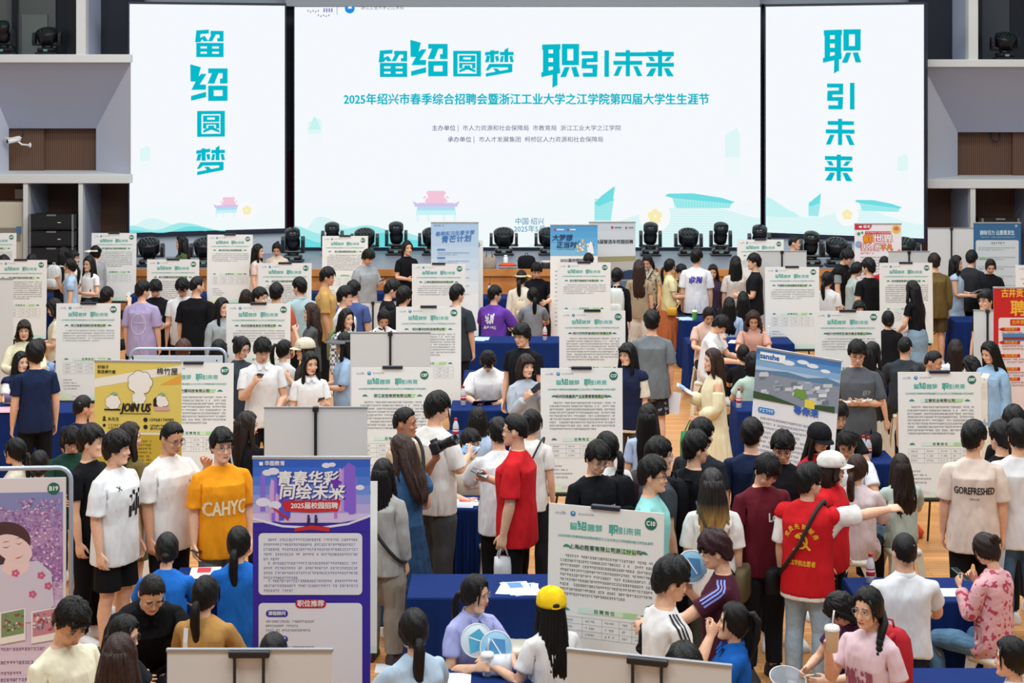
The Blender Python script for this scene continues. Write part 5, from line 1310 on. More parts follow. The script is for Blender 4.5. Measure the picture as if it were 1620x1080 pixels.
def d_lightblue(mb, w, h):
    y = -.002; bands(mb, w, 0, h, ['#aacbe9', '#b3d0ea', '#bcd6ec', '#c6dcee', '#d1e2f0', '#dbe8f1', '#e2ecf2', '#dfeaf1', '#d9e8f1', '#d2e5f0'], y)
    B = c_('#4f86c6'); put_text(mb, '暑期实习生夏令营', 0, h - .18, .075, B, y - .003, .03, shear=.15, width=.66, rot=.05); put_text(mb, '青芒计划', .02, h - .28, .125, c_('#3f78bd'), y - .003, .035, shear=.15, width=.5, rot=.05)
    marks(mb, -.35, -.18, h - .05, .022, 1, 0, INK, 1, y - .003)
    for k in range(6): mb.mat(B); rrect(mb, -.3, -.16, h - .47 - .14 * k, h - .44 - .14 * k, .012, y - .003); marks(mb, -.28, .25, h - .51 - .14 * k, .018, 2, .032, c_('#5c7fa8'), k, y - .003, .6)
def d_dream(mb, w, h):
    y = -.002; mb.mat(WHT); mb.rect(-w / 2, w / 2, 0, h, y)
    bands(mb, w, h - .52, h, ['#4f9fd4', '#57a6d9', '#62addc', '#6fb5df', '#7fbfe3'], y - .001)
    K = c_('#1a3f6e'); put_text(mb, '大梦想', -.2, h - .22, .115, K, y - .004, .04, shear=.15); put_text(mb, '正当时', -.13, h - .34, .115, K, y - .004, .04, shear=.15); marks(mb, -.28, .0, h - .41, .018, 1, 0, K, 1, y - .003)
    rr = random.Random(8)
    for i in range(26):
        mb.mat(c_(rr.choice(['#f2c24b', '#e8eef4', '#3f6fb0', '#f4d9a8', '#ffffff', '#f09c3c']))); a = rr.uniform(0, 6.28); x, z = .2 + rr.uniform(-.13, .13), h - .36 + rr.uniform(-.09, .08); mb.poly([(x, z), (x + .05 * cos(a), z + .05 * sin(a)), (x + .03 * cos(a + 1.2), z + .05 * sin(a + 1.2))], y - .003 - .0001 * i)
    mb.mat(c_('#f3f6f8')); mb.poly([(.22, h - .48), (.34, h - .48), (.31, h - .3), (.27, h - .27)], y - .006)
    mb.mat(c_('#c8283c')); mb.disc(-.32, h - .075, .018, y - .004); mb.disc(-.1, h - .075, .018, y - .004); mb.mat(WHT); mb.rect(-.29, -.17, h - .085, h - .065, y - .004); mb.rect(-.07, .03, h - .085, h - .065, y - .004)
    put_text(mb, '2025届校园招聘', -.0, h - .6, .065, INK, y - .003, .035, width=.46); put_text(mb, '职位', -.03, h - .68, .06, INK, y - .003, .03)
    for k in range(14): marks(mb, -.32, .3, h - .78 - .07 * k, .02, 1, 0, INK, k, y - .003, rr.uniform(.4, 1))
    mb.mat(c_('#4f9fd4')); mb.rect(-w / 2, w / 2, 0, .1, y - .002)
def d_car(mb, w, h):
    y = -.002; bands(mb, w, h - .62, h, ['#c3ced6', '#cbd4da', '#d2d9dd', '#d8dde0'], y); bands(mb, w, 0, h - .62, ['#b9b9b0', '#8f9aa0', '#5a6d84', '#c9c7bf', '#d3d1ca', '#dad9d4', '#e0dfda'], y)
    mb.mat(c_('#a09870')); mb.poly([(-w / 2, h - .6), (w / 2, h - .58), (w / 2, h - .66), (-.1, h - .68), (-w / 2, h - .63)], y - .002)
    put_text(mb, '2025届智选车校园招聘', 0, h - .34, .075, c_('#3c434a'), y - .003, .03, width=.72)
    mb.mat(c_('#c8283c')); mb.disc(.0, h - .09, .022, y - .003); mb.disc(.24, h - .095, .018, y - .003); mb.mat(INKL); mb.rect(.04, .16, h - .1, h - .082, y - .003); mb.rect(.28, .37, h - .1, h - .085, y - .003)
    mb.mat(c_('#23395c')); mb.poly([(.1, h - .94), (.14, h - .86), (.3, h - .82), (w / 2, h - .83), (w / 2, h - .98), (.12, h - .98)], y - .004)
def d_fresh(mb, w, h):
    y = -.002; mb.mat(c_('#f3eef0')); mb.rect(-w / 2, w / 2, 0, h, y); mb.mat(c_('#d7263d')); mb.poly([(-w / 2, h), (-.1, h), (-.12, h - .07), (-.16, h - .1), (-w / 2, h - .1)], y - .002)
    put_text(mb, '鲜丰', -.19, h - .052, .06, WHT, y - .004, .03); mb.mat(WHT); mb.disc(-.3, h - .05, .03, y - .004, 12, .018)
    rrect(mb, -.22, .22, h - .175, h - .125, .01, y - .002); mb.mat(c_('#d7263d')); rrect(mb, -.22, .22, h - .175, h - .125, .01, y - .003); marks(mb, -.2, .2, h - .15, .026, 1, 0, WHT, 2, y - .005)
    R = c_('#d31f38'); O = c_('#f2a21f'); put_text(mb, '鲜', -.17, h - .27, .17, R, y - .004, .09); put_text(mb, '鲜', -.17, h - .27, .17, O, y - .006, .03); put_text(mb, '世界', .08, h - .27, .17, R, y - .004, .09); put_text(mb, '世界', .08, h - .27, .17, WHT, y - .006, .03)
    put_text(mb, '因你而不凡', -.02, h - .41, .11, R, y - .004, .09); put_text(mb, '因你而', -.12, h - .41, .11, WHT, y - .006, .03); put_text(mb, '不凡', .15, h - .41, .11, O, y - .006, .03)
    mb.mat(c_('#efc84a')); mb.disc(.31, h - .09, .075, y - .002); mb.mat(c_('#e06a7a')); mb.disc(.31, h - .08, .045, y - .003, 12, .035); mb.mat(c_('#6fb7e0')); mb.disc(-.33, h - .35, .06, y - .002); mb.mat(c_('#e58a9c')); mb.disc(-.31, h - .35, .035, y - .003); mb.mat(c_('#3aa36a')); mb.disc(-.33, h - .17, .03, y - .002); mb.disc(-.27, h - .15, .02, y - .002); mb.mat(c_('#f08a3c')); mb.disc(.36, h - .46, .03, y - .002)
    marks(mb, -.3, -.1, h - .5, .03, 1, 0, R, 1, y - .003); marks(mb, -.3, .3, h - .57, .02, 8, .05, INK, 3, y - .003)
def d_blue(mb, w, h):
    y = -.002; mb.mat(c_('#2f6794')); mb.rect(-w / 2, w / 2, 0, h, y); put_text(mb, '拥有引力 让愿景发生', 0, h - .17, .085, c_('#bcd4e6'), y - .003, .04, width=.58); marks(mb, -.28, .3, h - .24, .026, 1, 0, c_('#9fc0d8'), 3, y - .003)
    put_text(mb, '✕', .32, h - .05, .05, WHT, y - .003, .04); mb.mat(c_('#cfdbe0')); rrect(mb, -.36, .36, .05, h - .29, .03, y - .002); marks(mb, -.1, .1, h - .34, .04, 1, 0, INK, 1, y - .003)
    for k in range(7):
        marks(mb, -.32, .3, h - .42 - .16 * k, .02, 2, .034, INKL, k, y - .003, .7); mb.mat(c_('#8cc08a')); mb.rect(-.3, -.12, h - .62 - .3 * (k // 2), h - .585 - .3 * (k // 2), y - .0025)
def d_red(mb, w, h):
    y = -.002; mb.mat(c_('#c81a1e')); mb.rect(-w / 2, w / 2, 0, h, y); G = c_('#f0b63c'); put_text(mb, '古井贡酒', -.13, h - .07, .11, G, y - .004, .035, width=.35); put_text(mb, '·年份原浆', .22, h - .075, .06, G, y - .004, .03)
    put_text(mb, '聘', -.1, h - .26, .2, G, y - .004, .03); mb.mat(c_('#e9dcd9')); rrect(mb, -.34, .36, .06, h - .36, .03, y - .003); mb.mat(c_('#c81a1e')); rrect(mb, -.2, .25, h - .455, h - .38, .01, y - .005); put_text(mb, '古井贡酒校园招聘', .02, h - .418, .055, G, y - .007, .03, width=.4)
    for z in (.50, .66, .82, .98, 1.1):
        mb.mat(c_('#c81a1e')); mb.poly([(-.34, h - z), (-.3, h - z + .02), (-.08, h - z + .02), (-.08, h - z - .022), (-.3, h - z - .022)], y - .005)
        put_text(mb, '项目简介' if z < .6 else '岗位需求', -.19, h - z, .04, G, y - .007, .02); marks(mb, -.3, .32, h - z - .045, .02, 2, .034, c_('#7a3a3a'), int(z * 50), y - .005, .6)
    bands(mb, 0, 0, 0, [], 0)
    for x0 in (-.29, .02): mb.mat(c_('#4f86b8')); mb.rect(x0, x0 + .27, h - .64, h - .55, y - .006); mb.mat(c_('#8a3038')); mb.rect(x0, x0 + .27, h - .625, h - .595, y - .007)
def d_factory(mb, w, h):
    y = -.002; mb.mat(c_('#e4e8ea')); mb.rect(-w / 2, w / 2, 0, h, y)
    bands(mb, w, h - .30, h, ['#3f78b8', '#5b90c6', '#86aed4', '#b3cadf', '#a7bccb'], y - .001); mb.mat(c_('#e9eef2'))
    for x, z, r in ((-.2, .08, .06), (-.1, .1, .07), (.05, .07, .06), (.15, .09, .06), (.28, .12, .05)): mb.disc(x, h - z, r, y - .002, 14, r * .35)
    mb.mat(c_('#5d82a0')); mb.poly([(-w / 2, h - .22), (-.1, h - .19), (.1, h - .215), (.3, h - .18), (w / 2, h - .21), (w / 2, h - .26), (-w / 2, h - .26)], y - .002)
    mb.mat(c_('#8a93a0')); mb.rect(-w / 2, w / 2, h - .50, h - .245, y - .002); rr = random.Random(3)
    for i in range(34):
        x = rr.uniform(-.4, .3); z = rr.uniform(.27, .46); mb.mat(c_(rr.choice(['#c9ced3', '#dfe3e6', '#9aa7b5', '#6c7b8c', '#b4bcc6']))); ww = rr.uniform(.04, .1); mb.poly([(x, h - z), (x + ww, h - z + .015), (x + ww, h - z + .05), (x, h - z + .035)], y - .003 - .0001 * i)
    mb.mat(c_('#6f9a45')); mb.poly([(-.02, h - .40), (.12, h - .44), (.1, h - .34), (-.0, h - .33)], y - .007); mb.mat(c_('#33502f')); mb.poly([(-w / 2, h - .50), (-w / 2, h - .43), (-.25, h - .44), (-.1, h - .47), (.05, h - .50)], y - .007); mb.poly([(.1, h - .5), (.2, h - .46), (.4, h - .44), (.4, h - .5)], y - .007)
    put_text(mb, 'sanshe', -.29, h - .075, .075, c_('#2a6db3'), y - .006, .05); mb.mat(WHT); mb.rect(-.39, -.13, h - .115, h - .035, y - .005)
    mb.mat(c_('#e6d34a')); mb.rect(.1, .2, h - .50, h - .42, y - .008); put_text(mb, '等你来', .12, h - .545, .085, c_('#2f5fb4'), y - .009, .05)
    mb.mat(c_('#2f86d0')); rrect(mb, -.37, -.2, h - .63, h - .575, .02, y - .004); marks(mb, -.35, -.22, h - .602, .03, 1, 0, WHT, 2, y - .006)
    for k in range(22): marks(mb, -.34, .33, h - .68 - .045 * k, .021, 1, 0, c_('#5b6b86'), k, y - .003, .6 if k % 4 == 3 else 1)

# ---- furniture --------------------------------------------------------
CLOTH = mat('#122a62', .85, 'drape')
def table(label, x0, x1, ytop, depth=.6, rz=0.0, drop=.73, h=.75):
    """folding table under a floor-length navy cloth; ytop = pixel row of its far top edge"""
    Yb = FPX * (CZ - h) / (ytop - HY); k = Yb / FPX; X0, X1 = (x0 - CX) * k, (x1 - CX) * k; w = X1 - X0
    root = empty('table', ((X0 + X1) / 2, Yb - depth / 2, 0), rz); tag(root, label, 'table', None)
    def per(o, z, amp, seed):
        P = []; rr = random.Random(seed); nx, ny = 34, 14
        pts = [(-w / 2 + w * i / nx, -depth / 2, 0, -1) for i in range(nx)] + [(w / 2, -depth / 2 + depth * i / ny, 1, 0) for i in range(ny)] + [(w / 2 - w * i / nx, depth / 2, 0, 1) for i in range(nx)] + [(-w / 2, depth / 2 - depth * i / ny, -1, 0) for i in range(ny)]
        for i, (x, y, nx_, ny_) in enumerate(pts):
            d = o + amp * (sin(i * .9 + 1) * .6 + sin(i * 2.3) * .4)
            P.append((x + nx_ * d, y + ny_ * d, z))
        return P
    mb = MB(); mb.mat(CLOTH); mb.rings([per(.004, h - .004 - drop, .034, 1)] and [per(.035, h - drop, .032, 1), per(.022, h - drop * .55, .018, 1), per(.008, h - drop * .15, .004, 1), per(.004, h - .012, 0, 1), per(-.004, h, 0, 1)], True, False); mb.build('tablecloth', root)
    mb = MB(); mb.mat(mat('#b8aa90', .6)); mb.box(-w / 2 + .01, w / 2 - .01, -depth / 2 + .01, depth / 2 - .01, h - .03, h - .006); mb.build('tabletop', root)
    for sx in (-1, 1):
        mb = MB(); mb.mat(BLACK); 
        for sy in (-1, 1): mb.tube([(sx * (w / 2 - .12), sy * (depth / 2 - .08), .0), (sx * (w / 2 - .12), sy * (depth / 2 - .08), h - .03)], .014)
        mb.tube([(sx * (w / 2 - .12), -depth / 2 + .08, .12), (sx * (w / 2 - .12), depth / 2 - .08, .12)], .01); mb.build('leg', root)
    return root, h

STOOL = mat('#d5cfbd', .45)
def stool(label, x, yseat, rz=0.0, h=.45, group=None, X=None, Y=None):
    if Y is None: Y = FPX * (CZ - h) / (yseat - HY); X = (x - CX) * Y / FPX
    root = empty('plastic_stool', (X, Y, 0), rz); tag(root, label, 'stool', group)
    mb = MB(); mb.mat(STOOL)
    def rr_(w, z, n=6, r=.3):
        P = []
        for cx_, cy_, a0 in ((1, 1, 0), (-1, 1, 90), (-1, -1, 180), (1, -1, 270)):
            for k in range(n): a = rad(a0 + 90 * k / (n - 1)); P.append((w * ((1 - r) * cx_ + r * cos(a)), w * ((1 - r) * cy_ + r * sin(a)), z))
        return P
    mb.rings([rr_(.150, h - .045), rr_(.148, h - .012), rr_(.135, h), ], True, True); mb.build('seat', root)
    for sx in (-1, 1):
        for sy in (-1, 1):
            mb = MB(); mb.mat(STOOL); out = []
            for z, w, t in ((0, .185, .05), (.2, .167, .055), (h - .12, .150, .07), (h - .02, .142, .11)):
                c = np.array([sx * w, sy * w, z]); out.append([c, c - (sx * t, 0, 0), c - (sx * t, sy * .012, 0), c - (sx * .012, sy * .012, 0), c - (sx * .012, sy * t, 0), c - (0, sy * t, 0)][::(1 if sx * sy > 0 else -1)])
            mb.rings(out); mb.build('leg', root)
    return root

def bottle(label, p, clear=False, group=None):
    root = empty('water_bottle', p); tag(root, label, 'bottle', group)
    mb = MB(); mb.mat(mat('#dfe7ea', .12, alpha=.75)); mb.lathe([(.026, 0), (.032, .006), (.031, .05), (.033, .055), (.031, .06), (.033, .12), (.031, .15), (.018, .19), (.013, .2), (.013, .212)], 14); mb.build('body', root)
    mb = MB(); mb.mat(mat('#c9d9dc' if clear else '#b8202c', .4)); mb.lathe([(.0335, .062), (.034, .066), (.034, .112), (.0335, .116)], 14)
    if not clear: mb.mat(WHT); mb.lathe([(.0336, .09), (.0342, .092), (.0342, .104), (.0336, .106)], 14)
    mb.build('label', root)
    mb = MB(); mb.mat(mat('#e8eef0' if clear else '#c4141f', .35)); mb.lathe([(.0155, .205), (.0165, .208), (.0165, .226), (.015, .229)], 14); mb.build('cap', root)
    return root

def papers(name, label, p, col='#dfe6ec', w=.21, d=.297, n=1, rz=0.0, accent=None):
    o = MB(); o.mat(mat(col, .6)); rr = random.Random(int(abs(p[0]) * 100))
    for k in range(n):
        a = rr.uniform(-.35, .35) if n > 1 else 0; dx, dy = (rr.uniform(-.06, .06), rr.uniform(-.04, .04)) if n > 1 else (0, 0); z = .0015 * k
        c = [(-w / 2, -d / 2), (w / 2, -d / 2), (w / 2, d / 2), (-w / 2, d / 2)]; R = [(x * cos(a) - y * sin(a) + dx, x * sin(a) + y * cos(a) + dy) for x, y in c]
        o.mat(mat(col, .6)); o.rings([[(x, y, z + .0005) for x, y in R], [(x, y, z + .0018) for x, y in R]])
        if accent: o.mat(mat(accent, .6)); R2 = [(x * .5 + (R[2][0] + R[3][0]) * .22, y * .45 + (R[2][1] + R[3][1]) * .22) for x, y in R]; o.add([(x, y, z + .0022) for x, y in R2], [(0, 1, 2, 3)])
    b = o.build(name); b.location = p; b.rotation_euler = (0, 0, rz); tag(b, label, 'paper'); return b

# ---- stage lights ------------------------------------------------------
GEAR = mat('#0e1118', .4); LENS = mat('#0a1719', .2)
def moving_head(label, x, ybase, wash=False, zf=SZ, Y=None, tilt=0.0, group=None):
    if Y is None: Y = FPX * (CZ - zf) / (ybase - HY)
    root = empty('stage_light', ((x - CX) * Y / FPX, Y, zf)); tag(root, label, 'stage light', group)
    mb = MB(); mb.mat(GEAR); mb.box(-.2, .2, -.17, .17, 0, .045, .01); mb.box(-.17, .17, -.15, .15, .045, .13, .03); mb.lathe([(.1, .13), (.11, .14), (.11, .165), (.1, .17)], 18); mb.build('base', root)
    mb = MB(); mb.mat(mat('#9fd8cf', .3, emit=.35)); mb.rect(-.04, .04, .06, .1, -.153); mb.build('display', root)
    W = .25 if wash else .19; hz = .36 if wash else .42
    mb = MB(); mb.mat(GEAR); mb.box(-W - .04, W + .04, -.07, .07, .17, .215, .02)
    for s in (-1, 1): mb.rings([[(s * W + a, b_ * k, z) for a, b_ in ((-.03, -.08), (.03, -.08), (.03, .08), (-.03, .08))] for z, k in ((.18, .9), (.27, 1.1), (hz, 1.0), (hz + .07, .6))])
    mb.build('yoke', root)
    mb = MB(); mb.mat(GEAR)
    if wash: mb.lathe([(.12, -.11), (.19, -.10), (.2, .06), (.205, .10), (.19, .115)], 28)
    else: mb.lathe([(.08, -.2), (.125, -.17), (.135, -.02), (.12, .0), (.125, .06), (.145, .1), (.145, .2), (.13, .21)], 24)
    hd = mb.build('lamp_head', root); hd.location = (0, 0, hz); hd.rotation_euler = (rad(24 if wash else 30) + tilt, 0, 0)
    mb = MB(); mb.mat(LENS)
    if wash:
        mb.lathe([(.18, .112), (.17, .125), (.02, .128)], 24); mb.mat(mat('#1c2726', .2))
        for q, r in ((0, 0), (6, .065), (12, .13)):
            for k in range(max(1, q)): a = 6.283 * k / max(1, q); mb.lathe([(.024, 0), (.02, .01), (.003, .014)], 8, (r * cos(a), r * sin(a), .126))
    else: mb.lathe([(.125, .205), (.115, .222), (.06, .235), (.005, .24)], 24)
    ln = mb.build('lens', hd)
    return root
# ================================================================ what stands where: boards, banners, tables, stage gear
board('poster board with green badge at the left edge, beside the cream cabinet', -9.5, 368.4, 'A09', '绍兴市人才发展集团', 'q')
board('poster board behind the girl in the white visor, right of the speaker stack', 180.5, 368.4, 'A31', '浙江春风动力股份有限公司')
board('poster board at the left edge with long text, in front of the cabinet', 33, 411, 'A10', '绍兴银行股份有限公司')
board('poster board with white sheet left of the man in the lavender t-shirt', 140, 479.6, 'B09', '浙江恒星网络科技有限公司', 'q')
board('poster board under the left LED panel, left of the woman in pale pink', 364, 371, 'A07', '绍兴市汽车公司有限公司', 'q')
board('poster board behind the two young men reading together', 274, 410, 'B05', '浙江菲趣信息科技有限公司')
board('poster board in front of the long-haired girl in grey, yellow t-shirt man behind', 409, 480, 'B16', '杭州视窗信息技术有限公司', 'q')
board('poster board behind the man in the pale aqua polo shirt', 451, 416, 'B13', '杭州铁木真科技有限公司')
board('poster board before the stage, behind the man in the grey t-shirt', 546, 373, 'B11', '浙江瑞安建筑有限公司')
board('poster board behind the dark haired man in slate, in front of the pale blue banner', 694, 417, 'C03', '上海先康医药科技有限公司', 'q')
board('poster board mostly hidden behind the pale blue roll-up banner', 727, 380, 'B12', '绍兴文旅集团', 'q')
board('poster board behind the folded white double panel, centre of the hall', 678, 485, 'C06', '绍兴建华纺织品有限公司')
board('poster board with badge C07 behind the cameraman', 621, 581, 'C07', '浙江吉宏商贸有限公司')
board('poster board with badge C17 beside the girl in the navy vest', 920, 582, 'C17', '杭州四维鑫辰产业运营管理有限公司')
board('poster board with badge C16 just behind board C17', 937, 491, 'C16', '绍兴市柯桥鉴湖纺织有限公司')
board('poster board with badge C15 in front of the blue dream banner', 924, 415, 'C15', '绍兴银行越城支行有限公司', 'q')
board('poster board partly covered by a white board back, right of centre before the stage', 1203, 378.7, 'D12', '绍兴万丰工程有限公司', 'q')
board('poster board beside the ponytail girl in white, right of the curly woman in pink', 1253, 422, 'D05', '中国移动通信集团有限公司', 'q')
board('poster board behind the heavy man in the grey t-shirt', 1341, 491.5, 'D06', '绍兴市柯桥区城市建设有限公司', 'q')
board('poster board behind the girl in black with the denim skirt', 1433, 415.6, 'D04', '杭州星辰教育科技有限公司')
board('poster board with badge D07 and table grid, beside the girl in the blue shirt', 1486, 588, 'D07', '三替实业有限公司')
board('poster board cut by the right picture edge, above the red banner', 1649, 419, 'D03', '绍兴电力有限公司', 'q')
board('poster board with badge B17 half covered by the yellow banner', 306, 574, 'B17', '棉竹屋科技有限公司')
board('poster board with badge B18 hidden behind the purple banner', 508, 761, 'B18', '华图教育科技有限公司', 'q')
board('large poster board with badge C10 in the front, its right side turned nearer', 953.5, 803, 'C10', '上海必胜客有限公司浙江分公司', rz=rad(-20), ztop=1.77)

board_back('white double panel seen from behind, above poster board C07', 617.5, 526.5, Y=19.0)
board_back('white double panel seen from behind, above the purple banner', 499.5, 645)
board_back('white folded double panel seen from behind, right of centre before the stage', 1237, 397.5, w=.79)
board_back('tall white double panel with black seam beside the far right blue banner', 1505, 361, w=.82, ztop=1.9)
board_back('small grey white panel leaning behind the ponytail girl, right back', 1438, 398, w=.66, seam=False)
board_back('white panel back cut by the left picture edge', -12, 441, w=.55, seam=False, ztop=1.9, h=1.5)
board_back('white panel back with black holder in the front below the purple banner', 395, 1029, seam=False, holder=True, ztop=1.57, h=1.1)
board_back('white panel back with black holder in the front below board C10', 1025, 1041, seam=False, holder=True, ztop=1.57, h=1.1, rz=rad(-17))
board_back('white panel back standing before the table near the two seated long-haired men', 590, 478, seam=False, w=.7, ztop=1.15, h=.6)
board_back('narrow white panel leaning behind the red banner', 1562, 491, w=.35, seam=False, ztop=1.6)

roll_up('purple', 'purple roll-up banner with crystal city and white lettering, in the front', 493, 724, d_purple)
roll_up('yellow', 'yellow roll-up banner reading JOIN US with white cotton shapes', 218.5, 571.5, d_yellow, rz=rad(-4))
roll_up('pale blue', 'pale blue roll-up banner before the stage left of centre', 719.5, 352, d_lightblue, ztop=2.1)
roll_up('dream', 'blue and white roll-up banner with cartoon figures behind board C15', 908, 356, d_dream, ztop=2.05)
roll_up('car', 'grey roll-up banner with car picture right of the blue one', 968.5, 353, d_car, Y=29.4)
roll_up('fresh', 'white roll-up banner with red and orange slogan below the right LED panel', 1389, 354, d_fresh, ztop=2.05)
roll_up('blue', 'dark blue roll-up banner with pale text box at the far right', 1577.5, 352.5, d_blue, ztop=2.1)
roll_up('red', 'red roll-up banner with gold lettering at the right picture edge', 1624, 455, d_red)
roll_up('factory', 'tilted roll-up banner with factory photograph, right of centre', 1240, 557, d_factory, rz=rad(-30), roll=rad(4.5), w=.86, ztop=1.95, h=1.85)

# steel-framed boards
def framed(label, x, yt, w, h, ztop, front=None, rz=0.0):
    Y = FPX * (CZ - ztop) / (yt - HY); P = at(x, yt, Y); root = empty('framed_board', (P[0], Y, 0), rz); tag(root, label, 'poster board')
    FR = mat('#a9b9cf', .35, metal=.3); mb = MB(); mb.mat(FR); hw = w / 2 + .035; r = .09; pts = [(-hw, 0, .02), (-hw, 0, ztop - r)]
    for k in range(7): a = pi - (pi / 2) * k / 6; pts.append((-hw + r + r * cos(a), 0, ztop - r + r * sin(a)))
    for k in range(7): a = pi / 2 - (pi / 2) * k / 6; pts.append((hw - r + r * cos(a), 0, ztop - r + r * sin(a)))
    pts += [(hw, 0, .02)]; mb.tube(pts, .016, 10)
    for s in (-1, 1): mb.tube([(s * hw, -.28, .016), (s * hw, .28, .016)], .016, 8)
    mb.build('frame', root)
    z0 = ztop - .07 - h; mb = MB(); mb.mat(mat('#c5d0dc', .5)); mb.box(-w / 2, w / 2, -.008, .008, z0, z0 + h)
    mb.mat(BLACK)
    for s in (-1, 1):
        for z in (z0 + .05, z0 + h - .05): mb.lathe([(.008, -.011), (.008, -.008)], 8, (s * (w / 2 - .06), 0, z), axis='y')
    mb.build('panel', root)
    if front:
        mb = MB(); front(mb, w, h); o = mb.build('printed_design', root); o.location = (0, -.010, z0)
    return root
framed('steel-framed pale board seen behind the yellow banner, rounded top corners', 282, 551.5, .92, 1.2, 1.8)
def d_b19(mb, w, h):
    d_sakura(mb, w, h + .12) if False else None
    mb.mat(c_('#e3e1e6')); mb.rect(-w / 2, w / 2, 0, h, -.001)
    k = MB(); d_sakura(k, .86, 1.62); 
    for m in k.mats:
        if m not in mb.mats: mb.mats.append(m)
    n = len(mb.V); mb.V += [(v[0] * (w - .04) / .86 - .0, v[1] - .001, v[2] * (h - .11) / 1.62 + .01) for v in k.V]
    for f, mi, s_ in zip(k.F, k.mi, k.S): mb.F.append(tuple(i + n for i in f)); mb.mi.append(mb.mats.index(k.mats[mi])); mb.S.append(s_)
    mb.mat(BADGE); mb.disc(w / 2 - .085, h - .075, .043, -.005, 28); put_text(mb, 'B19', w / 2 - .085, h - .075, .045, WHT, -.006, .04, width=.06)
framed('steel-framed poster with pink blossom and smiling woman, badge B19, left front', 3, 741, .9, 1.65, 1.85, d_b19, rz=rad(4))

# ---- tables ------------------------------------------------------------
T = {}
for key, lb, x0, x1, yt, kw in (
    ('A', 'navy covered table at the left edge beside the navy t-shirt man', -60, 140, 636, {}),
    ('B', 'navy covered table behind the man in the purple t-shirt', 741, 884, 531.5, {}),
    ('C', 'navy covered table behind the seated young man in white, centre', 735, 812, 585, {}),
    ('D', 'navy covered table in front of the seated young man in white, centre', 716, 815, 633, {}),
    ('E', 'navy covered table between the cameraman and the man in red', 690, 768, 783, {'depth': .5}),
    ('F', 'navy covered front table with leaflets, behind the woman in lavender', 651, 930, 907.5, {}),
    ('W', 'navy covered table with a bottle beside the cameraman, before the pale blue person', 704, 752, 680, {}),
    ('G', 'navy covered table at the bottom edge before the woman in lavender', 622, 848, 1054, {}),
    ('H', 'navy covered table at the lower right edge behind the braided girl', 1405, 1590, 1056, {}),
    ('I', 'navy covered table between the white shirt man and the white stools', 1333, 1547, 913, {}),
    ('J', 'navy covered table of the curly haired woman in pink', 1082, 1246, 533, {}),
    ('K', 'navy covered table with the green cup by the orange skirt', 1073, 1150, 498.5, {}),
    ('L', 'navy covered table behind the factory banner', 1156, 1290, 634, {}),
    ('M', 'navy covered table beside the red banner at the right', 1497, 1560, 500, {}),
    ('N', 'navy covered table with the black backpack, beside board D07', 1345, 1400, 712, {}),
    ('O', 'navy covered table left of board D07 behind the grey t-shirt man', 1385, 1440, 590, {}),
    ('P', 'navy covered table before the stage behind the grey t-shirt man', 492, 640, 459, {'depth': .45}),
    ('Q', 'navy covered table before the stage, right of the pale blue banner', 757, 866, 465, {}),
    ('R', 'navy covered table beside the speaker stack behind the girl in the blue shirt', 76, 132, 463, {}),
    ('S', 'navy covered table behind the two young men reading, left back', 215, 330, 461, {}),
    ('U', 'navy covered table behind the women in blue shirts, left front', 285, 395, 897, {})):
    T[key] = table(lb, x0, x1, yt, **kw)
def on(px, py, z=.75):
    Y = FPX * (CZ - z) / (py - HY); return ((px - CX) * Y / FPX, Y, z)

# ---- stools with nobody on them ---------------------------------------
stool('empty white plastic stool right of the woman in lavender', 818, 1018, .3)
stool('white plastic stool under the table edge behind the man in red', 784, 858, .2)

# ---- on the tables -----------------------------------------------------
for lb, px, py, cl in (('red capped water bottle on the table beside the seated man in white', 733, 641, 0), ('red capped water bottle behind the woman with dark hair near leaflets, centre', 721, 695, 0),
    ('red capped water bottle on the left edge table', 33, 652, 0), ('red capped water bottle on the table near the white factory banner', 1169, 645, 0), ('red capped water bottle on the table below board C15', 862, 538, 0),
    ('red capped water bottle near the seated man in black at the stage', 867, 471, 0), ('red capped water bottle before the curly haired woman in pink', 1195, 542, 0), ('red capped water bottle by the elbow of the writing white t-shirt man', 1141, 541, 0),
    ('clear water bottle left of its twin on the curly haired woman\'s table', 1206, 541, 1), ('clear water bottle right of its twin beside board D05', 1216, 541, 1),
    ('red capped water bottle by the white shirt man\'s shoulder', 1377, 922, 0), ('red capped water bottle left of the purple t-shirt man', 774, 469, 0), ('red capped water bottle left one of the pair before the seated man in black', 1366, 724, 0), ('red capped water bottle right one of the pair before the seated man in black', 1374, 726, 0)):
    bottle(lb, on(px, py), bool(cl))
def cup(label, px, py, col, z=.75, straw='#3aa648', lid='#e8eae6', P=None):
    root = empty('cup', P if P is not None else on(px, py, z)); tag(root, label, 'cup'); mb = MB(); mb.mat(mat(col, .35)); mb.lathe([(.030, 0), (.034, .004), (.043, .125), (.045, .13)], 18); mb.build('body', root)
    mb = MB(); mb.mat(mat(lid, .3)); mb.lathe([(.046, .126), (.047, .132), (.04, .15), (.02, .158)], 18); mb.build('lid', root)
    mb = MB(); mb.mat(mat(straw, .4)); mb.tube([(0, 0, .15), (.012, 0, .24)], .005); mb.build('straw', root); return root
cup('green cup with straw on the table by the orange skirt', 1099, 506, '#5fb94a')
cup('white drink cup with straw on the bottom edge table', 771, 1068, '#dfe3e4', straw='#d8dcdd')
cup('dark red drink cup beside the woman in the cream dress', 1160, 575, '#7a2a2c', straw='#2a2a2a', z=.75, P=(at(1147, 580, 17.6)[0], 17.75, .75)) if False else None
papers('leaflet', 'spread leaflets on the front table left of board C10', on(823, 932), '#cfe0ee', n=4, accent='#5a86c0')
papers('paper', 'stack of white sheets on the bottom edge table', on(718, 1075), '#e6e8ea', w=.22, d=.24)
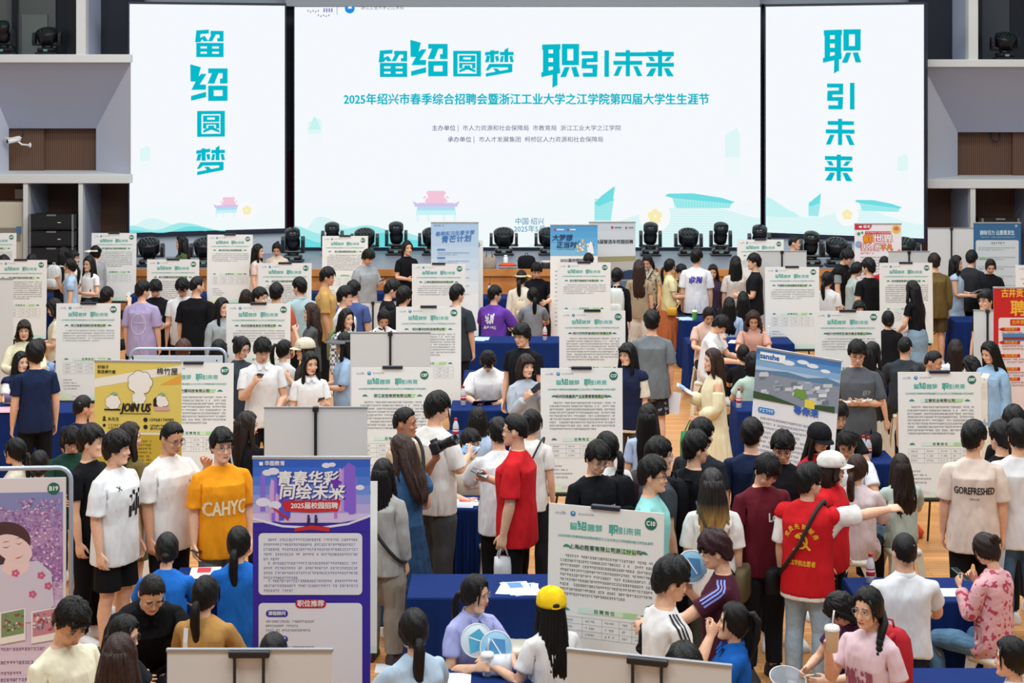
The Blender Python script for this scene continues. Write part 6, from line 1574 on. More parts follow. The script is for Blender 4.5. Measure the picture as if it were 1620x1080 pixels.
papers('leaflet', 'red leaflets on the table before the seated man in beige', on(738, 795), '#d9dce4', n=3, accent='#c23a34')
papers('paper', 'white sheet on the table right of the white shirt man', on(1497, 937), '#e3e7ea', w=.24, d=.2)
papers('leaflet', 'pale pink leaflets on the table of the curly haired woman', on(1168, 541), '#e0d3dc', n=2)
papers('leaflet', 'pale blue leaflets beside the green cup', on(1084, 504), '#bcd2e6', n=3)
papers('leaflet', 'pale blue leaflets on the table behind the purple t-shirt man', on(762, 536), '#aecbe6', n=2)
papers('leaflet', 'pink leaflets on the left edge table', on(12, 648), '#d8a8b4', n=3)
papers('leaflet', 'leaflets on the table before the women in blue shirts', on(322, 905), '#dcd9cc', n=3, accent='#c43f4f')
papers('leaflet', 'dropped paper on the floor below the purple banner', on(618, 1057, 0.0), '#d9e0e6', w=.24, d=.2)

# ---- on and around the stage -------------------------------------------
for lb, x, yb, w, Y in (('wide wash stage light left of the olive top girl, under the left panel', 236, 421, True, None), ('wide wash stage light under the left panel beside board A07', 324, 421, True, None),
    ('upright beam stage light between the left panel and the centre screen', 463.5, 414, False, None), ('upright beam stage light at the left end of the centre screen', 526, 404, False, None), ('wide wash stage light second from the left before the centre screen', 577, 404, True, None),
    ('upright beam stage light behind the woman in black on her phone', 627, 403, False, None), ('wide wash stage light just left of the pale blue banner', 684, 403, True, None), ('wide wash stage light below the date on the centre screen', 797, 403, True, None),
    ('wide wash stage light half hidden by the blue dream banner', 868, 403, True, None), ('upright beam stage light right of the grey car banner', 1029, 404, False, None), ('wide wash stage light between two beam lights right of the car banner', 1089, 404, True, None),
    ('upright beam stage light second from the right before the centre screen', 1140, 404, False, None), ('upright beam stage light at the right end of the centre screen', 1201, 412, False, 33.2), ('upright beam stage light under the right panel behind the man in black', 1283, 421, False, None),
    ('wide wash stage light under the right panel', 1323, 421, True, None), ('wide wash stage light behind the red and orange slogan banner', 1431, 421, True, None)):
    moving_head(lb, x, yb, w, Y=Y)
zb_ = CZ - (86 - HY) * 33.0 / FPX
moving_head('small stage light at the far left on the upper ledge', 5, 0, False, zb_, 33.25); moving_head('small stage light on the upper left ledge beside the white post', 75, 0, True, zb_, 33.25)
zb2 = CZ - (94 - HY) * 33.0 / FPX
moving_head('small stage light on the upper right ledge', 1590, 0, True, zb2, 33.25)
def speaker_stack(label, x0, x1, ytop, Y, n, hb):
    k = Y / FPX; X0, X1 = (x0 - CX) * k, (x1 - CX) * k; zt = CZ - (ytop - HY) * k; w = X1 - X0; root = empty('loudspeaker_stack', ((X0 + X1) / 2, Y, 0)); tag(root, label, 'loudspeaker')
    for i in range(n):
        z1 = zt - i * hb; z0 = z1 - hb + .01
        mb = MB(); mb.mat(mat('#0b0c0f', .6)); mb.rings([[(-w / 2, -.3, z0 + .02), (w / 2, -.3, z0 + .02), (w / 2 - .03, .3, z0 + .04), (-w / 2 + .03, .3, z0 + .04)], [(-w / 2, -.3, z1), (w / 2, -.3, z1), (w / 2 - .03, .3, z1 - .02), (-w / 2 + .03, .3, z1 - .02)]])
        mb.mat(mat('#15171b', .8)); mb.box(-w / 2 + .05, w / 2 - .05, -.312, -.3, z0 + .05, z1 - .03); b = mb.build('cabinet', root)
        for s in (-1, 1): mb = MB(); mb.mat(mat('#8f9399', .4, metal=.6)); mb.box(s * (w / 2 - .03) - .018, s * (w / 2 - .03) + .018, -.32, -.3, z0, z1); mb.build('rigging_rail', b)
        mb = MB(); mb.mat(mat('#8f9399', .4, metal=.6)); mb.box(-.09, .09, -.318, -.31, z1 - .03, z1); mb.build('handle', b)
        mb = MB(); mb.mat(WHT); mb.rect(.12, .18, (z0 + z1) / 2 - .006, (z0 + z1) / 2 + .006, -.314); mb.build('badge', b)
    return root
speaker_stack('tall black loudspeaker stack in the left white bay', 52, 124, 337, 33.1, 6, .32)
speaker_stack('black loudspeaker stack behind the dark blue banner at the far right', 1545, 1606, 343, 33.1, 6, .32)
# cream cabinet at the far left
Yc = 33.2; kc = Yc / FPX; root = empty('air_conditioner', ((8 - CX) * kc, Yc, 0)); tag(root, 'cream cabinet air conditioner at the far left beside the white post', 'air conditioner'); AC = mat('#c9c4b2', .5)
mb = MB(); mb.mat(AC); mb.box(-.35, .35, 0, .4, 0, CZ - (320 - HY) * kc, .02); mb.build('body', root)
mb = MB(); mb.mat(mat('#8f8b7d', .5)); 
for i in range(9): mb.box(-.3, .3, -.012, 0, CZ - (362 - HY) * kc - .03 * i, CZ - (360 - HY) * kc - .03 * i)
mb.build('grille', root); mb = MB(); mb.mat(mat('#4f7fa8', .5)); mb.rect(.22, .32, CZ - (370 - HY) * kc, CZ - (358 - HY) * kc, -.014); mb.build('energy_sticker', root)
mb = MB(); mb.mat(mat('#b9bcc0', .5)); mb.box((-5 - CX) * kc, (10 - CX) * kc, Yc + 1.2, Yc + 1.35, CZ - (322 - HY) * kc, CZ - (306 - HY) * kc, .01); tag(mb.build('junction_box'), 'small grey box on the wood slats above the cream cabinet', 'box')
# camera in the left recess, cable in the right one
root = empty('security_camera', tuple(at(33, 226, 34.0))); root.rotation_euler = (0, 0, rad(-50)); tag(root, 'white security camera on the wood slats in the left recess', 'security camera')
mb = MB(); mb.mat(WHT); mb.tube([(0, -.28, .04), (0, -.02, .09)], .055, 14); mb.box(-.06, .06, -.32, -.0, .10, .112, .004); mb.build('body', root)
mb = MB(); mb.mat(DARK); mb.lathe([(.045, 0), (.04, -.008)], 14, (0, -.28, .04), axis='y'); mb.build('lens', root)
mb = MB(); mb.mat(WHT); mb.tube([(0, -.08, .05), (0, .02, -.03), (0, .18, -.05)], .018); mb.lathe([(.05, .0), (.05, .02)], 14, (0, .18, -.05), axis='y'); mb.build('bracket', root)
mb = MB(); mb.mat(BLACK); mb.tube([tuple(at(37, 205, 34.0)), tuple(at(36, 214, 34.0)), tuple(at(33, 224, 34.0))], .014); tag(mb.build('cable'), 'black cable above the security camera', 'cable')
mb = MB(); mb.mat(BLACK); mb.tube([tuple(at(a, b, 34.3)) for a, b in ((1568, 206), (1567, 216), (1571, 223), (1577, 224), (1582, 218), (1581, 206))], .014); tag(mb.build('cable'), 'black looped cable in the right recess', 'cable')
# things left on the stage edge
def stg(px, py): Y = FPX * (CZ - SZ) / (py - HY); return ((px - CX) * Y / FPX, max(Y, SY + .16), SZ)
def bag_form(mb, w, d, h, puff=.12):
    mb.rings([[np.array(p) for p in ell((0, 0, z), w / 2 * k, d / 2 * k, 16, 3.2)] for z, k in ((0, .9), (.02, 1), (h * .5, 1 + puff), (h * .85, .95), (h, .7))], True, True)
root = empty('tote_bag', stg(774, 425)); tag(root, 'beige tote bag standing on the stage edge', 'bag'); mb = MB(); mb.mat(mat('#a3988b', .8, 'cloth')); bag_form(mb, .25, .13, .25); mb.build('body', root)
mb = MB(); mb.mat(mat('#6f6258', .7)); mb.tube([(-.06, -.06, .22), (-.04, -.07, .33), (.04, -.07, .33), (.06, -.06, .22)], .008); mb.build('handle', root)
mb = MB(); mb.mat(mat('#e2542c', .6, 'cloth')); mb.rings([[np.array(p) for p in ell((x, 0, .05 * k), .09 * k, .055 * k, 12)] for x, k in ((0, 1),)] + [[np.array(p) for p in ell((0, 0, .1), .05, .03, 12)]], True, True); mb.xform(lambda v: v * (2.0, 2.2, 1.0)); o = mb.build('folded_vest'); o.location = stg(803, 425); tag(o, 'orange folded life vest on the stage edge', 'vest')
root = empty('flask', stg(800, 418)); tag(root, 'white drinking flask on the stage edge behind the orange vest', 'flask'); mb = MB(); mb.mat(WHT); mb.lathe([(.04, 0), (.043, .01), (.043, .12), (.03, .14)], 16); mb.build('body', root); mb = MB(); mb.mat(WHT); mb.lathe([(.028, .138), (.03, .14), (.03, .17), (.02, .175)], 14); mb.build('lid', root)
def backpack(label, p, rz, col, w=.3, d=.16, h=.4, rx=0.0, straps=True, acc=None):
    root = empty('backpack', p); root.rotation_euler = (rx, 0, rz); tag(root, label, 'backpack'); m = mat(col, .75, 'cloth'); mb = MB(); mb.mat(m)
    mb.rings([[np.array(q) for q in ell((0, 0, z), w / 2 * k, d / 2 * k, 18, 3.4)] for z, k in ((0, .85), (.02, 1), (h * .6, 1.03), (h * .85, .92), (h * .97, .66), (h, .4))], True, True); mb.build('body', root)
    mb = MB(); mb.mat(m if not acc else mat(acc, .75, 'cloth')); mb.rings([[np.array(q) for q in ell((0, d * .45, z), w / 2 * .78 * k, d * .22 * k, 14, 3.4)] for z, k in ((.03, .9), (.05, 1), (h * .38, 1), (h * .43, .7))], True, True); mb.build('front_pocket', root)
    if straps:
        for s in (-1, 1): mb = MB(); mb.mat(m); mb.tube([(s * w * .25, -d * .4, h * .95), (s * w * .32, -d * 1.15, h * .9), (s * w * .36, -d * 1.3, h * .55), (s * w * .38, -d * .5, h * .1)], .014, 8); mb.build('strap', root)
    mb = MB(); mb.mat(m); mb.tube([(-.03, 0, h), (-.02, 0, h + .04), (.02, 0, h + .04), (.03, 0, h)], .007); mb.build('handle', root)
    return root
backpack('black backpack lying on the stage edge behind the seated man in black', stg(833, 425), rad(20), '#16181d', .32, .2, .24, straps=False)
root = empty('drum_box', stg(864, 425)); tag(root, 'small round black box with pale lid on the stage edge', 'box'); mb = MB(); mb.mat(mat('#23262c', .6)); mb.lathe([(.09, 0), (.095, .01), (.095, .12), (.09, .125)], 20); mb.build('body', root); mb = MB(); mb.mat(mat('#cfc9c0', .5)); mb.lathe([(.097, .115), (.098, .13), (.09, .14)], 20); mb.build('lid', root)
mb = MB(); mb.mat(mat('#e2542c', .6, 'cloth')); mb.rings([[np.array(p) for p in ell((0, 0, z), .16 * k, .13 * k, 14)] for z, k in ((0, .9), (.05, 1.05), (.12, .7), (.16, .3))], True, True); o = mb.build('plastic_bag'); o.location = (at(1493, 0, 15.7)[0], FPX * CZ / (848 - HY), 0); tag(o, 'orange plastic bag on the floor behind the man with the slogan shirt', 'bag')
backpack('black backpack lying on the table beside board D07', on(1378, 716), rad(75), '#17181b', .42, .22, .2, straps=False)
# ================================================================ the crowd
def head_top(X, sc):
    Rm, t = X['head']; best = -9
    for a in np.linspace(0, 2 * pi, 9)[:-1]:
        for e in (.35, .8, 1.2, 1.57):
            d = np.array([cos(a) * cos(e) * .088, sin(a) * cos(e) * .108, sin(e) * .134]); best = max(best, (Rm @ (HC + d) + t)[2])
    return best * sc
QUEUE = []
def spot(px, py, yaw, sex, h, pz):
    sc = h / 1.72; q = dict(pz)
    if q.get('sit'): q['seat'] = q['seat0'] / sc
    q.pop('seat0', None); J = joints(sex); X = pose(J, **q); zt = head_top(X, sc); Yh = FPX * (CZ - zt) / (py - HY); Xh = (px - CX) * Yh / FPX
    off = Rz(rad(yaw)) @ ((X['head'][0] @ HC + X['head'][1]) * sc); loc = np.array([Xh - off[0], Yh - off[1], 0.0])
    pv = [loc + Rz(rad(yaw)) @ ((X[b][0] @ np.array(p) + X[b][1]) * sc) for b, p in (('pelvis', (0, 0, .9)), ('chest', (0, .01, 1.3)))]
    if q.get('sit'): pv.append(loc + Rz(rad(yaw)) @ np.array([0, -.3, 0]))
    return loc, Yh, q, pv
def P(key, label, px, py, yaw, sex='m', h=None, **kw):
    """the person whose head (middle px, top py) is seen there; stature is settled with the neighbours in build_crowd()"""
    h = h or (1.75 if sex == 'm' else 1.63)
    pz = {k: kw.pop(k) for k in ('sit', 'lean', 'twist', 'roll', 'hy', 'hp', 'hr', 'al', 'ar', 'seat', 'step') if k in kw}
    for k in ('lean', 'twist', 'roll', 'hy', 'hp', 'hr'):
        if k in pz: pz[k] = rad(pz[k])
    if pz.get('sit'): pz['seat0'] = pz.pop('seat', .45)
    kw.setdefault('hair', 'short' if sex == 'm' else 'long')
    cand = [(hh, *spot(px, py, yaw, sex, hh, pz)) for hh in np.arange(max(h - .11, 1.55 if sex == 'm' else 1.5), min(h + .11, 1.88 if sex == 'm' else 1.76) + .001, .0183)]
    QUEUE.append({'key': key, 'label': label, 'yaw': yaw, 'sex': sex, 'h': h, 'cand': cand, 'pick': int(np.argmin([abs(c[0] - h) for c in cand])), 'kw': kw, 'sit': bool(pz.get('sit'))})
def build_crowd():
    """give everyone standing room: pick statures so that bodies, tables and boards keep clear of each other, then build"""
    bpy.context.view_layer.update(); obst = []
    for o in list(COL.objects):
        if o.parent is None and o.get('category') in ('table', 'poster board', 'banner'):
            M = np.array(o.matrix_world); w = max([abs(v[0]) for c in o.children for v in c.bound_box if c.name.split('.')[0] in ('tablecloth', 'panel', 'sheet')] or [.4]); d = .3 if o['category'] == 'table' else .05
            obst.append((M[:2, 3], np.linalg.inv(M[:2, :2]), w, d))
    def cost(i, c):
        e = abs(c[0] - QUEUE[i]['h']) * 1.2
        for p in c[4]:
            for k, q in enumerate(QUEUE):
                if k == i: continue
                cc = q['cand'][q['pick']]
                if abs(cc[1][1] - c[1][1]) > 1.2 or abs(cc[1][0] - c[1][0]) > 1.2: continue
                for p2 in cc[4]: e += max(0, .40 - math.hypot(p[0] - p2[0], p[1] - p2[1])) * 2.5
        for p in c[4][:2]:
            for ctr, Mi, w, d in obst:
                u = Mi @ (p[:2] - ctr); e += max(0, min(w + .2 - abs(u[0]), d + .17 - abs(u[1]))) * 2.5
        return e
    for sweep in range(4):
        for i, q in enumerate(QUEUE): q['pick'] = int(np.argmin([cost(i, c) for c in q['cand']]))
    for q in QUEUE:
        h, loc, Yh, pz, pv = q['cand'][q['pick']]
        r = person(q['key'], q['label'], tuple(loc), rad(q['yaw']), q['sex'], float(h), lod=0 if Yh < 19 else 1, **pz, **q['kw'])
        if q['sit']:
            p = world(r, 'pelvis', (0, .02, .85)); short = q['label'].split(',')[0]
            stool(STN.get(q['key']) or 'white plastic stool under the ' + short, 0, 0, rad(q['yaw']), X=p[0], Y=p[1])
STN = {'blue1': 'white plastic stool under the blue shirt woman with braided hair', 'blue2': 'white plastic stool under the blue shirt woman with long ponytail', 'seatblack': 'white plastic stool under the man behind the red capped bottles', 'bluewhite': 'white plastic stool behind the navy t-shirt man at the left',
       'seatblack2': 'white plastic stool under the long haired girl in black beside the pale blue one', 'childblue': 'white plastic stool under the person in pale blue at the centre table', 'whitelong': 'white plastic stool under the long haired woman in white, right back', 'headA': 'white plastic stool under the smooth haired woman at the bottom edge', 'curlypink': 'white plastic stool under the curly haired woman in pink', 'stageblack': 'white plastic stool under the black t-shirt man at the stage table', 'lowhair': 'white plastic stool under the head beside the raised phone man', 'darklow': 'white plastic stool behind the steel-framed board, right one', 'reddish': 'white plastic stool behind the steel-framed board, left one',
       'headB': 'white plastic stool under the head above the right front panel', 'headboard': 'white plastic stool under the person behind the left front panel', 'seatblue': 'white plastic stool under the pale blue girl with long black hair'}
W_, K_, N_ = ('tee', '#e4e4e2'), ('tee', '#14151a'), ('tee', '#1d2747')
def tx(s, size, col, bold=.03, width=None, side='back', x=0, z=1.22, on='top', sp=1.0):
    return {'side': side, 'x': x, 'z': z, 'on': on, 'draw': lambda mb: put_text(mb, s, 0, 0, size, mat(col, .8), 0, bold, width=width, spacing=sp)}
def dr(f, side='back', x=0, z=1.22, on='top'): return {'side': side, 'x': x, 'z': z, 'on': on, 'draw': f}
def scrawl(col, w, h, n, seed, th=.012):
    def f(mb):
        rr = random.Random(seed); mb.mat(mat(col, .8))
        for i in range(n):
            x = -w / 2 + w * (i + .5) / n
            for k in range(3):
                x0, z0, x1, z1 = x + rr.uniform(-.5, .5) * w / n, rr.uniform(-h / 2, h / 2), x + rr.uniform(-.5, .5) * w / n, rr.uniform(-h / 2, h / 2)
                d = np.array([x1 - x0, z1 - z0]); L_ = np.linalg.norm(d) + 1e-6; nn = np.array([-d[1], d[0]]) / L_ * th / 2; m_ = max(1, int(L_ / .03))
                for q in range(m_):
                    a, b_ = np.array([x0, z0]) + d * q / m_, np.array([x0, z0]) + d * (q + 1) / m_
                    mb.poly([a - nn, b_ - nn, b_ + nn, a + nn])
    return f
def stripes3(col):
    def f(mb):
        mb.mat(mat(col, .8))
        for i in (-1, 0, 1):
            for k in range(8): mb.rect(i * .022 - .006, i * .022 + .006, -.19 + .03 * k - .0, -.16 + .03 * k)
    return f

# ---------------- front rows
P('cream', 'man in cream t-shirt, looking down in the left front corner', 112, 948, 55, hair='short2', top=('tee', '#e6e0c4'), hp=28, hy=-10, al='h', ar='h', prints=[tx('●●', .1, '#222222', .0, .1, 'front', .0, 1.17)])
P('brownwave', 'woman with big wavy brown hair, seen from behind at the bottom left', 188, 1003, 170, 'f', hair='longw', hc='t', top=('tee', '#2a2a30'))
P('gl_s', 'woman with black hair and round glasses, behind the wavy brown hair', 196, 972, 80, 'f', sit=1, hair='twin', top=('tee', '#23262c'), glasses='#2a2a2a', al='k', ar='k', hp=10)
P('blackpolo', 'big man in black polo and glasses, leaning over the table at left', 240, 907, 25, sit=1, h=1.8, hair='crop', top=('loose', '#101115'), collar='#101115', glasses='#8a8078', lean=32, hp=12, al='k', ar='k')
P('mustard', 'woman in mustard shirt, ponytail with yellow band and white strap', 325, 910, 172, 'f', sit=1, hair='pony', top=('long', '#b58a4e'), al='k', ar='k', hy=-12, prints=[dr(lambda mb: [mb.mat(mat('#e3e6e6', .5))] + [mb.rect(-.018, .018, -.3 + .03 * k, -.27 + .03 * k) for k in range(16)], 'back', .1, 1.22)])
P('blue1', 'woman in bright blue shirt, braided hair, back to the camera at left', 264, 843, 185, 'f', sit=1, hair='twin', top=('tee', '#1f6bc4'), al='k', ar='k', lean=10, hp=10)
P('blue2', 'woman in bright blue shirt, long ponytail, left of the purple banner', 377, 832, 195, 'f', sit=1, hair='pony', top=('tee', '#1f6bc4'), al='k', ar='k', hy=-20)
P('headboard', 'dark haired person behind the front white panel, only the head showing', 432, 1002, 180, 'f', sit=1, hair='twin', top=('tee', '#3a3f48'), hp=15)
P('hoodie', 'woman in pale blue hoodie, low ponytail, bottom centre', 655, 962, 212, 'f', sit=1, hair='pony', top=('hoodie', '#a9bed0'), al='k', ar='k', hy=-15)
P('lav', 'woman in lavender polo shirt, smiling with glasses and a blue fan', 752, 908, 38, 'f', sit=1, hair='pony', top=('tee', '#a3a9d8'), collar='#a3a9d8', glasses='#b9a58c', smile=True, hy=32, al='k', ar=((.25, .25, -1), (-.2, .95, .3), 1.0), lean=8, bot=('pants', '#1b1c20'), prints=[dr(lambda mb: (mb.mat(mat('#d8336a', .5)), mb.disc(0, 0, .016)), 'front', .09, 1.27)])
P('yellowcap', 'woman in yellow cap, long black hair and white t-shirt', 872, 930, 205, 'f', sit=1, seat=.47, hair='long', top=('tee', '#e2e3e2'), hat=('cap', '#e8c21c'), al=((.3, .15, -1), (.4, .5, .25), .9), ar='h', hy=-10)
P('stripes', 'young man in white t-shirt with black shoulder stripes before board C10', 1062, 884, 110, hair='mop', top=('tee', '#e6e6e4'), hp=12, hy=-5, al='x', ar='q', prints=[dr(stripes3('#17181c'), 'armR'), dr(stripes3('#17181c'), 'armL'), tx('UR', .05, '#17181c', .02, side='front', x=.07, z=1.12)])
P('headA', 'woman with smooth black hair, low at the bottom edge beside the striped t-shirt man', 1034, 978, 195, 'f', sit=1, hair='bob', top=('tee', '#e0e0e0'))
P('headB', 'dark haired head just above the front white panel at right', 1082, 1018, 180, 'm', sit=1, hair='short', top=('tee', '#2a2c30'))
P('maroonred', 'person in maroon t-shirt with blue shoulder stripes and red lanyard', 1132, 841, -100, hair='mop', hc='r', top=('tee', '#4b1f2f'), bot=('pants', '#1b1c22'), hp=15, al='n', ar='q', prints=[dr(stripes3('#7f93e0'), 'armL'), dr(stripes3('#7f93e0'), 'armR'), dr(lambda mb: [mb.mat(mat('#c8202c', .6))] + [mb.poly([(-.06 + .05 * k / 8, .24 - .03 * k), (-.035 + .05 * k / 8, .24 - .03 * k), (-.035 + .05 * (k + 1) / 8, .21 - .03 * k), (-.06 + .05 * (k + 1) / 8, .21 - .03 * k)]) for k in range(8)], 'front', -.03, 1.2)])
P('bluebun', 'woman in blue polo with black bun, looking left at the bottom', 1160, 952, -95, 'f', sit=1, seat=.5, hair='hpony', top=('tee', '#1558a8'), collar='#1558a8', hp=-8, hy=-5, al='k', ar='k')
P('maroon', 'young man in maroon t-shirt, head bowed beside the red vest', 1213, 719, 20, hair='short2', top=('tee', '#5e1a26'), bot=('pants', '#202227'), hp=35, al='d', ar='d', shoe='#2a2a2e', prints=[tx('Loveis', .09, '#e6dfd8', .03, side='front', x=.06, z=1.25, width=.16)])
def emblem(mb):
    Y_ = mat('#e8b62c', .6); mb.mat(Y_)
    n = 18
    for k in range(n):          # sickle blade
        a0, a1 = rad(-110 + 215 * k / n), rad(-110 + 215 * (k + 1) / n); w0, w1 = .016 * sin(pi * k / n) ** .6, .016 * sin(pi * (k + 1) / n) ** .6
        mb.poly([((.058 - w0) * cos(a0) * .9, (.058 - w0) * sin(a0)), ((.058 + .004) * cos(a0) * .9, (.062) * sin(a0)), ((.062) * cos(a1) * .9, (.062) * sin(a1)), ((.058 - w1) * cos(a1) * .9, (.058 - w1) * sin(a1))])
    mb.poly([(-.03, -.045), (-.018, -.055), (-.055, -.085), (-.064, -.074)])
    mb.poly([(-.05, .03), (-.02, .058), (-.0, .04), (-.03, .012)])
    for k in range(5): mb.poly([(-.025 + .018 * k, .03 - .02 * k), (-.013 + .018 * k, .04 - .02 * k), (.007 + .018 * k, .02 - .02 * k), (-.007 + .018 * k, .01 - .02 * k)])
    for ch, a in zip('党员先锋服务', (160, 132, 104, 76, 48, 20)): put_text(mb, ch, .115 * cos(rad(a)), .105 * sin(rad(a)), .042, Y_, 0, .03, rot=rad(a - 90))
P('redvest', 'volunteer in red vest with yellow emblem, pointing to the right', 1280, 735, 150, h=1.7, hair='short2', top=('loose', '#e5e4e0'), over=('vest', '#c41d24'), bot=('pants', '#9db3c4', 'denim'), al='d', ar='t', hy=-30, prints=[
    dr(emblem, 'back', 0, 1.20, 'over'), tx('之江学院志愿者', .045, '#e8b62c', .02, .22, 'back', 0, 1.03, 'over')])
P('whitecap', 'volunteer in white cap and glasses, red vest over grey top', 1316, 715, 60, 'f', hair='bob', hc='b', top=('tee', '#8d9299'), over=('vest', '#c41d24'), hat=('cap', '#dcdbd4'), glasses='#2a2a2a', hy=25, prints=[dr(lambda mb: (mb.mat(mat('#e8b62c', .6)), mb.disc(0, 0, .025)), 'front', .08, 1.25, 'over')])
P('pinkpony', 'woman in pale pink jacket, long brown ponytail, on a white stool', 1356, 718, 165, 'f', sit=1, hair='pony', hc='t', top=('hoodie', '#d3c3c4'), al='k', ar='k', hy=-20)
P('mintback', 'woman in pale green top, wavy dark hair, on a white stool', 1425, 718, 188, 'f', sit=1, hair='longw', hc='b', top=('tee', '#b3c2b9'), bot=('pants', '#56697c', 'denim'), al='k', ar='k')
P('refresh', 'man in beige t-shirt with slogan on his back, at the right', 1541, 666, 170, h=1.8, hair='short', top=('loose', '#d8c9bc'), bot=('pants', '#16171b'), hy=-35, al='d', ar='d', glasses='#222222', prints=[tx('GOREFRESHED', .075, '#1b1b1d', .02, .30, 'back', 0, 1.23), tx('coca-cola', .03, '#1b1b1d', .0, .07, 'back', 0, 1.17)])
P('bearprint', 'man in black t-shirt with white bear print, behind the slogan man', 1583, 668, 200, h=1.64, hair='short2', top=('tee', '#111317'), prints=[dr(scrawl('#e6e6e6', .14, .12, 6, 3, .008), 'back', -.04, 1.28), dr(scrawl('#3fae5a', .14, .04, 6, 4, .008), 'back', -.04, 1.19)])
P('hairtop', 'dark haired man in black, cut by the right edge above the white shirt', 1604, 643, 170, hair='short2', top=K_)
P('whiteright', 'man in white shirt and jeans, cut by the right picture edge', 1611, 664, 175, h=1.78, hair='short', top=('loose', '#dcdfe2'), bot=('pants', '#4c6a8c', 'denim'))
P('whiteshirt', 'man in white dress shirt with brown belt, seen from behind at right', 1431, 842, 180, sit=1, h=1.78, hair='crop', top=('crop', '#e2e6ea'), collar='#e2e6ea', bot=('pants', '#1c2333'), al='k', ar='k', prints=[dr(lambda mb: (mb.mat(mat('#5a3424', .5)), [mb.rect(-.15 + .03 * k, -.12 + .03 * k, -.018, .018) for k in range(10)]), 'back', 0, 1.0, 'bottom')])
P('floral', 'woman in pink floral blouse and jeans, looking at her phone', 1561, 843, -140, 'f', sit=1, hair='bun', hc='b', top=('long', '#d9a9ae', 'pattern', '#b4405a'), bot=('pants', '#5f86a4', 'denim'), hp=25, al='q', ar='q')
P('braid', 'girl with a black side braid and glasses, holding a drink', 1374, 927, -48, 'f', hair='braid', top=('tee', '#d9bfc6'), glasses='#8a8a8a', al='e', ar=((.12, .5, -.75), (-.25, .45, 1), 1.0), hp=5, prints=[dr(scrawl('#9a4a66', .2, .14, 8, 5, .014), 'front', 0, 1.18)])
P('purple2', 'girl in dark purple t-shirt, bending over with a round clear fan', 1330, 936, -60, 'f', sit=1, seat=.42, hair='bob', top=('tee', '#4a2448'), lean=25, hp=30, al='k', ar='k')
P('cornerhead', 'dark haired person in the bottom right corner, face turned left', 1600, 1006, -110, 'f', sit=1, hair='twin', top=('tee', '#d8d8d6'))

# ---------------- middle left
P('orange', 'young man in orange t-shirt with white lettering, wearing glasses', 351, 679, 22, hair='short2', top=('loose', '#e8961a'), bot=('pants', '#7d7f82'), glasses='#4a4a4a', hy=8, al='d', ar='d', prints=[tx('CAHYC', .16, '#f3e2b4', .03, .33, 'front', .0, 1.14)])
P('whitehand', 'man in white t-shirt and dark glasses, raising his left hand', 272, 666, 52, h=1.8, hair='crop', top=('loose', '#e3e1dc'), bot=('pants', '#17181c'), glasses='#15161a', hp=14, al=((.15, .42, -.8), (-.12, .42, 1), .8), ar='d', skn='c', prints=[tx('A', .03, '#222222', .02, side='front', x=.08, z=1.27)])
P('whiteprint', 'young man in white t-shirt with black print and black shorts', 185, 681, 62, hy=30, hair='bowl', top=('loose', '#e3e6e6'), bot=('shorts', '#131417'), al='d', ar='d', shoe='#23252a', prints=[dr(lambda mb: (mb.mat(mat('#15161a', .8)), [mb.rect(-.07 + .036 * i, -.04 + .036 * i, -.1 + .04 * (i % 2), .1 - .03 * ((i + 1) % 2)) for i in range(4)]), 'front', .05, 1.2), tx('✕', .04, '#15161a', .04, side='front', x=-.1, z=1.33)])
P('blackleft', 'man in black t-shirt and black trousers, behind poster B19', 144, 673, 72, hair='short2', top=('tee', '#0f1013'), bot=('pants', '#101114'), hy=20)
P('greenman', 'young man in dark green shirt, glasses, looking down at left', 114, 675, 20, sit=1, hair='bowl', top=('tee', '#1c3a30'), glasses='#3a3a3a', hp=25, al='k', ar='k')
P('olivehair', 'woman with long black hair and olive top, between two men in white', 205, 668, 150, 'f', h=1.66, hair='longw', hc='b', top=('tee', '#6d6138'), bot=('shorts', '#5d5a3e'), hy=-40)
P('handup', 'woman in black with raised hand, dark hair, above the purple banner', 391, 651, 160, 'f', hair='longf', hc='b', top=('tee', '#131419'), hy=-50, al='q', ar='r')
P('edgeleft', 'woman at the left edge with ponytail, facing left', 24, 692, -95, 'f', sit=1, hair='pony', top=('tee', '#cfc7b4'), glasses='#7a7a7a')
P('ponyhead', 'dark ponytail head low above poster B19', 62, 712, 190, 'f', sit=1, hair='twin', top=('tee', '#9aa09c'))
P('navytee', 'man in navy t-shirt and black trousers, back to the camera at left', 55, 540, 210, hair='bowl', top=('tee', '#1b2846'), bot=('pants', '#121317'), al='d', ar='d')
P('talkgirl', 'girl in white top with long hair, talking at the left edge table', 33, 556, 30, 'f', sit=1, hair='long', top=('tee', '#e2e0db'), over=('vest', '#1d2747'), smile=True, hy=20, al='k', ar='k')
P('navyseat', 'man in navy shirt, short cropped hair, seated by the yellow banner', 131, 624, 165, sit=1, hair='crop', top=('tee', '#1c2740'), hy=-25, skn='c', al='k', ar='k')
P('cream_s', 'smiling woman with bob and glasses, cream hoodie, at the left', 38, 506, 15, 'f', hair='bob', hc='b', top=('hoodie', '#d8d2b2'), glasses='#b0906a', smile=True, al='k', ar='k')
P('bluewhite', 'dark haired person in blue and white top behind the navy t-shirt man', 62, 535, 200, 'f', sit=1, hair='twin', top=('tee', '#9db7da', 'pattern', '#2d63b8'))
P('tabletgirl', 'girl in cream top holding a tablet, between two left boards', 86, 472, -80, 'f', hair='bob', top=('tee', '#d6d0b6'), al='h', ar='h', hp=15)
P('reddish', 'person with reddish brown hair low behind the steel-framed board', 290, 537, 180, 'm', sit=1, hair='short', hc='#4a2c20', top=('tee', '#31343a'))
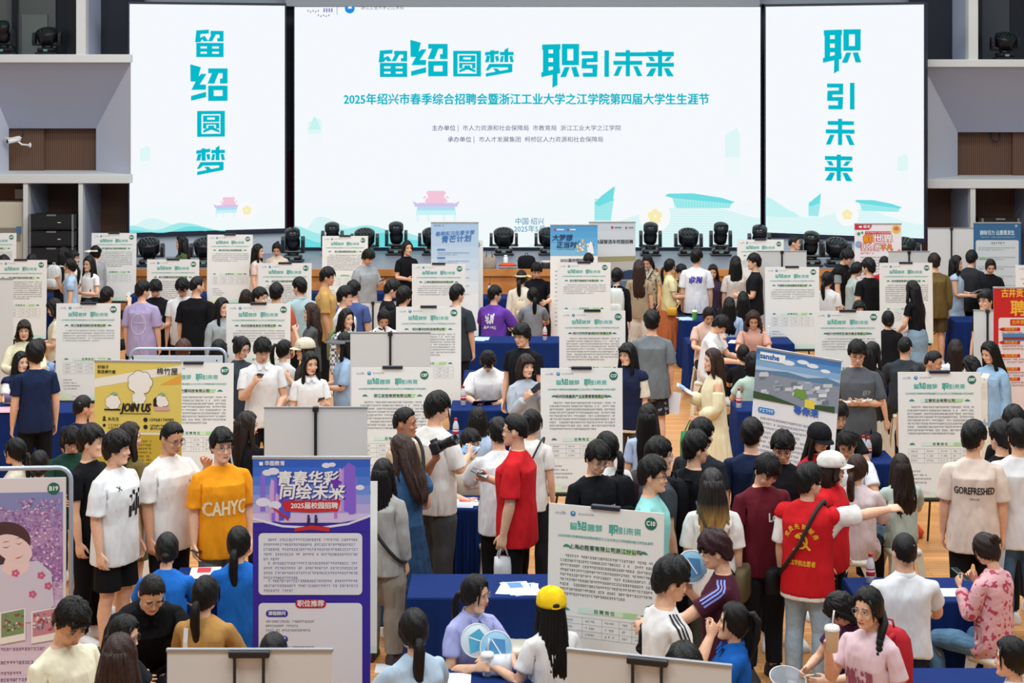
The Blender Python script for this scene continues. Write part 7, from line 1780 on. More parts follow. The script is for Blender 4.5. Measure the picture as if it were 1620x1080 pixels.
P('darklow', 'dark haired girl low behind the steel-framed board, right corner', 346, 537, 160, 'f', sit=1, hair='bob', top=('tee', '#3b4048'))
P('tealprint', 'woman in dark grey t-shirt with blue print, hair clipped up, glasses', 382, 532, 55, 'f', h=1.68, hair='bun', top=('loose', '#353d45'), glasses='#222222', hp=15, prints=[dr(scrawl('#3d78b0', .16, .09, 6, 6, .012), 'front', -.02, 1.2)])
P('whiteshirt2', 'young man in white shirt and glasses, looking at a phone', 415, 534, 20, h=1.78, hair='bowl', top=('tee', '#dfe1e0'), collar='#dfe1e0', glasses='#8a7a6a', hp=20, al='l', ar='q')
P('ponywhite', 'girl in white shirt with high ponytail, beside the beige cap', 450, 537, 140, 'f', hair='hpony', top=('tee', '#dcdedd'), hy=-25)
P('beigecap', 'woman in beige cap, facing left behind the smiling woman', 482, 535, -70, 'f', hair='bob', hc='b', top=('tee', '#3c332e'), hat=('cap', '#cfc7b0'), al='q', ar='l')
P('smilephone', 'smiling woman in white shirt, long black hair, phone in hand', 491, 556, 18, 'f', hair='longf', top=('tee', '#e4e5e4'), collar='#e4e5e4', smile=True, hy=12, hp=5, al='p', ar='d')
P('greyvisor', 'woman in grey visor and pale blue dress, beside the white double panel', 545, 526, -85, 'f', hair='long', top=('loose', '#9db6d2'), bot=('skirt', '#9db6d2'), hat=('visor', '#5d6063'), al='h', ar='h')
# ---------------- middle
P('camman', 'photographer with camera and tanned skin, looking to the right', 641, 643, 65, hair='crop', skn='d', top=('tee', '#bfa98c'), hy=15, al='q', ar='d')
P('phoneback', 'young man in white t-shirt and grey trousers, phone and leaflet in hand', 692, 620, 140, h=1.8, hair='bowl', top=('loose', '#e4e4e0'), bot=('wide', '#4a4e52'), hy=-30, hp=8, al='p', ar='p')
P('denimgirl', 'woman with long brown hair and blue puff sleeves, denim skirt', 636, 688, 200, 'f', h=1.66, hair='longw', hc='t', top=('puff', '#3b5f86', 'denim'), bot=('maxi', '#2c4666', 'denim'), hy=45, al='x', ar='x', hp=15)
P('greyjacket', 'woman with long black hair, grey jacket and wide beige trousers', 606, 726, 160, 'f', h=1.67, hair='long', top=('hoodie', '#a3a39e'), bot=('wide', '#8d877b'), shoe='#3a2a2a', al='h', ar='d')
P('beigeseat', 'man in beige t-shirt and glasses, seated behind the centre table', 744, 680, 25, sit=1, hair='short2', top=('tee', '#d6cdbc'), glasses='#5a5a5a', hy=20, al='k', ar='k', lean=8, prints=[tx('Outdoor Madness', .035, '#8a5a50', .0, .14, 'front', 0, 1.2)])
P('whiteback', 'man in white shirt leaning at the table, left of the man in red', 788, 662, 195, h=1.66, hair='short', top=('loose', '#dde1e4'), bot=('pants', '#121317'), lean=10, al='k', ar='k')
P('redman', 'man in bright red long t-shirt, glasses, facing left', 815, 653, -105, h=1.84, hair='crop', top=('loose', '#c41f26'), bot=('pants', '#16171b'), glasses='#2a2a2a', al='d', ar='p', hy=-5)
P('childblue', 'person in pale blue seen from behind, seated before the centre table', 756, 644, 178, 'f', sit=1, hair='bob', top=('tee', '#a9bfda'))
P('curlywhite', 'young man in white t-shirt with curly hair, reading at the centre table', 772, 556, 0, sit=1, hair='mop', top=('loose', '#e4e5e4'), hp=42, lean=10, al='k', ar='k')
P('bookgirl', 'woman in pale grey jacket, brown bob, holding a dark booklet', 832, 560, 25, 'f', hair='bob', hc='b', top=('hoodie', '#adb5bf'), hy=5, al='q', ar='q')
P('blackglass', 'young man in black t-shirt and glasses, looking left in the centre', 826, 511, -30, hair='bowl', top=('tee', '#15171c'), glasses='#2a2a2a', hy=-10, hp=8)
P('clipwhite', 'woman in white t-shirt with bag strap, hair clipped, left of board C17', 841, 647, 165, 'f', hair='bun', top=('tee', '#e2e2de'), hy=-20)
P('vestgirl', 'girl in navy vest over cream t-shirt, glasses, beside board C17', 993, 542, -25, 'f', h=1.66, hair='bangs', top=('loose', '#d9d3c1'), over=('vest', '#1d2440'), bot=('pants', '#4a4d52'), glasses='#8a7a6a', hy=-20)
P('greyback', 'man in grey t-shirt and patterned shorts, paper in his right hand', 1031, 491, 178, h=1.78, hair='short', top=('loose', '#737b80'), bot=('shorts', '#1b1c22', 'pattern', '#8a8d95'), al='d', ar='d', shoe='#e0ddd8')
P('longblue', 'woman with long black hair and pale blue shirt, right of board C17', 1025, 639, 172, 'f', hair='long', top=('tee', '#a9bcd8'))
P('creamdress', 'woman in long cream off-shoulder dress with green bag', 1128, 551, -80, 'f', h=1.65, hair='half', hc='t', top=None, bot=('dress', '#dfd6b4'), al='l', ar='p')
P('heart', 'young man in black t-shirt with white heart, looking down', 945, 699, 28, hair='short2', top=('tee', '#111216'), glasses='#3a3a3a', hp=20, prints=[tx('♡', .1, '#e8e8e6', .05, side='front', x=.09, z=1.2)])
P('ponystrap', 'woman in white t-shirt with black backpack strap, ponytail, behind the heart t-shirt', 960, 682, 200, 'f', hair='pony', top=('tee', '#dfe0de'), hy=30)
P('aqua', 'young man in aqua t-shirt and glasses, above board C10', 1033, 723, 75, hair='short2', top=('tee', '#8fd0cc'), glasses='#2f2f2f', hy=5)
P('darkgl', 'young man with glasses in dark shirt behind the aqua t-shirt', 1042, 692, 110, hair='short', top=('tee', '#3b4148'), glasses='#2f2f2f')
P('brownlow', 'person with brown hair low behind the heart t-shirt man', 1008, 745, 180, 'f', sit=1, hair='bob', hc='b', top=('tee', '#4a463e'))
P('blackback', 'young man in black t-shirt with backpack, facing right, centre right', 1101, 683, 125, hair='short2', top=('tee', '#121318'), hy=-10)
P('behind', 'dark haired man behind the young man with the black backpack', 1110, 662, 150, hair='short', top=('tee', '#24272d'), hy=-30)
P('navyback', 'man in navy shirt, back to the camera before the factory banner', 1189, 662, 172, h=1.78, hair='short', top=('tee', '#1c2743'), hy=-15)
P('blond', 'woman with black hair bleached blond at the ends, white t-shirt', 1127, 741, 178, 'f', h=1.66, hair='longw', hc=('#15110f', '#b98f4a'), top=('loose', '#e2e2de'), bot=('pants', '#3a3a30'))
P('glblack', 'young man in black t-shirt and glasses beside the factory banner', 1238, 682, 5, hair='short2', top=('tee', '#14151a'), glasses='#3a3330', hp=22, hy=-12)
P('redcap', 'woman in black hat and red jacket, long black hair', 1296, 671, 25, 'f', hair='long', top=('long', '#b01e2a'), hat=('cap', '#15161a'), hp=12)
P('seatblack', 'seated man in black t-shirt and glasses behind the red capped bottles', 1326, 636, 8, sit=1, hair='short2', top=('tee', '#15161a'), glasses='#5a5a5a', hp=18, al='k', ar='k')
P('whitedown', 'man in white t-shirt and glasses, looking down left, beside the black bag', 1340, 680, -15, sit=1, hair='short', skn='c', top=('tee', '#dfe3e8'), glasses='#2a2a2a', hp=22, al='k', ar='k', lean=10)
P('heavygrey', 'heavy man in grey t-shirt and glasses, rolled paper in his hands', 1356, 539, -5, h=1.8, hair='short2', top=('loose', '#54585c'), bot=('pants', '#17181c'), glasses='#1e1e20', hp=18, al='x', ar='x', prints=[dr(scrawl('#9a9c9e', .08, .06, 5, 2, .006), 'front', .08, 1.22)])
P('behindgrey', 'woman with dark hair and beige skirt behind the heavy man in grey', 1380, 541, 120, 'f', hair='long', top=('tee', '#2b2b2e'), bot=('maxi', '#cfc7b2'))
P('darkgreyback', 'seated man in dark grey shirt, back to the camera behind board D07', 1432, 532, 172, sit=1, hair='crop', top=('loose', '#353b40'), al='k', ar='k', hy=-20)
P('profile', 'man with short black hair in profile above board D07', 1477, 554, 60, sit=1, hair='crop', skn='c', top=('tee', '#1a1c20'), hp=10)
P('curlblack', 'dark curly head just above board D07, left part', 1449, 577, 170, 'f', sit=1, hair='bun', top=('tee', '#24262a'))
P('whitelong', 'seated woman with long brown hair and white shirt, right back', 1512, 537, 178, 'f', sit=1, hair='long', hc='b', top=('tee', '#d8dde0'))
P('lyinghair', 'dark haired girl bending low, left of the girl in the blue denim shirt', 1537, 563, -120, 'f', sit=1, hair='bob', top=('tee', '#1e2024'), hp=20)
P('denimshirt', 'girl with long black hair in pale blue denim shirt over cream', 1566, 540, -55, 'f', h=1.66, hair='long', top=('hoodie', '#8fb0cc'), bot=('skirt', '#d9d2be'), hp=15, hy=-10, prints=[dr(lambda mb: [mb.mat(mat('#dcd6c8', .8))] + [mb.rect(-.05, .05, -.3 + .05 * k, -.25 + .05 * k) for k in range(11)], 'front', 0, 1.12)])
# ---------------- back left
P('olive', 'woman in olive green top with long wavy hair before the left stage', 287, 372, -70, 'f', h=1.72, hair='longw', hc='k', top=('tee', '#4a5a38'), hy=-10)
P('visorback', 'girl in white visor and grey cardigan, hair in a bun', 151, 388, -125, 'f', hair='bun', top=('long', '#9da2a8'), hat=('visor', '#ddd8c4'))
P('glgirl', 'girl with glasses and pale shirt, behind the girl in light blue', 116, 396, 75, 'f', hair='bob', top=('long', '#d5d5cc'), glasses='#3a3a3a')
P('packgirl', 'girl with white backpack, facing away beside the speaker stack', 100, 391, 150, 'f', hair='long', top=('tee', '#22242a'))
P('bluepuff', 'girl in light blue puffed shirt, facing left with hand at her chin', 111, 408, -80, 'f', hair='pony', top=('puff', '#a3bdd8'), bot=('skirt', '#8fa8c8'), al='d', ar='c')
P('whitethink', 'girl in white t-shirt with long black hair, hand at her chin', 141, 405, -30, 'f', hair='longf', top=('fit', '#e2e2e0'), glasses='#5a5a5a', al='x', ar='c')
P('backphone', 'man in black holding up a phone, back to the camera at left', 169, 455, 165, sit=1, hair='short2', top=('tee', '#17181d'), al='k', ar='u')
P('lowhair', 'dark haired head low beside the black shirt man with raised phone', 139, 474, 170, 'f', sit=1, hair='twin', top=('tee', '#cfd2d6'))
P('farhead', 'dark head beyond the left edge board, near the speaker stack', 50, 401, 180, 'f', hair='twin', top=('tee', '#d8d8d8'))
P('farhead2', 'dark head at the left edge behind the front left board', 6, 404, 180, 'm', hair='short', top=('tee', '#2c2f36'))
P('lavender', 'man in lavender t-shirt with white oval print on the back', 226, 444, 172, h=1.76, hair='short', top=('loose', '#a79cc0'), bot=('pants', '#3a3d44'), hy=-35, prints=[dr(lambda mb: (mb.mat(mat('#e4e0ee', .8)), [mb.poly([(.1 * cos(a), .14 * sin(a)), (.1 * cos(a + .2), .14 * sin(a + .2)), (.094 * cos(a + .2), .134 * sin(a + .2)), (.094 * cos(a), .134 * sin(a))]) for a in np.arange(0, 6.2, .2)]), 'back', .0, 1.18), tx('·basketball·', .025, '#e4e0ee', .01, .16, 'back', 0, 1.2)])
P('readblack', 'young man in black t-shirt reading a paper, facing the lavender t-shirt', 246, 442, 10, hair='bowl', top=('loose', '#15161b'), hp=32, al='h', ar='h', prints=[tx('CN', .06, '#c8c8c8', .02, side='front', x=.05, z=1.2)])
P('curlyread', 'young man with curly hair and glasses looking down, white shirt', 289, 441, 0, hair='mop', top=('tee', '#dfe0de'), glasses='#3a3a3a', hp=32)
P('bigblack', 'broad man in black t-shirt, cropped hair, back to the camera', 312, 436, 172, h=1.82, hair='crop', top=('loose', '#121317'), bot=('pants', '#1b1c20'), hy=-40)
P('greycoat', 'girl in grey jacket with long black hair looking right, green lanyard', 351, 471, 35, 'f', hair='longf', top=('hoodie', '#9aa2a3'), hy=20)
P('palepink', 'girl in pale pink top with long black hair, facing right', 408, 386, 80, 'f', hair='long', top=('tee', '#d9c6bc'))
P('brownseat', 'brown haired woman low behind the board with the short text', 389, 458, 170, 'f', sit=1, hair='bob', hc='b', top=('tee', '#5a4a44'))
P('rightman', 'man with black hair facing right, beside the orange-red shirt', 411, 455, 70, hair='short', top=('tee', '#2f343b'))
P('orangered', 'man in orange-red t-shirt, back to the camera', 437, 448, 178, hair='short', top=('loose', '#b5523a'))
P('blackhead', 'dark haired head in front of the orange-red t-shirt', 434, 462, 185, 'f', sit=1, hair='twin', top=('tee', '#24262b'))
P('headband', 'woman in cream top with headband, looking down', 438, 383, 0, 'f', hair='bun', top=('long', '#d8c8b4'), hp=28)
P('aquapolo', 'man in pale aqua polo, head turned left', 474, 439, -150, hair='short', top=('tee', '#a9c4c8'), collar='#a9c4c8', hy=20)
P('yellowtee', 'tall man in mustard yellow t-shirt, facing right', 518, 423, 95, h=1.8, hair='short', top=('loose', '#c19a5c'), skn='c', hp=8, prints=[tx('Ca', .07, '#222222', .04, side='front', x=-.04, z=1.25)])
P('greyphone', 'young man in grey t-shirt looking at his phone, left of the woman on stage', 582, 394, 45, hair='bowl', top=('loose', '#9ba1a4'), hp=28, al='p', ar='d')
P('blackphone', 'woman in black dress with phone, standing before the stage', 644, 380, 30, 'f', h=1.66, hair='pony', top=('tee', '#131419'), bot=('skirt', '#131419'), hy=5, al='h', ar='h')
P('redclip', 'woman with dark hair bowing before the pale blue banner', 713, 396, 0, 'f', hair='bob', top=('tee', '#3b3f47'), hp=40)
P('whitegl', 'young man in white t-shirt and glasses facing right, left of the blue t-shirt', 546, 453, 85, hair='short', top=('loose', '#dfe2e3'), glasses='#2a2a2a', hy=10)
P('bluetee', 'man in slate blue t-shirt behind the young man in white with glasses', 559, 444, 165, hair='short', top=('tee', '#4d5f94'))
P('phoneblack', 'young man in black t-shirt holding a phone, facing right', 620, 443, 110, hair='short2', top=('tee', '#17181d'), hp=20, al='p', ar='h')
P('blackred', 'young man in black t-shirt with red sleeve mark, back turned', 639, 453, 165, hair='bowl', top=('tee', '#15161a'), hy=-30)
P('slateback', 'man in dark slate t-shirt, back to the camera beside board C06', 723, 450, 160, hair='short', top=('loose', '#31373d'), hy=-25, glasses='#2a2a2a')
P('checkgirl', 'smiling girl in checked shirt with olive backpack straps', 548, 488, 35, 'f', hair='half', top=('long', '#d6d6d2', 'check', '#5a5d63'), smile=True, hy=15)
P('downbun', 'woman with hair bun looking down, black and white patterned top', 607, 489, 10, 'f', hair='bun', top=('tee', '#dcdad4', 'pattern', '#1b1c20'), hp=38)
P('browngrey', 'woman with long brown hair in grey t-shirt, hand at her face, facing left', 492, 479, -85, 'f', hair='longw', hc='t', top=('tee', '#54565a'), al='c', ar='d')
# ---------------- back centre and right
P('purple', 'man in purple t-shirt with white print on the back, seated', 783, 452, 155, sit=1, h=1.76, hair='short', top=('loose', '#6b3fa6'), hy=-40, al='k', ar='k', glasses='#222222', prints=[dr(scrawl('#e6e2ee', .14, .16, 6, 21, .02), 'back', 0, 1.27), tx('ALB LIKE', .045, '#e6e2ee', .03, .2, 'back', 0, 1.15)])
P('visorcream', 'woman in beige visor and cream blouse, bag on her back', 825, 427, 178, 'f', sit=1, hair='pony', top=('long', '#ddd6c6'), hat=('visor', '#d4c69e'), hy=-15)
P('stageblack', 'young man in black t-shirt, looking down behind the woman with visor', 849, 416, 0, sit=1, hair='short2', top=('tee', '#14151a'), hp=22, al='k', ar='k')
P('greypony', 'woman in grey t-shirt with ponytail, seated with her back turned', 843, 454, 178, 'f', sit=1, hair='pony', top=('tee', '#8b8f94'), al='k', ar='k', hy=15)
P('headdream', 'dark haired man behind board C15, before the blue banner', 931, 399, 175, hair='crop', top=('tee', '#24272c'))
P('whitepack', 'woman in black with a white backpack, hair in a bun', 976, 423, 170, 'f', h=1.66, hair='twin', top=('long', '#16171b'), bot=('pants', '#17181c'), hy=-20)
P('beigeback', 'woman with long brown hair, beige t-shirt and white trousers', 1011, 411, 175, 'f', h=1.66, hair='long', hc='t', top=('tee', '#a8967c'), bot=('wide', '#dcd8ce'))
P('floralback', 'woman in patterned blouse with headband and black bag', 1025, 402, -30, 'f', hair='pony', top=('tee', '#b9ad94', 'pattern', '#6a5a48'), hp=25)
P('orangeskirt', 'woman in pale yellow t-shirt and long orange skirt', 1060, 409, 100, 'f', h=1.66, hair='pony', top=('tee', '#dcd4a6'), bot=('maxi', '#b8663e'), al='h', ar='h')
P('seatednavy', 'man in navy shirt seated behind the table, left of the purple print', 1077, 418, 30, sit=1, hair='short', top=('tee', '#1a2033'), hp=22, al='k', ar='k')
P('purpleprint', 'person in white t-shirt with purple print on the back', 1102, 394, 172, h=1.76, hair='short2', top=('loose', '#dfe0e4'), bot=('pants', '#1a1b20'), hy=-20, prints=[dr(scrawl('#4a3fa8', .2, .12, 8, 31, .018), 'back', 0, 1.27)])
P('darkpurple', 'woman in dark purple seated behind the table, facing the camera', 1128, 418, -10, 'f', sit=1, hair='long', hc='b', top=('tee', '#3a2c40'), hp=15)
P('longbeige', 'woman with very long straight black hair in beige t-shirt', 1164, 405, 178, 'f', h=1.68, hair='long', top=('loose', '#d3c8bc'), bot=('skirt', '#cfc6ba'))
P('edgeblack', 'man in black facing left at the edge of the white folded panel', 1193, 401, -100, hair='short', top=('tee', '#17181c'), al='h', ar='h')
P('seatblue', 'girl in pale blue top with long black hair, seated with her back turned', 1154, 470, 178, 'f', sit=1, hair='long', top=('tee', '#a9bdd6'))
P('seatblack2', 'girl with long black hair and black top, seated right of the pale blue one', 1176, 461, 175, 'f', sit=1, hair='long', top=('tee', '#25272c'))
P('beigedown', 'woman in pink beige top looking down at the table', 1121, 485, 10, 'f', sit=1, hair='twin', top=('tee', '#d0b3a2'), hp=30, al='k', ar='k', lean=8)
P('whitewrite', 'young man in white t-shirt bent over the table, beside the beige top', 1140, 499, 70, sit=1, hair='bowl', top=('tee', '#dfe2e4'), hp=28, lean=12, al='k', ar='k')
P('curlypink', 'woman with curly brown hair and glasses, pink top, leaning on the table', 1192, 492, -5, 'f', sit=1, hair='curly', hc='t', top=('tee', '#d3a596'), glasses='#6a4a3a', lean=14, hp=12, al='k', ar='k')
P('bunblack', 'woman in black with black bun, seated beside the cream dress', 1176, 545, 165, 'f', sit=1, hair='twin', top=('tee', '#15161a'), hy=20, al='k', ar='k')
P('palegreen', 'person in pale green shirt half hidden by the factory banner', 1192, 556, -165, 'f', sit=1, seat=.40, hair='bob', top=('tee', '#b7cdbd'), al='k', ar='k')
P('stageman', 'man in black before the stage under the right panel, facing right', 1257, 372, 70, hair='crop', top=('tee', '#191a1e'), hy=10)
P('raglan', 'young man in grey and black raglan top, leaning right', 1340, 394, 60, hair='bowl', top=('tee', '#8f9598'), over=('vest', '#17181c'), lean=14, hp=14)
P('whitepony', 'girl in white t-shirt with ponytail and flower clip, back turned', 1309, 429, 160, 'f', hair='pony', top=('tee', '#e0e1e0'), hy=-20)
P('greenhood', 'girl in pale grey-green hoodie and glasses, facing right', 1355, 414, 95, 'f', hair='twin', top=('hoodie', '#aab5b1'), glasses='#3a3a3a', hp=15)
P('blackhalf', 'man in black t-shirt leaning left, arm behind his back', 1374, 409, -155, hair='short2', top=('tee', '#16171b'), hy=15, al='d', ar='h')
P('peek', 'woman peeking out low below the black t-shirt man', 1359, 475, 5, 'f', sit=1, hair='fr' if False else 'bob', top=('tee', '#c9c4bc'), hp=5)
P('farblack', 'dark head behind the board with the denim skirt girl', 1399, 405, 175, 'f', hair='twin', top=('tee', '#b01e2a'))
P('olivejacket', 'man in olive jacket and shorts, bare legs, back turned', 1478, 401, 178, h=1.76, hair='short', hc='b', top=('hoodie', '#6b5a34'), bot=('shorts', '#5a4c34'))
P('bluedress', 'girl in pale blue sleeveless dress with long black hair, holding a paper', 1513, 404, 70, 'f', h=1.66, hair='long', top=('vest', '#a8bccf'), bot=('maxi', '#a8bccf'), al='h', ar='h')
P('darkman', 'man in dark grey t-shirt leaning over, right of the pale blue dress', 1537, 397, 150, hair='short2', top=('loose', '#2b2d31'), lean=14)
P('blueprint', 'woman in black t-shirt with blue print, looking down', 1567, 409, -5, 'f', h=1.66, hair='twin', top=('loose', '#15161a'), hp=25, al='h', ar='h', prints=[dr(scrawl('#3b57a8', .2, .1, 8, 41, .014), 'front', 0, 1.18)])
P('denimskirt', 'girl in black t-shirt and denim skirt with long black hair', 1444, 444, -140, 'f', h=1.66, hair='long', top=('fit', '#121317'), bot=('mini', '#86a0b4', 'denim'), al='l', ar='l', lean=8)
P('bunseat', 'woman in black with hair in a bun, seated behind board D06', 1405, 491, 178, 'f', sit=1, hair='twin', top=('tee', '#15161a'))
P('glleft', 'young man in black t-shirt with white print, glasses, left of the red banner', 1560, 459, -60, hair='short2', top=('tee', '#141519'), glasses='#3a3a3a', prints=[dr(scrawl('#cfc9b4', .1, .14, 4, 17, .016), 'front', .05, 1.15)])

build_crowd()
# ---------------- things in hands, bags on shoulders
def frame(o, pos, nz, up):
    """put object o at pos with local +z along nz and local +y as near up as may be"""
    z = nrm(nz); y = nrm(np.asarray(up, float) - z * (np.asarray(up, float) @ z)); x = np.cross(y, z)
    o.matrix_world = Matrix([[x[0], y[0], z[0], pos[0]], [x[1], y[1], z[1], pos[1]], [x[2], y[2], z[2], pos[2]], [0, 0, 0, 1]])
    return o
def toface(k, hand): r = PEOPLE[k]; g = palm(r, hand)[0]; return g, nrm(world(r, 'head', HC + (0, -.06, 0)) - g)
def phone(k, hand, label, col='#15171c', scr='#1c2430'):
    g, n = toface(k, hand); root = empty('phone'); tag(root, label, 'phone'); mb = MB(); mb.mat(mat(col, .35)); mb.box(-.037, .037, -.075, .075, -.0045, .0045, .004); mb.build('body', root)
    mb = MB(); mb.mat(mat(scr, .15)); mb.box(-.034, .034, -.071, .071, .0045, .0052); mb.build('screen', root); d = palm(PEOPLE[k], hand); frame(root, g + n * .0 + np.array([0, 0, .03]), n + np.array([0, 0, .25]), (0, 0, 1) + d[1] * .6)
def sheet(k, hand, label, w=.21, h=.29, col='#e6e9ec', acc=None, name='paper', cat='paper', hang=False, off=(0, 0, 0), fold=.02):
    r = PEOPLE[k]; g, n = toface(k, hand); mb = MB(); mb.mat(mat(col, .6)); rows = []
    for i in range(9): t = -1 + i / 4; rows.append([(t * w / 2, -h / 2, fold * t * t), (t * w / 2, h / 2, fold * t * t * .6), (t * w / 2, h / 2, fold * t * t * .6 - .003), (t * w / 2, -h / 2, fold * t * t - .003)])
    mb.rings(rows)
    if acc: mb.mat(mat(acc, .5)); mb.add([(-w * .42, h * .05, .024), (w * .42, h * .05, .024), (w * .42, h * .42, .024), (-w * .42, h * .42, .024)], [(0, 1, 2, 3)])
    o = mb.build(name); tag(o, label, cat); off = np.asarray(off, float)
    if hang: frame(o, g + np.array([0, 0, -h * .42]) + off, Rz(r['yaw']) @ np.array([.9, -.3, 0]) if hang == 1 else np.array([0, -1, .1]), (0.15, 0, 1))
    else: frame(o, g + np.array([0, 0, .05]) + off, n, (0, 0, 1))
    return o
def fan(k, hand, label, col='#8fc0dc', acc='#4d8fc4', n=None, r=.105, up=(0, 0, 1), alpha=1.0, off=(0, 0, 0)):
    g, nn = toface(k, hand); root = empty('hand_fan'); tag(root, label, 'hand fan'); mb = MB(); mb.mat(mat(col, .35, alpha=alpha)); mb.lathe([(r * .98, -.0015), (r, 0), (r * .98, .0015)], 30, (0, .13, 0)); mb.build('blade', root)
    mb = MB(); mb.mat(mat(acc, .4))
    if alpha == 1.0: mb.add([(a, b_, .004) for a, b_ in ((-.06, .06), (.03, .07), (.075, .12), (.03, .2), (-.05, .17))], [(0, 1, 2, 3, 4)]); mb.mat(WHT); mb.add([(-.05, .16, .005), (.05, .10, .005), (.052, .108, .005), (-.048, .168, .005)], [(0, 1, 2, 3)]); mb.build('print', root)
    mb = MB(); mb.mat(mat('#dfe3e6', .4)); mb.tube([(0, -.06, 0), (0, .03, 0)], .007); rim = [(r * cos(a), .13 + r * sin(a), 0) for a in np.linspace(0, 2 * pi, 31)]; mb.tube(rim, .004, 6); mb.build('frame', root)
    frame(root, g + np.array(off), n if n is not None else nn, up)
def handbag(label, P_, col, w=.3, h=.34, d=.1, rz=0.0, top=.25, name='bag', kind='cloth', alpha=1.0):
    root = empty(name, tuple(P_), rz); tag(root, label, 'bag'); m = mat(col, .6, kind if alpha == 1 else 'plain', alpha=alpha); mb = MB(); mb.mat(m)
    mb.rings([[np.array(p) for p in ell((0, 0, -top - h + z), w / 2 * k, d / 2 * k2, 16, 3.5)] for z, k, k2 in ((0, .9, .8), (.02, 1, 1), (h * .6, 1, 1.1), (h, .96, .6))], True, True); mb.build('body', root)
    mb = MB(); mb.mat(m)
    for s in (-1, 1): mb.tube([(-w * .28, s * d * .3, -top), (-w * .12, s * .02, -.02), (0, s * .01, .0), (w * .12, s * .02, -.02), (w * .28, s * d * .3, -top)], .007)
    mb.build('handle', root); return root
def crossbody(k, label, side, bag='#17181b', strap='#17181b', bw=.2, bh=.16, wide=.018, bagz=.86, hasbag=True, name='shoulder_bag'):
    """strap over the shoulder opposite to side ('L': bag at the left hip)"""
    r = PEOPLE[k]; s = 1 if side == 'L' else -1; root = empty(name, tuple(r['loc'])); tag(root, label, 'bag'); pts = []
    for t in np.linspace(0, 2 * pi, 29):
        c, sn = cos(t), sin(t); x = s * (.215 * c if c > 0 else .125 * c); y = .178 * sn + .01; z = 1.175 - (.30 if c > 0 else .305) * c
        b = 'chest' if z > 1.1 else 'pelvis'; pts.append(world(r, b, (x, y, z)) - r['loc'])
    mb = MB(); mb.mat(mat(strap, .6)); mb.tube(pts, wide * .5, 8); mb.build('strap', root)
    if hasbag:
        q = world(r, 'pelvis', (s * .235, .03, bagz)) - r['loc']; mb = MB(); mb.mat(mat(bag, .6, 'cloth')); mb.rings([[np.array(p) for p in ell((0, 0, z), bw / 2 * kk, .045 * kk, 14, 3.2)] for z, kk in ((-bh / 2, .85), (-bh * .42, 1), (bh * .35, 1), (bh / 2, .8))], True, True)
        Rr = Rz(r['yaw'] + pi / 2 * .8); mb.V = [tuple(Rr @ np.array(v) + q) for v in mb.V]; mb.build('body', root)
def bpack(k, label, col, acc=None, z=1.02, w=.28, h=.4, y=.165):
    r = PEOPLE[k]; p = world(r, 'chest', (0, y + .06, z)); return backpack(label, tuple(p), r['yaw'], col, w, .15, h, rx=0.0, acc=acc)
def camera_(k, hand):
    g, _ = toface(k, hand); r = PEOPLE[k]; root = empty('camera_body'); root.name = 'photo_camera'; tag(root, 'black camera with long lens held by the photographer', 'camera'); mb = MB(); mb.mat(mat('#101114', .5)); mb.box(-.075, .075, -.035, .035, -.05, .05, .012); mb.rings([[np.array(p) for p in ell((0, 0, z), w_, .03, 12, 3)] for z, w_ in ((.045, .04), (.075, .03))]); mb.box(-.078, -.045, -.055, .02, -.05, .045, .012); mb.build('body', root)
    mb = MB(); mb.mat(mat('#15161a', .4)); mb.lathe([(.04, -.035), (.042, -.06), (.038, -.1), (.042, -.12), (.043, -.16), (.046, -.165), (.048, -.20), (.044, -.20), (.04, -.185)], 22, axis='y'); mb.build('lens', root)
    root.matrix_world = Matrix.Translation(Vector(g + np.array([.02, 0, .07]))) @ Matrix.Rotation(rad(70), 4, 'Z') @ Matrix.Rotation(rad(-25), 4, 'X')
camera_('camman', 'L')
phone('orange', 'R', 'black phone in the right hand of the man in orange'); phone('navytee', 'R', 'black phone in the hand of the navy t-shirt man'); phone('smilephone', 'L', 'black phone held by the smiling woman in white')
phone('whiteshirt2', 'R', 'dark phone held up by the young man in white shirt'); phone('phoneback', 'L', 'phone held by the young man in white beside the photographer'); phone('redman', 'R', 'grey phone held out by the man in red', '#5a6470')
phone('floral', 'L', 'green cased phone held by the woman in floral blouse', '#4f7f6c'); phone('greyphone', 'L', 'black phone held by the young man in grey before the stage'); phone('blackphone', 'L', 'phone held by the woman in black before the stage')
phone('phoneblack', 'L', 'phone with lit blue screen, held by the black t-shirt man', '#2a2e33', '#5f9fc8'); phone('backphone', 'R', 'white phone raised by the man in black at left', '#d8dce0', '#dfe6ea'); phone('curlypink', 'R', 'white phone in the hand of the curly haired woman', '#d8dce0')
phone('maroon', 'R', 'grey phone in the hand of the maroon t-shirt man', '#6a7076')
sheet('phoneback', 'R', 'pale blue leaflet in the hands of the young man beside the photographer', .2, .26, '#bcd3e6', '#5f94c2', 'leaflet', off=(-.03, 0, -.10)); sheet('curlywhite', 'L', 'dark clipboard before the curly haired young man in white', .3, .2, '#2c3244', name='clipboard', cat='clipboard', off=(-.12, 0, -.04))
sheet('bookgirl', 'L', 'dark blue booklet held by the woman with brown bob', .17, .24, '#2c4668', '#c4ccd6', 'booklet', 'booklet'); sheet('greyback', 'R', 'white paper in the right hand of the man in grey t-shirt', .28, .26, '#e2e4e6', hang=2)
sheet('creamdress', 'R', 'pale blue leaflets held by the woman in cream dress', .22, .2, '#c6d8e8', '#8fb4d4', 'leaflet'); sheet('readblack', 'R', 'white paper read by the young man in black at left', .22, .2); sheet('refresh', 'R', 'folded white paper in the hand of the slogan shirt man', .1, .26, '#d5dce6', hang=2)
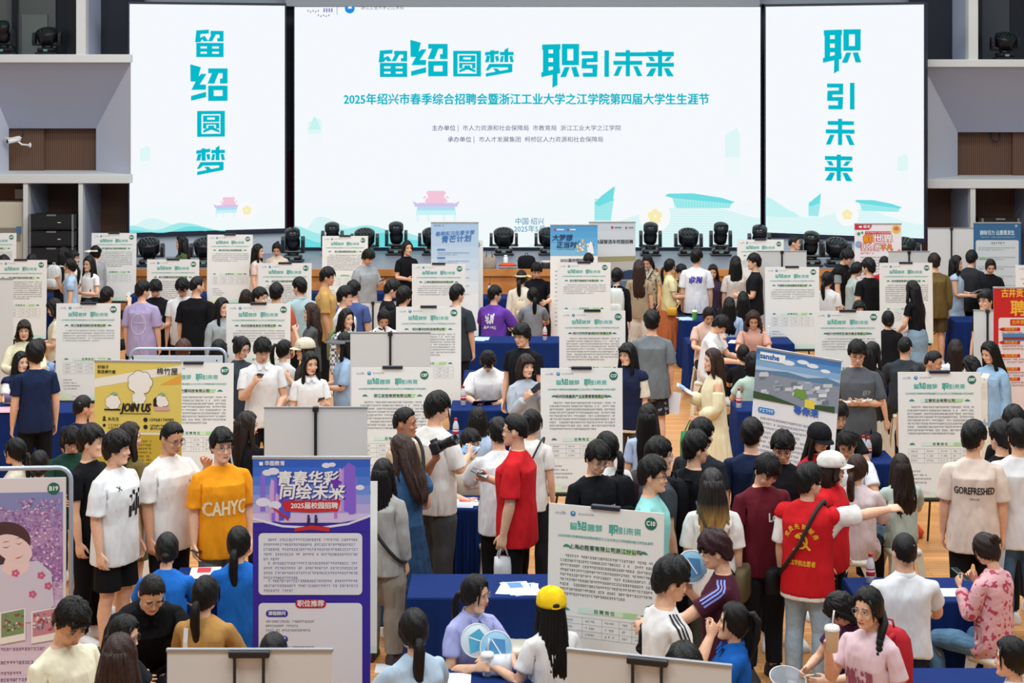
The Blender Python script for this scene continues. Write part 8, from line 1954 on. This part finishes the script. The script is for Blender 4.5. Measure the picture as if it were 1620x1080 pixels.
sheet('bluedress', 'R', 'pale blue paper held by the girl in sleeveless blue dress', .16, .22, '#b9d4e6'); sheet('tabletgirl', 'L', 'dark tablet held by the girl in cream', .24, .17, '#20252c', name='tablet', cat='tablet'); sheet('bluepuff', 'L', 'dark blue folder carried by the girl in light blue', .2, .28, '#2c3f7a', name='folder', cat='folder')
sheet('denimskirt', 'R', 'white paper held behind her back by the denim skirt girl', .14, .2, hang=2); sheet('talkgirl', 'R', 'white sheets held up by the talking girl at the left edge', .24, .3, '#d5dfea', off=(-.1, 0, .05))
r = PEOPLE['heavygrey']; g = (palm(r, 'L')[0] + palm(r, 'R')[0]) / 2; mb = MB(); mb.mat(mat('#dfe2e6', .6)); mb.tube([(-.14, 0, -.012), (0, .0, .0), (.14, 0, .012)], .016, 12); o = mb.build('rolled_paper'); o.location = tuple(g + np.array([0, -.02, 0])); tag(o, 'rolled white paper in the hands of the heavy man in grey', 'paper')
fan('lav', 'R', 'blue oval hand fan held by the woman in lavender', n=np.array([.15, -1, .35]), up=(.5, 0, 1)); fan('maroonred', 'R', 'blue hand fan held by the person in maroon', n=np.array([.2, -1, .3]), up=(.5, 0, 1)); fan('yellowcap', 'L', 'white and blue hand fan held by the woman in yellow cap', '#cfdfe6', '#4fa8c8', n=np.array([.3, -1, .3]), up=(-.1, -.1, 1)); fan('purple2', 'R', 'round clear hand fan held flat by the girl in purple', '#8c949c', n=np.array([.1, -.35, 1]), up=(-1, -.3, 0), r=.12, alpha=.45)
gp = palm(PEOPLE['braid'], 'R')[0]; cup('pale milk tea cup held by the braided girl', 0, 0, '#d6c4a8', P=tuple(gp + np.array([.0, -.01, -.05])), straw='#e4e0d8')
handbag('white plastic bag in the hand of the man in red', palm(PEOPLE['redman'], 'L')[0], '#d6dadc', .14, .2, .08, .3, .1, 'plastic_bag')
handbag('green shopping bag carried by the woman in cream dress', palm(PEOPLE['creamdress'], 'L')[0], '#2f8a55', .3, .3, .1, .4, .12); handbag('white carrier bag on the bottom table before the woman in lavender', on(786, 1066), '#dde2e8', .2, .13, .12, 0, -.135, 'carrier_bag')
crossbody('redvest', 'black shoulder bag worn across the red vest', 'L', wide=.03, bw=.24, bh=.18, bagz=.84); crossbody('blond', 'dark bag strap on the shoulder of the blond tipped woman', 'R', '#5a5138', '#2a2722', .3, .24); crossbody('clipwhite', 'thin black bag strap across the white t-shirt woman left of C17', 'L', hasbag=False); crossbody('floralback', 'black shoulder bag of the woman in patterned blouse', 'R', bw=.28, bh=.26)
crossbody('orangeskirt', 'yellow bag strap across the pale yellow t-shirt', 'R', '#d8a83c', '#d8a83c', .16, .12); crossbody('greyjacket', 'black strap over the grey jacket beside the purple banner', 'R', hasbag=False, wide=.03); crossbody('camman', 'black camera strap across the photographer', 'R', hasbag=False, wide=.03); crossbody('handup', 'silver chain bag of the woman with raised hand', 'R', '#15161a', '#a9acb0', .2, .15)
bpack('whitepack', 'white backpack on the woman in black near the stage', '#cfd6d2'); bpack('blackback', 'black backpack on the young man facing right, centre right', '#101115'); bpack('ponystrap', 'black backpack on the ponytail woman in white', '#1a1b20'); bpack('visorcream', 'cream bag on the back of the woman with visor', '#cbbfa6', w=.2, h=.26, z=1.0); bpack('packgirl', 'white backpack on the girl beside the speaker stack', '#d5d8d6'); bpack('braid', 'backpack with red straps on the braided girl', '#b02430', y=.15); bpack('checkgirl', 'olive backpack on the smiling girl in checked shirt', '#77805a')
